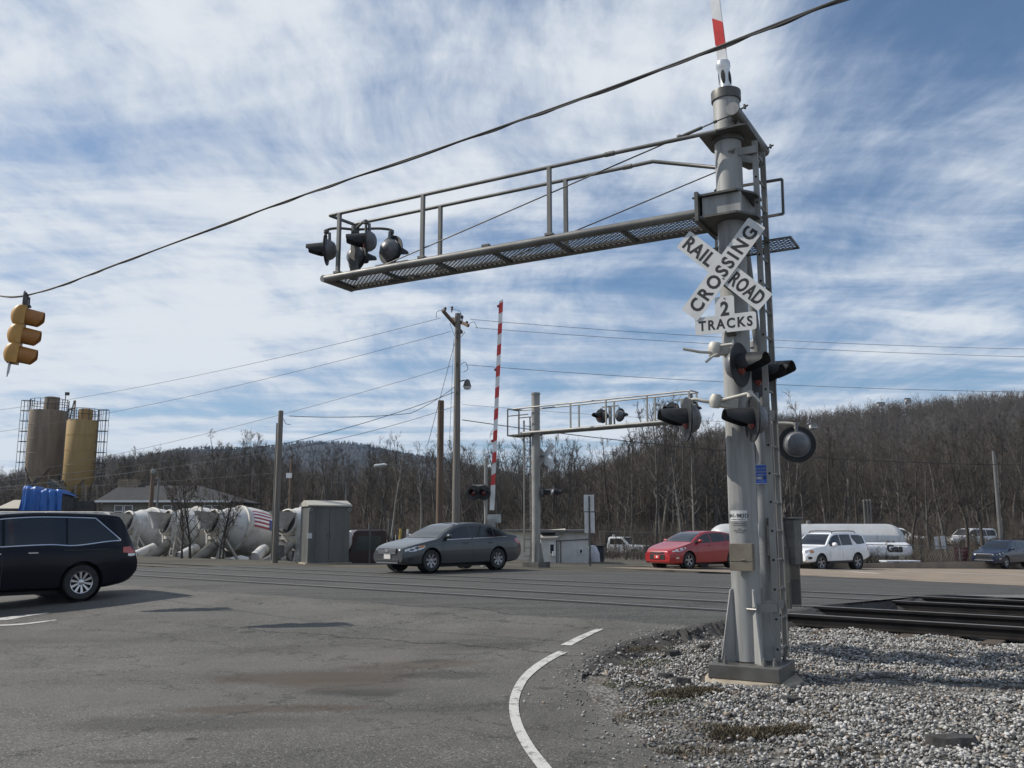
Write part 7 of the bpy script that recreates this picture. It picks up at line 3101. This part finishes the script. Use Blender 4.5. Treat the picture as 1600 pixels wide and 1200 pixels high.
mb.build('valve', GALV, t, 40)
for x in (-Lt * .3, Lt * .3):
    mb = MB()
    mb.box((x, 0, -.1), (.35, rad * 1.4, .7))
    mb.build('saddle', CONC, t, 0)
# service body below it
p = atY(1407, 886, 52.4)
t = thing('skid_unit', 'pale metal service body with wheel openings standing below the Gas tank', 'equipment', (p.x, 52.4, float(G(p.x, 52.4)) - .25), R(2))
a, b = atY(1381, 876, 52.4), atY(1433, 876, 52.4)
hh = a.z - t.location.z
w_ = b.x - a.x
mb = MB()
mb.box((0, 0, hh / 2 + .1), (w_, .9, hh - .2))
mb.box((-.03, 0, hh - .03), (w_ + .08, .96, .09))
mb.build('body', TANKW, t, 0, bevel=.02)
for x in (-w_ * .22, w_ * .22):
    mb = MB()
    mb.lathe([(.36, -.01), (.36, .02)], (x, -.455, .22), (0, -1, 0), 20)
    mb.build('wheel_opening', TRIMB, t, 0)
    wheel(t, x, -.38, .30, .2, 0, RIMM)

# chain-link fence
FEN = pbr('fence_wire', (.13, .13, .125), .6, .3)


def fence(pts, h, label, spacing=2.6, wires=7):
    P = [Vector(p) for p in pts]
    t = thing('chain_link_fence', label, 'fence', P[0])
    for a, b in zip(P[:-1], P[1:]):
        n_ = max(1, int((b - a).length / spacing))
        for i in range(n_ + 1):
            p = a.lerp(b, i / n_) - P[0]
            mb = MB()
            mb.tube([p, p + Vector((0, 0, h * (1.0 + .04 * math.sin(i * 5))))], .03, 6)
            mb.build('post', FEN, t, 30)
    mb = MB()
    for a, b in zip(P[:-1], P[1:]):
        mb.tube([a - P[0] + Vector((0, 0, h)), b - P[0] + Vector((0, 0, h))], .022, 6)
        L_ = (b - a).length
        n_ = int(L_ / .28)
        for i in range(n_):
            q0, q1 = a.lerp(b, i / n_) - P[0], a.lerp(b, min(1, (i + h / .28) / n_)) - P[0]
            fr = min(1, (n_ - i) / (h / .28))
            mb.bar(q0, q1 + Vector((0, 0, h * fr)), .007, .007)
            mb.bar(q0 + Vector((0, 0, h)), q1 + Vector((0, 0, h * (1 - fr))), .007, .007)
    mb.build('mesh', FEN, t, 0)


def fg(px, Y):
    p = atY(px, 870, Y)
    return (p.x, Y, float(G(p.x, Y)) - .1)


fence([fg(938, 50), fg(1010, 50), fg(1120, 51)], 1.7, 'wire fence before the white pickup, left of the red hatchback')
fence([fg(1255, 51), fg(1340, 51), fg(1440, 51.5), fg(1500, 54)], 1.35, 'wire fence along the far side of the road by the gas tank')
# small objects behind the sedan bonnet: yellow and white marker posts
for px, ya, yb, c_, lab in ((624, 826, 842, pbr('marker_yellow', (.40, .28, .06), .6), 'yellow marker post leaning behind the hood of the grey sedan'), (635.5, 827, 842, SIGNW, 'thin white marker post behind the hood of the grey sedan')):
    b_ = atY(px - 2, yb, 45)
    t_ = atY(px + 2, ya, 45)
    b_.z = float(G(b_.x, 45)) - .1 if False else b_.z - 1.5
    o = thing('marker_post', lab, 'post', b_)
    mb = MB()
    mb.tube([(0, 0, 0), t_ - b_], .06, 8)
    mb.build('shaft', c_, o, 30)
# ================================================================ HILLS AND WOODS
HILLM = pbr('bare_wooded_hillside', (.022, .018, .014), .95, 0, (.042, .035, .027), .05, 10, .35, .65)
FHILL = pbr('far_wooded_hillside', (.013, .0125, .012), .95, 0, (.020, .019, .018), .02, 8, .35, .65)


def ridge_hill(name, Y, crest, depth_front, depth_back, mat, dz, seed, amp):
    px = np.array([c_[0] for c_ in crest], float)
    py = np.array([c_[1] for c_ in crest], float)
    X = (px - 800) / FPX * Y * (1 / CT)
    Z = np.array([atY(a, b, Y).z for a, b in crest]) - dz
    nx_, ny_ = 240, 50
    xs = np.linspace(X.min(), X.max(), nx_)
    ys = np.linspace(Y - depth_front, Y + depth_back, ny_)
    f = interp(list(zip(X, Z)))
    r = np.random.default_rng(seed)
    prof = np.where(ys < Y, sst(Y - depth_front, Y, ys), 1 - .8 * sst(Y, Y + depth_back, ys))
    V = []
    zx = np.array([f(x) for x in xs])
    for j, y in enumerate(ys):
        zz = (zx + 3) * prof[j] - 3 + amp * prof[j] * (np.sin(xs * .021 + y * .013) + .6 * np.sin(xs * .05 - y * .04))
        V.append(np.stack([xs, np.full(nx_, y), zz], 1))
    V = np.concatenate(V)
    idx = np.arange(nx_ * ny_).reshape(ny_, nx_)
    F = np.stack([idx[:-1, :-1].ravel(), idx[:-1, 1:].ravel(), idx[1:, 1:].ravel(), idx[1:, :-1].ravel()], 1)
    o = big_mesh(name, V, F, mat, smooth=True)
    tag(o, kind='structure')

    def h(x, y):
        zxx = np.interp(x, xs, zx)
        p_ = np.where(y < Y, sst(Y - depth_front, Y, y), 1 - .8 * sst(Y, Y + depth_back, y))
        return (zxx + 3) * p_ - 3 + amp * p_ * (np.sin(x * .021 + y * .013) + .6 * np.sin(x * .05 - y * .04))
    return h, xs


h1, hx1 = ridge_hill('hill', 430, [(640, 800), (800, 770), (870, 735), (960, 707), (1050, 684), (1140, 664), (1220, 648), (1290, 637), (1400, 623), (1500, 614), (1600, 609), (1750, 604), (1950, 610)], 280, 260, HILLM, 9.0, 1, 1.5)
h2, hx2 = ridge_hill('far_hill', 1700, [(-150, 770), (60, 765), (150, 748), (230, 722), (290, 706), (350, 698), (430, 692.5), (500, 691.5), (560, 692.5), (620, 699), (690, 714), (780, 735), (950, 752), (1200, 760)], 700, 500, FHILL, 8, 2, 4)
h3, hx3 = ridge_hill('near_hill', 620, [(-200, 790), (40, 775), (140, 745), (220, 718), (290, 707), (360, 700), (420, 702), (470, 716), (540, 738), (620, 760), (760, 790)], 380, 250, HILLM, 10, 3, 2)

BARK = [pbr('bark_grey', (.062, .056, .048), .9, 0, (.115, .105, .092), 3, 6), pbr('bark_dark', (.046, .039, .032), .9, 0, (.078, .068, .058), 3, 6),
        pbr('bark_pale', (.15, .14, .122), .85, 0, (.22, .207, .185), 3, 6)]
TWIG = [pbr('twigs_brown', (.056, .045, .035), .9, 0, (.082, .067, .052), .4, 4), pbr('twigs_grey', (.047, .041, .036), .9, 0, (.070, .062, .054), .4, 4)]


def grow_tree(seed, H, spread, nlimb, nsub, ntw, low=.25, wild=1.0, lean=0.0):
    """returns trunk (V,F) and crown (V,F) of a bare tree"""
    r = np.random.default_rng(seed)
    tv, tf, cv, cf = [], [], [], []

    def tube(V, F, pts, rads, n):
        k0 = len(V)
        for i, p in enumerate(pts):
            d = pts[min(i + 1, len(pts) - 1)] - pts[max(i - 1, 0)]
            d = d / (np.linalg.norm(d) + 1e-9)
            a = np.array([0, 0, 1.0]) if abs(d[2]) < .9 else np.array([1.0, 0, 0])
            x = np.cross(d, a)
            x /= np.linalg.norm(x)
            y = np.cross(d, x)
            for j in range(n):
                t = 2 * math.pi * j / n
                V.append(p + (x * math.cos(t) + y * math.sin(t)) * rads[i])
        for i in range(len(pts) - 1):
            for j in range(n):
                a, b = k0 + i * n + j, k0 + i * n + (j + 1) % n
                F.append((a, b, b + n, a + n))

    def path(p, d, L, n, up, wob):
        pts = [p]
        d = d / np.linalg.norm(d)
        for i in range(n):
            d = d + r.normal(0, wob, 3) + np.array([0, 0, up])
            d = d / np.linalg.norm(d)
            pts.append(pts[-1] + d * L / n)
        return pts
    r0 = H * r.uniform(.011, .016)
    trunk = path(np.zeros(3), np.array([lean + r.normal(0, .05), r.normal(0, .05), 1.0]), H * .93, 9, .03, .055)
    tr = [r0 * (1.25 if i == 0 else (1 - .88 * i / 9)) for i in range(10)]
    tube(tv, tf, trunk, tr, 6)
    for i in range(nlimb):
        u = low + (1 - low) * (i + r.random()) / nlimb * .97
        k = min(int(u * 9), 8)
        fr = u * 9 - k
        p = trunk[k] * (1 - fr) + trunk[k + 1] * fr
        rad = (tr[k] * (1 - fr) + tr[k + 1] * fr) * .55
        az = i * 2.4 + r.uniform(-.5, .5)
        elev = r.uniform(.35, .95) + .5 * u
        L = spread * (1.15 - .75 * u) * r.uniform(.7, 1.25)
        d = np.array([math.cos(az) * math.cos(elev), math.sin(az) * math.cos(elev), math.sin(elev)])
        limb = path(p, d, L, 6, .10, .16 * wild)
        lr = [max(rad * (1 - .85 * j / 6), .010) for j in range(7)]
        tube(tv, tf, limb, lr, 4)
        for s in range(nsub):
            uu = r.uniform(.2, 1.0)
            kk = min(int(uu * 6), 5)
            f2 = uu * 6 - kk
            q = limb[kk] * (1 - f2) + limb[kk + 1] * f2
            dd = limb[kk + 1] - limb[kk]
            dd = dd / np.linalg.norm(dd) + r.normal(0, .55, 3) + np.array([0, 0, .15])
            L2 = L * r.uniform(.28, .5)
            sub = path(q, dd, L2, 4, .10, .2 * wild)
            tube(cv, cf, sub, [max(lr[kk] * .5 * (1 - .7 * j / 4), .008) for j in range(5)], 3)
            for w in range(ntw):
                u3 = r.uniform(.15, 1.0)
                k3 = min(int(u3 * 4), 3)
                q3 = sub[k3] * (1 - (u3 * 4 - k3)) + sub[k3 + 1] * (u3 * 4 - k3)
                d3 = sub[k3 + 1] - sub[k3]
                d3 = d3 / np.linalg.norm(d3) + r.normal(0, .6, 3) + np.array([0, 0, .2])
                tw_ = path(q3, d3, L2 * r.uniform(.35, .75), 2, .12, .25)
                tube(cv, cf, tw_, [.0105, .008, .005], 3)
    return (np.array(tv), np.array(tf)), (np.array(cv), np.array(cf))


def tree_proto(seed, H, spread, nl, ns, nt, bark, twig, label, group, **kw):
    (tv, tf), (cv, cf) = grow_tree(seed, H, spread, nl, ns, nt, **kw)
    root = thing('bare_tree', label, 'tree', (0, 0, -50), 0, group)
    a = big_mesh('trunk', tv, tf, bark, smooth=True)
    a.parent = root
    b = big_mesh('crown', cv, cf, twig)
    b.parent = root
    return root


PROTO = []
spec = [(11, 12.5, 3.2, 15, 7, 7, 0, 0, {}), (12, 13.5, 3.0, 16, 7, 7, 1, 1, {}), (13, 11.5, 3.4, 14, 7, 8, 0, 0, {'low': .18}), (14, 14.5, 2.7, 17, 6, 7, 1, 0, {'low': .35}),
        (15, 12, 3.6, 15, 8, 7, 1, 1, {'wild': 1.4}), (16, 13, 2.4, 18, 6, 6, 0, 1, {'low': .3}), (17, 9.5, 2.8, 13, 7, 7, 1, 0, {'low': .12, 'wild': 1.3}), (18, 13.5, 2.6, 14, 5, 6, 2, 1, {'low': .4, 'wild': 1.2}),
        (19, 8, 2.5, 14, 7, 7, 0, 0, {'low': .1, 'wild': 1.2}), (20, 14, 3.3, 15, 7, 7, 0, 1, {'low': .28})]
GRP = 'bare trees of the wood'
LABT = {0: 'leafless grey-brown tree in the dense bare wood behind the crossing', 1: 'leafless dark-trunked tree in the dense bare wood behind the crossing', 2: 'leafless pale-trunked tree standing out in the dark bare wood'}
for sd, H, sp_, nl, ns, nt, bk, tw, kw in spec:
    PROTO.append((tree_proto(sd, H, sp_, nl, ns, nt, BARK[bk], TWIG[tw], LABT[bk], GRP, **kw), H))


def wood_floor(x, y):
    g = G(x, y) - .1
    for h, xs in ((h1, hx1), (h3, hx3)):
        if xs[0] < x < xs[-1]:
            g = max(g, float(h(np.array(x), np.array(y))))
    return float(g)


used = set()


def put_tree(i, x, y, H, rz, dz=-.15, label=None):
    root, h0 = PROTO[i]
    k = H / h0
    z = wood_floor(x, y) + dz
    if i not in used:
        used.add(i)
        root.location = (x, y, z)
        root.rotation_euler = (0, 0, rz)
        root.scale = (k, k, k)
        return root
    return TREEDUP(root, (x, y, z), rz, k)


KIDS = {root.name: children(root) for root, _ in PROTO}


def TREEDUP(root, loc, rz, k):
    r = root.copy()
    COL.objects.link(r)
    r.location = loc
    r.rotation_euler = (0, 0, rz)
    r.scale = (k, k, k)
    for ch in KIDS[root.name]:
        c = ch.copy()
        COL.objects.link(c)
        c.parent = r
    return r


# height of the wood's skyline across the picture: pixel row of the tree tops
sky_px = [-120, 0, 60, 130, 190, 240, 300, 340, 400, 450, 500, 560, 615, 660, 720, 780, 840, 900, 960, 1020, 1060, 1120, 1200, 1260, 1330, 1400, 1500, 1600, 1720]
sky_py = [722, 722, 712, 720, 696, 685, 694, 680, 672, 692, 684, 692, 668, 682, 672, 684, 676, 684, 668, 612, 610, 650, 615, 640, 660, 660, 650, 640, 640]
tr_ = np.random.default_rng(21)
cnt = 0
for row, (Y0, n_, sc_) in enumerate(((88, 74, 1.0), (100, 70, 1.0), (114, 70, .98), (132, 62, .94))):
    for k in range(n_):
        px = -130 + (1860) * (k + tr_.uniform(.1, .9)) / n_
        Y = Y0 + tr_.uniform(-5, 5)
        x = atY(px, 800, Y).x
        if px < 165 and Y < 100:
            Y += 16
            x = atY(px, 800, Y).x
        ytop = np.interp(px, sky_px, sky_py) + tr_.uniform(-6, 26 + 8 * row)
        H = max(5.5, (atY(px, ytop, Y).z - wood_floor(x, Y)) * sc_)
        H = min(H, 19)
        i = int(tr_.choice([0, 1, 2, 3, 4, 5, 9, 6, 7], p=[.14, .15, .12, .14, .14, .12, .12, .06, .01]))
        put_tree(i, x, Y, H, tr_.uniform(0, 6.28))
        cnt += 1
# nearer trees at right, in front of the parked white vehicles, and a few along the front
for px, Y, H, i, rz in ((1478, 66, 9.5, 2, .3), (1505, 68, 10, 3, 1.2), (1530, 67, 10.5, 4, 2.2), (1448, 70, 9.5, 0, 3.0), (1562, 69, 11, 9, 4.0), (1590, 66, 11, 1, 5.0), (1625, 68, 11, 5, .8), (1420, 72, 9.0, 6, 1.0),
                        (1330, 74, 9, 3, 2.0), (1290, 76, 9.5, 0, .4), (1240, 78, 10, 4, 4.4), (1060, 78, 9.5, 7, 2.8), (1090, 80, 10, 7, .5), (655, 70, 8.5, 7, 3.3), (612, 74, 8.5, 7, 5.2), (975, 80, 9, 8, .2), (905, 78, 8.5, 6, 3.2), (1655, 66, 11, 3, 2.0)):
    x = atY(px, 800, Y).x
    put_tree(i, x, Y, H, rz)
    cnt += 1
# small saplings in front of the mixer drums
SAP = tree_proto(31, 3.4, 1.5, 12, 5, 4, BARK[1], TWIG[0], 'thin bare sapling in front of the plain mixer drum, right of the minivan', 'bare saplings before the mixer trucks', low=.08, wild=1.2)
KIDS[SAP.name] = children(SAP)
for k, (px, Y, H, rz, lab) in enumerate(((288, 40.5, 3.9, .2, None), (301, 40.8, 4.2, 2.0, None), (352, 40.2, 3.5, 3.5, 'thin bare sapling in front of the flag-painted mixer truck'), (346, 39.8, 3.0, 5.0, 'thin bare sapling in front of the flag-painted mixer truck'))):
    x = atY(px, 800, Y).x
    z = float(G(x, Y)) - .1
    if k == 0:
        SAP.location = (x, Y, z)
        SAP.rotation_euler = (0, 0, rz)
        SAP.scale = (H / 3.4,) * 3
    else:
        o = TREEDUP(SAP, (x, Y, z), rz, H / 3.4)
        if lab:
            o['label'] = lab


# the depth of the wood and the hillsides: one mass of thin bare trees
def stick_trees(name, X, Y, Z, H, seed, mat, nb=26, wid=.05, spreadk=.28, ulow=.15):
    r = np.random.default_rng(seed)
    n = len(X)
    # each tree: trunk blade + nb branch blades, as thin three-cornered spikes
    base = np.stack([X, Y, Z], 1)
    V, F = [], []
    u = r.uniform(ulow, .95, (n, nb))
    az = r.uniform(0, 2 * math.pi, (n, nb))
    el_ = r.uniform(.5, 1.35, (n, nb))
    L = (H[:, None] * spreadk) * (1.2 - .75 * u) * r.uniform(.6, 1.3, (n, nb))
    p0 = base[:, None, :] + np.stack([np.zeros((n, nb)), np.zeros((n, nb)), u * H[:, None]], 2)
    p0[:, :, 0] += r.normal(0, .04, (n, nb)) * H[:, None]
    p0[:, :, 1] += r.normal(0, .04, (n, nb)) * H[:, None]
    d = np.stack([np.cos(az) * np.cos(el_), np.sin(az) * np.cos(el_), np.sin(el_)], 2)
    p1 = p0 + d * L[:, :, None]
    side = np.stack([-np.sin(az), np.cos(az), np.zeros((n, nb))], 2)
    side2 = np.cross(d, side)
    w = wid * (1.1 - .6 * u)[:, :, None]
    tri = np.stack([p0 - side * w, p0 + side * w, p0 + side2 * w * 1.6, p1], 2).reshape(-1, 3)
    m = n * nb
    b = (np.arange(m) * 4)[:, None]
    F = np.concatenate([b + np.array([[0, 1, 3]]), b + np.array([[1, 2, 3]]), b + np.array([[2, 0, 3]])])
    # trunks
    k = len(tri)
    ang = r.uniform(0, 6.28, n)
    tw = (H * .012)[:, None]
    c1 = np.stack([np.cos(ang), np.sin(ang), np.zeros(n)], 1)
    c2 = np.stack([np.cos(ang + 2.1), np.sin(ang + 2.1), np.zeros(n)], 1)
    c3 = np.stack([np.cos(ang + 4.2), np.sin(ang + 4.2), np.zeros(n)], 1)
    top = base + np.stack([r.normal(0, .05, n) * H, r.normal(0, .05, n) * H, H], 1)
    tv = np.stack([base + c1 * tw, base + c2 * tw, base + c3 * tw, top], 1).reshape(-1, 3)
    b = (np.arange(n) * 4)[:, None] + k
    F = np.concatenate([F, b + np.array([[0, 1, 3]]), b + np.array([[1, 2, 3]]), b + np.array([[2, 0, 3]])])
    o = big_mesh(name, np.concatenate([tri, tv]), F, mat)
    tag(o, kind='stuff')
    return o


WOODM = pbr('bare_wood_mass', (.032, .026, .020), .95, 0, (.056, .046, .036), .06, 5, .35, .65)
r = np.random.default_rng(77)
# thick of the wood behind the nearer rows
n = 1700
Y = r.uniform(106, 190, n)
px = r.uniform(-150, 1760, n)
X = (px - 800) / FPX * Y
Z = np.array([wood_floor(x, y) for x, y in zip(X, Y)])
tp_ = np.interp(px, sky_px, sky_py) + r.uniform(26, 90, n)
H = np.clip(np.array([atY(a, b, c).z for a, b, c in zip(px, tp_, Y)]) - Z, 5, 17)
stick_trees('woods', X, Y, Z, H, 1, WOODM, 60, .045)
# undergrowth along the front of the wood
n = 2600
Y = r.uniform(76, 112, n)
px = r.uniform(-150, 1760, n)
Y = np.where((px < 175) & (Y < 94), Y + 22, Y)
X = (px - 800) / FPX * Y
Z = np.array([wood_floor(x, y) for x, y in zip(X, Y)])
stick_trees('undergrowth', X, Y, Z, r.uniform(1.0, 3.6, n), 2, WOODM, 26, .020, .45)
# low brush on the verge beyond the road
n = 2600
Y = r.uniform(53, 80, n)
px = r.uniform(1190, 1760, n)
X = (px - 800) / FPX * Y
k = ~inpoly(conc, X, Y) & ~inpoly(asph, X, Y) & ((-.6 * X + .8 * Y) > ROADQ + 1.6)
X, Y = X[k], Y[k]
n = len(X)
Z = np.array([wood_floor(x, y) for x, y in zip(X, Y)])
stick_trees('undergrowth', X, Y, Z, r.uniform(.25, 1.1, n) * np.where(r.random(n) < .1, 2.2, 1), 6, WOODM, 22, .012, .5, .02)
n = 1500
Y = r.uniform(55, 80, n)
px = r.uniform(560, 1190, n)
X = (px - 800) / FPX * Y
k = ~inpoly(conc, X, Y) & ~inpoly(asph, X, Y) & ((-.6 * X + .8 * Y) > ROADQ + 1.6)
X, Y = X[k], Y[k]
n = len(X)
Z = np.array([wood_floor(x, y) for x, y in zip(X, Y)])
stick_trees('undergrowth', X, Y, Z, r.uniform(.25, 1.2, n) * np.where(r.random(n) < .1, 2.0, 1), 7, WOODM, 22, .012, .5, .02)
# right hillside
n = 15000
Y = r.uniform(170, 500, n)
X = r.uniform(-20, 400, n)
Z = h1(X, Y)
k = (Z > 2) & (X / Y < .80)
Hh = r.uniform(5, 8.5, k.sum()) * np.where(r.random(k.sum()) < .06, 1.35, 1)
stick_trees('hillside_trees', X[k], Y[k], Z[k] - .6, Hh, 3, WOODM, 15, .10, .42, .02)
# left hillside
n = 9000
Y = r.uniform(300, 700, n)
X = r.uniform(-440, -60, n)
Z = h3(X, Y)
k = (Z > 3) & (X / Y > -.75)
stick_trees('hillside_trees', X[k], Y[k], Z[k] - .8, r.uniform(5, 9, k.sum()), 4, WOODM, 14, .16, .45, .02)
# canopy of the far ridge
n = 7000
Y = r.uniform(1350, 1750, n)
X = r.uniform(-1000, 150, n)
Z = h2(X, Y)
stick_trees('hillside_trees', X, Y, Z, r.uniform(3, 5.5, n), 5, pbr('far_ridge_wood', (.011, .011, .011), .95, 0, (.018, .018, .018), .01, 4), 8, .8, .6, .0)
# pale houses on the ridge
HW = pbr('hill_house_white', (.55, .55, .53), .7)
for px, py, Y, w, lab in ((1376, 628.5, 415, 7, 'small white house high on the right-hand wooded ridge'), (1270, 661, 330, 5, 'tiny white house lower on the wooded ridge, just right of the signal ladder'), (1418, 622, 420, 5, 'tiny house right of the white one on the ridge')):
    p = atY(px, py, Y)
    t = thing('hill_house', lab, 'house', (p.x, Y, p.z - 2))
    t.scale = (.45, .45, .45)
    mb = MB()
    mb.box((0, 0, 1.5), (w, 5, 3.0))
    mb.build('wall', HW, t, 0)
    mb = MB()
    mb.prism([(-3, 3.0), (3, 3.0), (0, 4.6)], -w / 2 - .3, w / 2 + .3, Matrix.Rotation(R(90), 4, 'Z') @ Matrix.Rotation(R(90), 4, 'X'))
    mb.build('roof', ROOFS, t, 0)
    mb = MB()
    for x in (-w * .3, 0, w * .3):
        mb.box((x, -2.51, 1.6), (.9, .04, 1.2))
    mb.build('windows', GLASS, t, 0)
# ================================================================ AIR
HZ = bpy.data.materials.new('haze_air')
HZ.use_nodes = True
_t = HZ.node_tree
_t.nodes.clear()
_v = N(_t, 'ShaderNodeVolumePrincipled')
_v.inputs['Color'].default_value = (.50, .70, 1.0, 1)
_v.inputs['Density'].default_value = 0.00009
_v.inputs['Anisotropy'].default_value = 0.0
_o = N(_t, 'ShaderNodeOutputMaterial')
link(_t, _v.outputs[0], _o.inputs['Volume'])
mb = MB()
mb.box((-100, 1300, 95), (3600, 3300, 400))
hz_ = mb.build('haze', HZ, None, 0)
tag(hz_, kind='stuff')
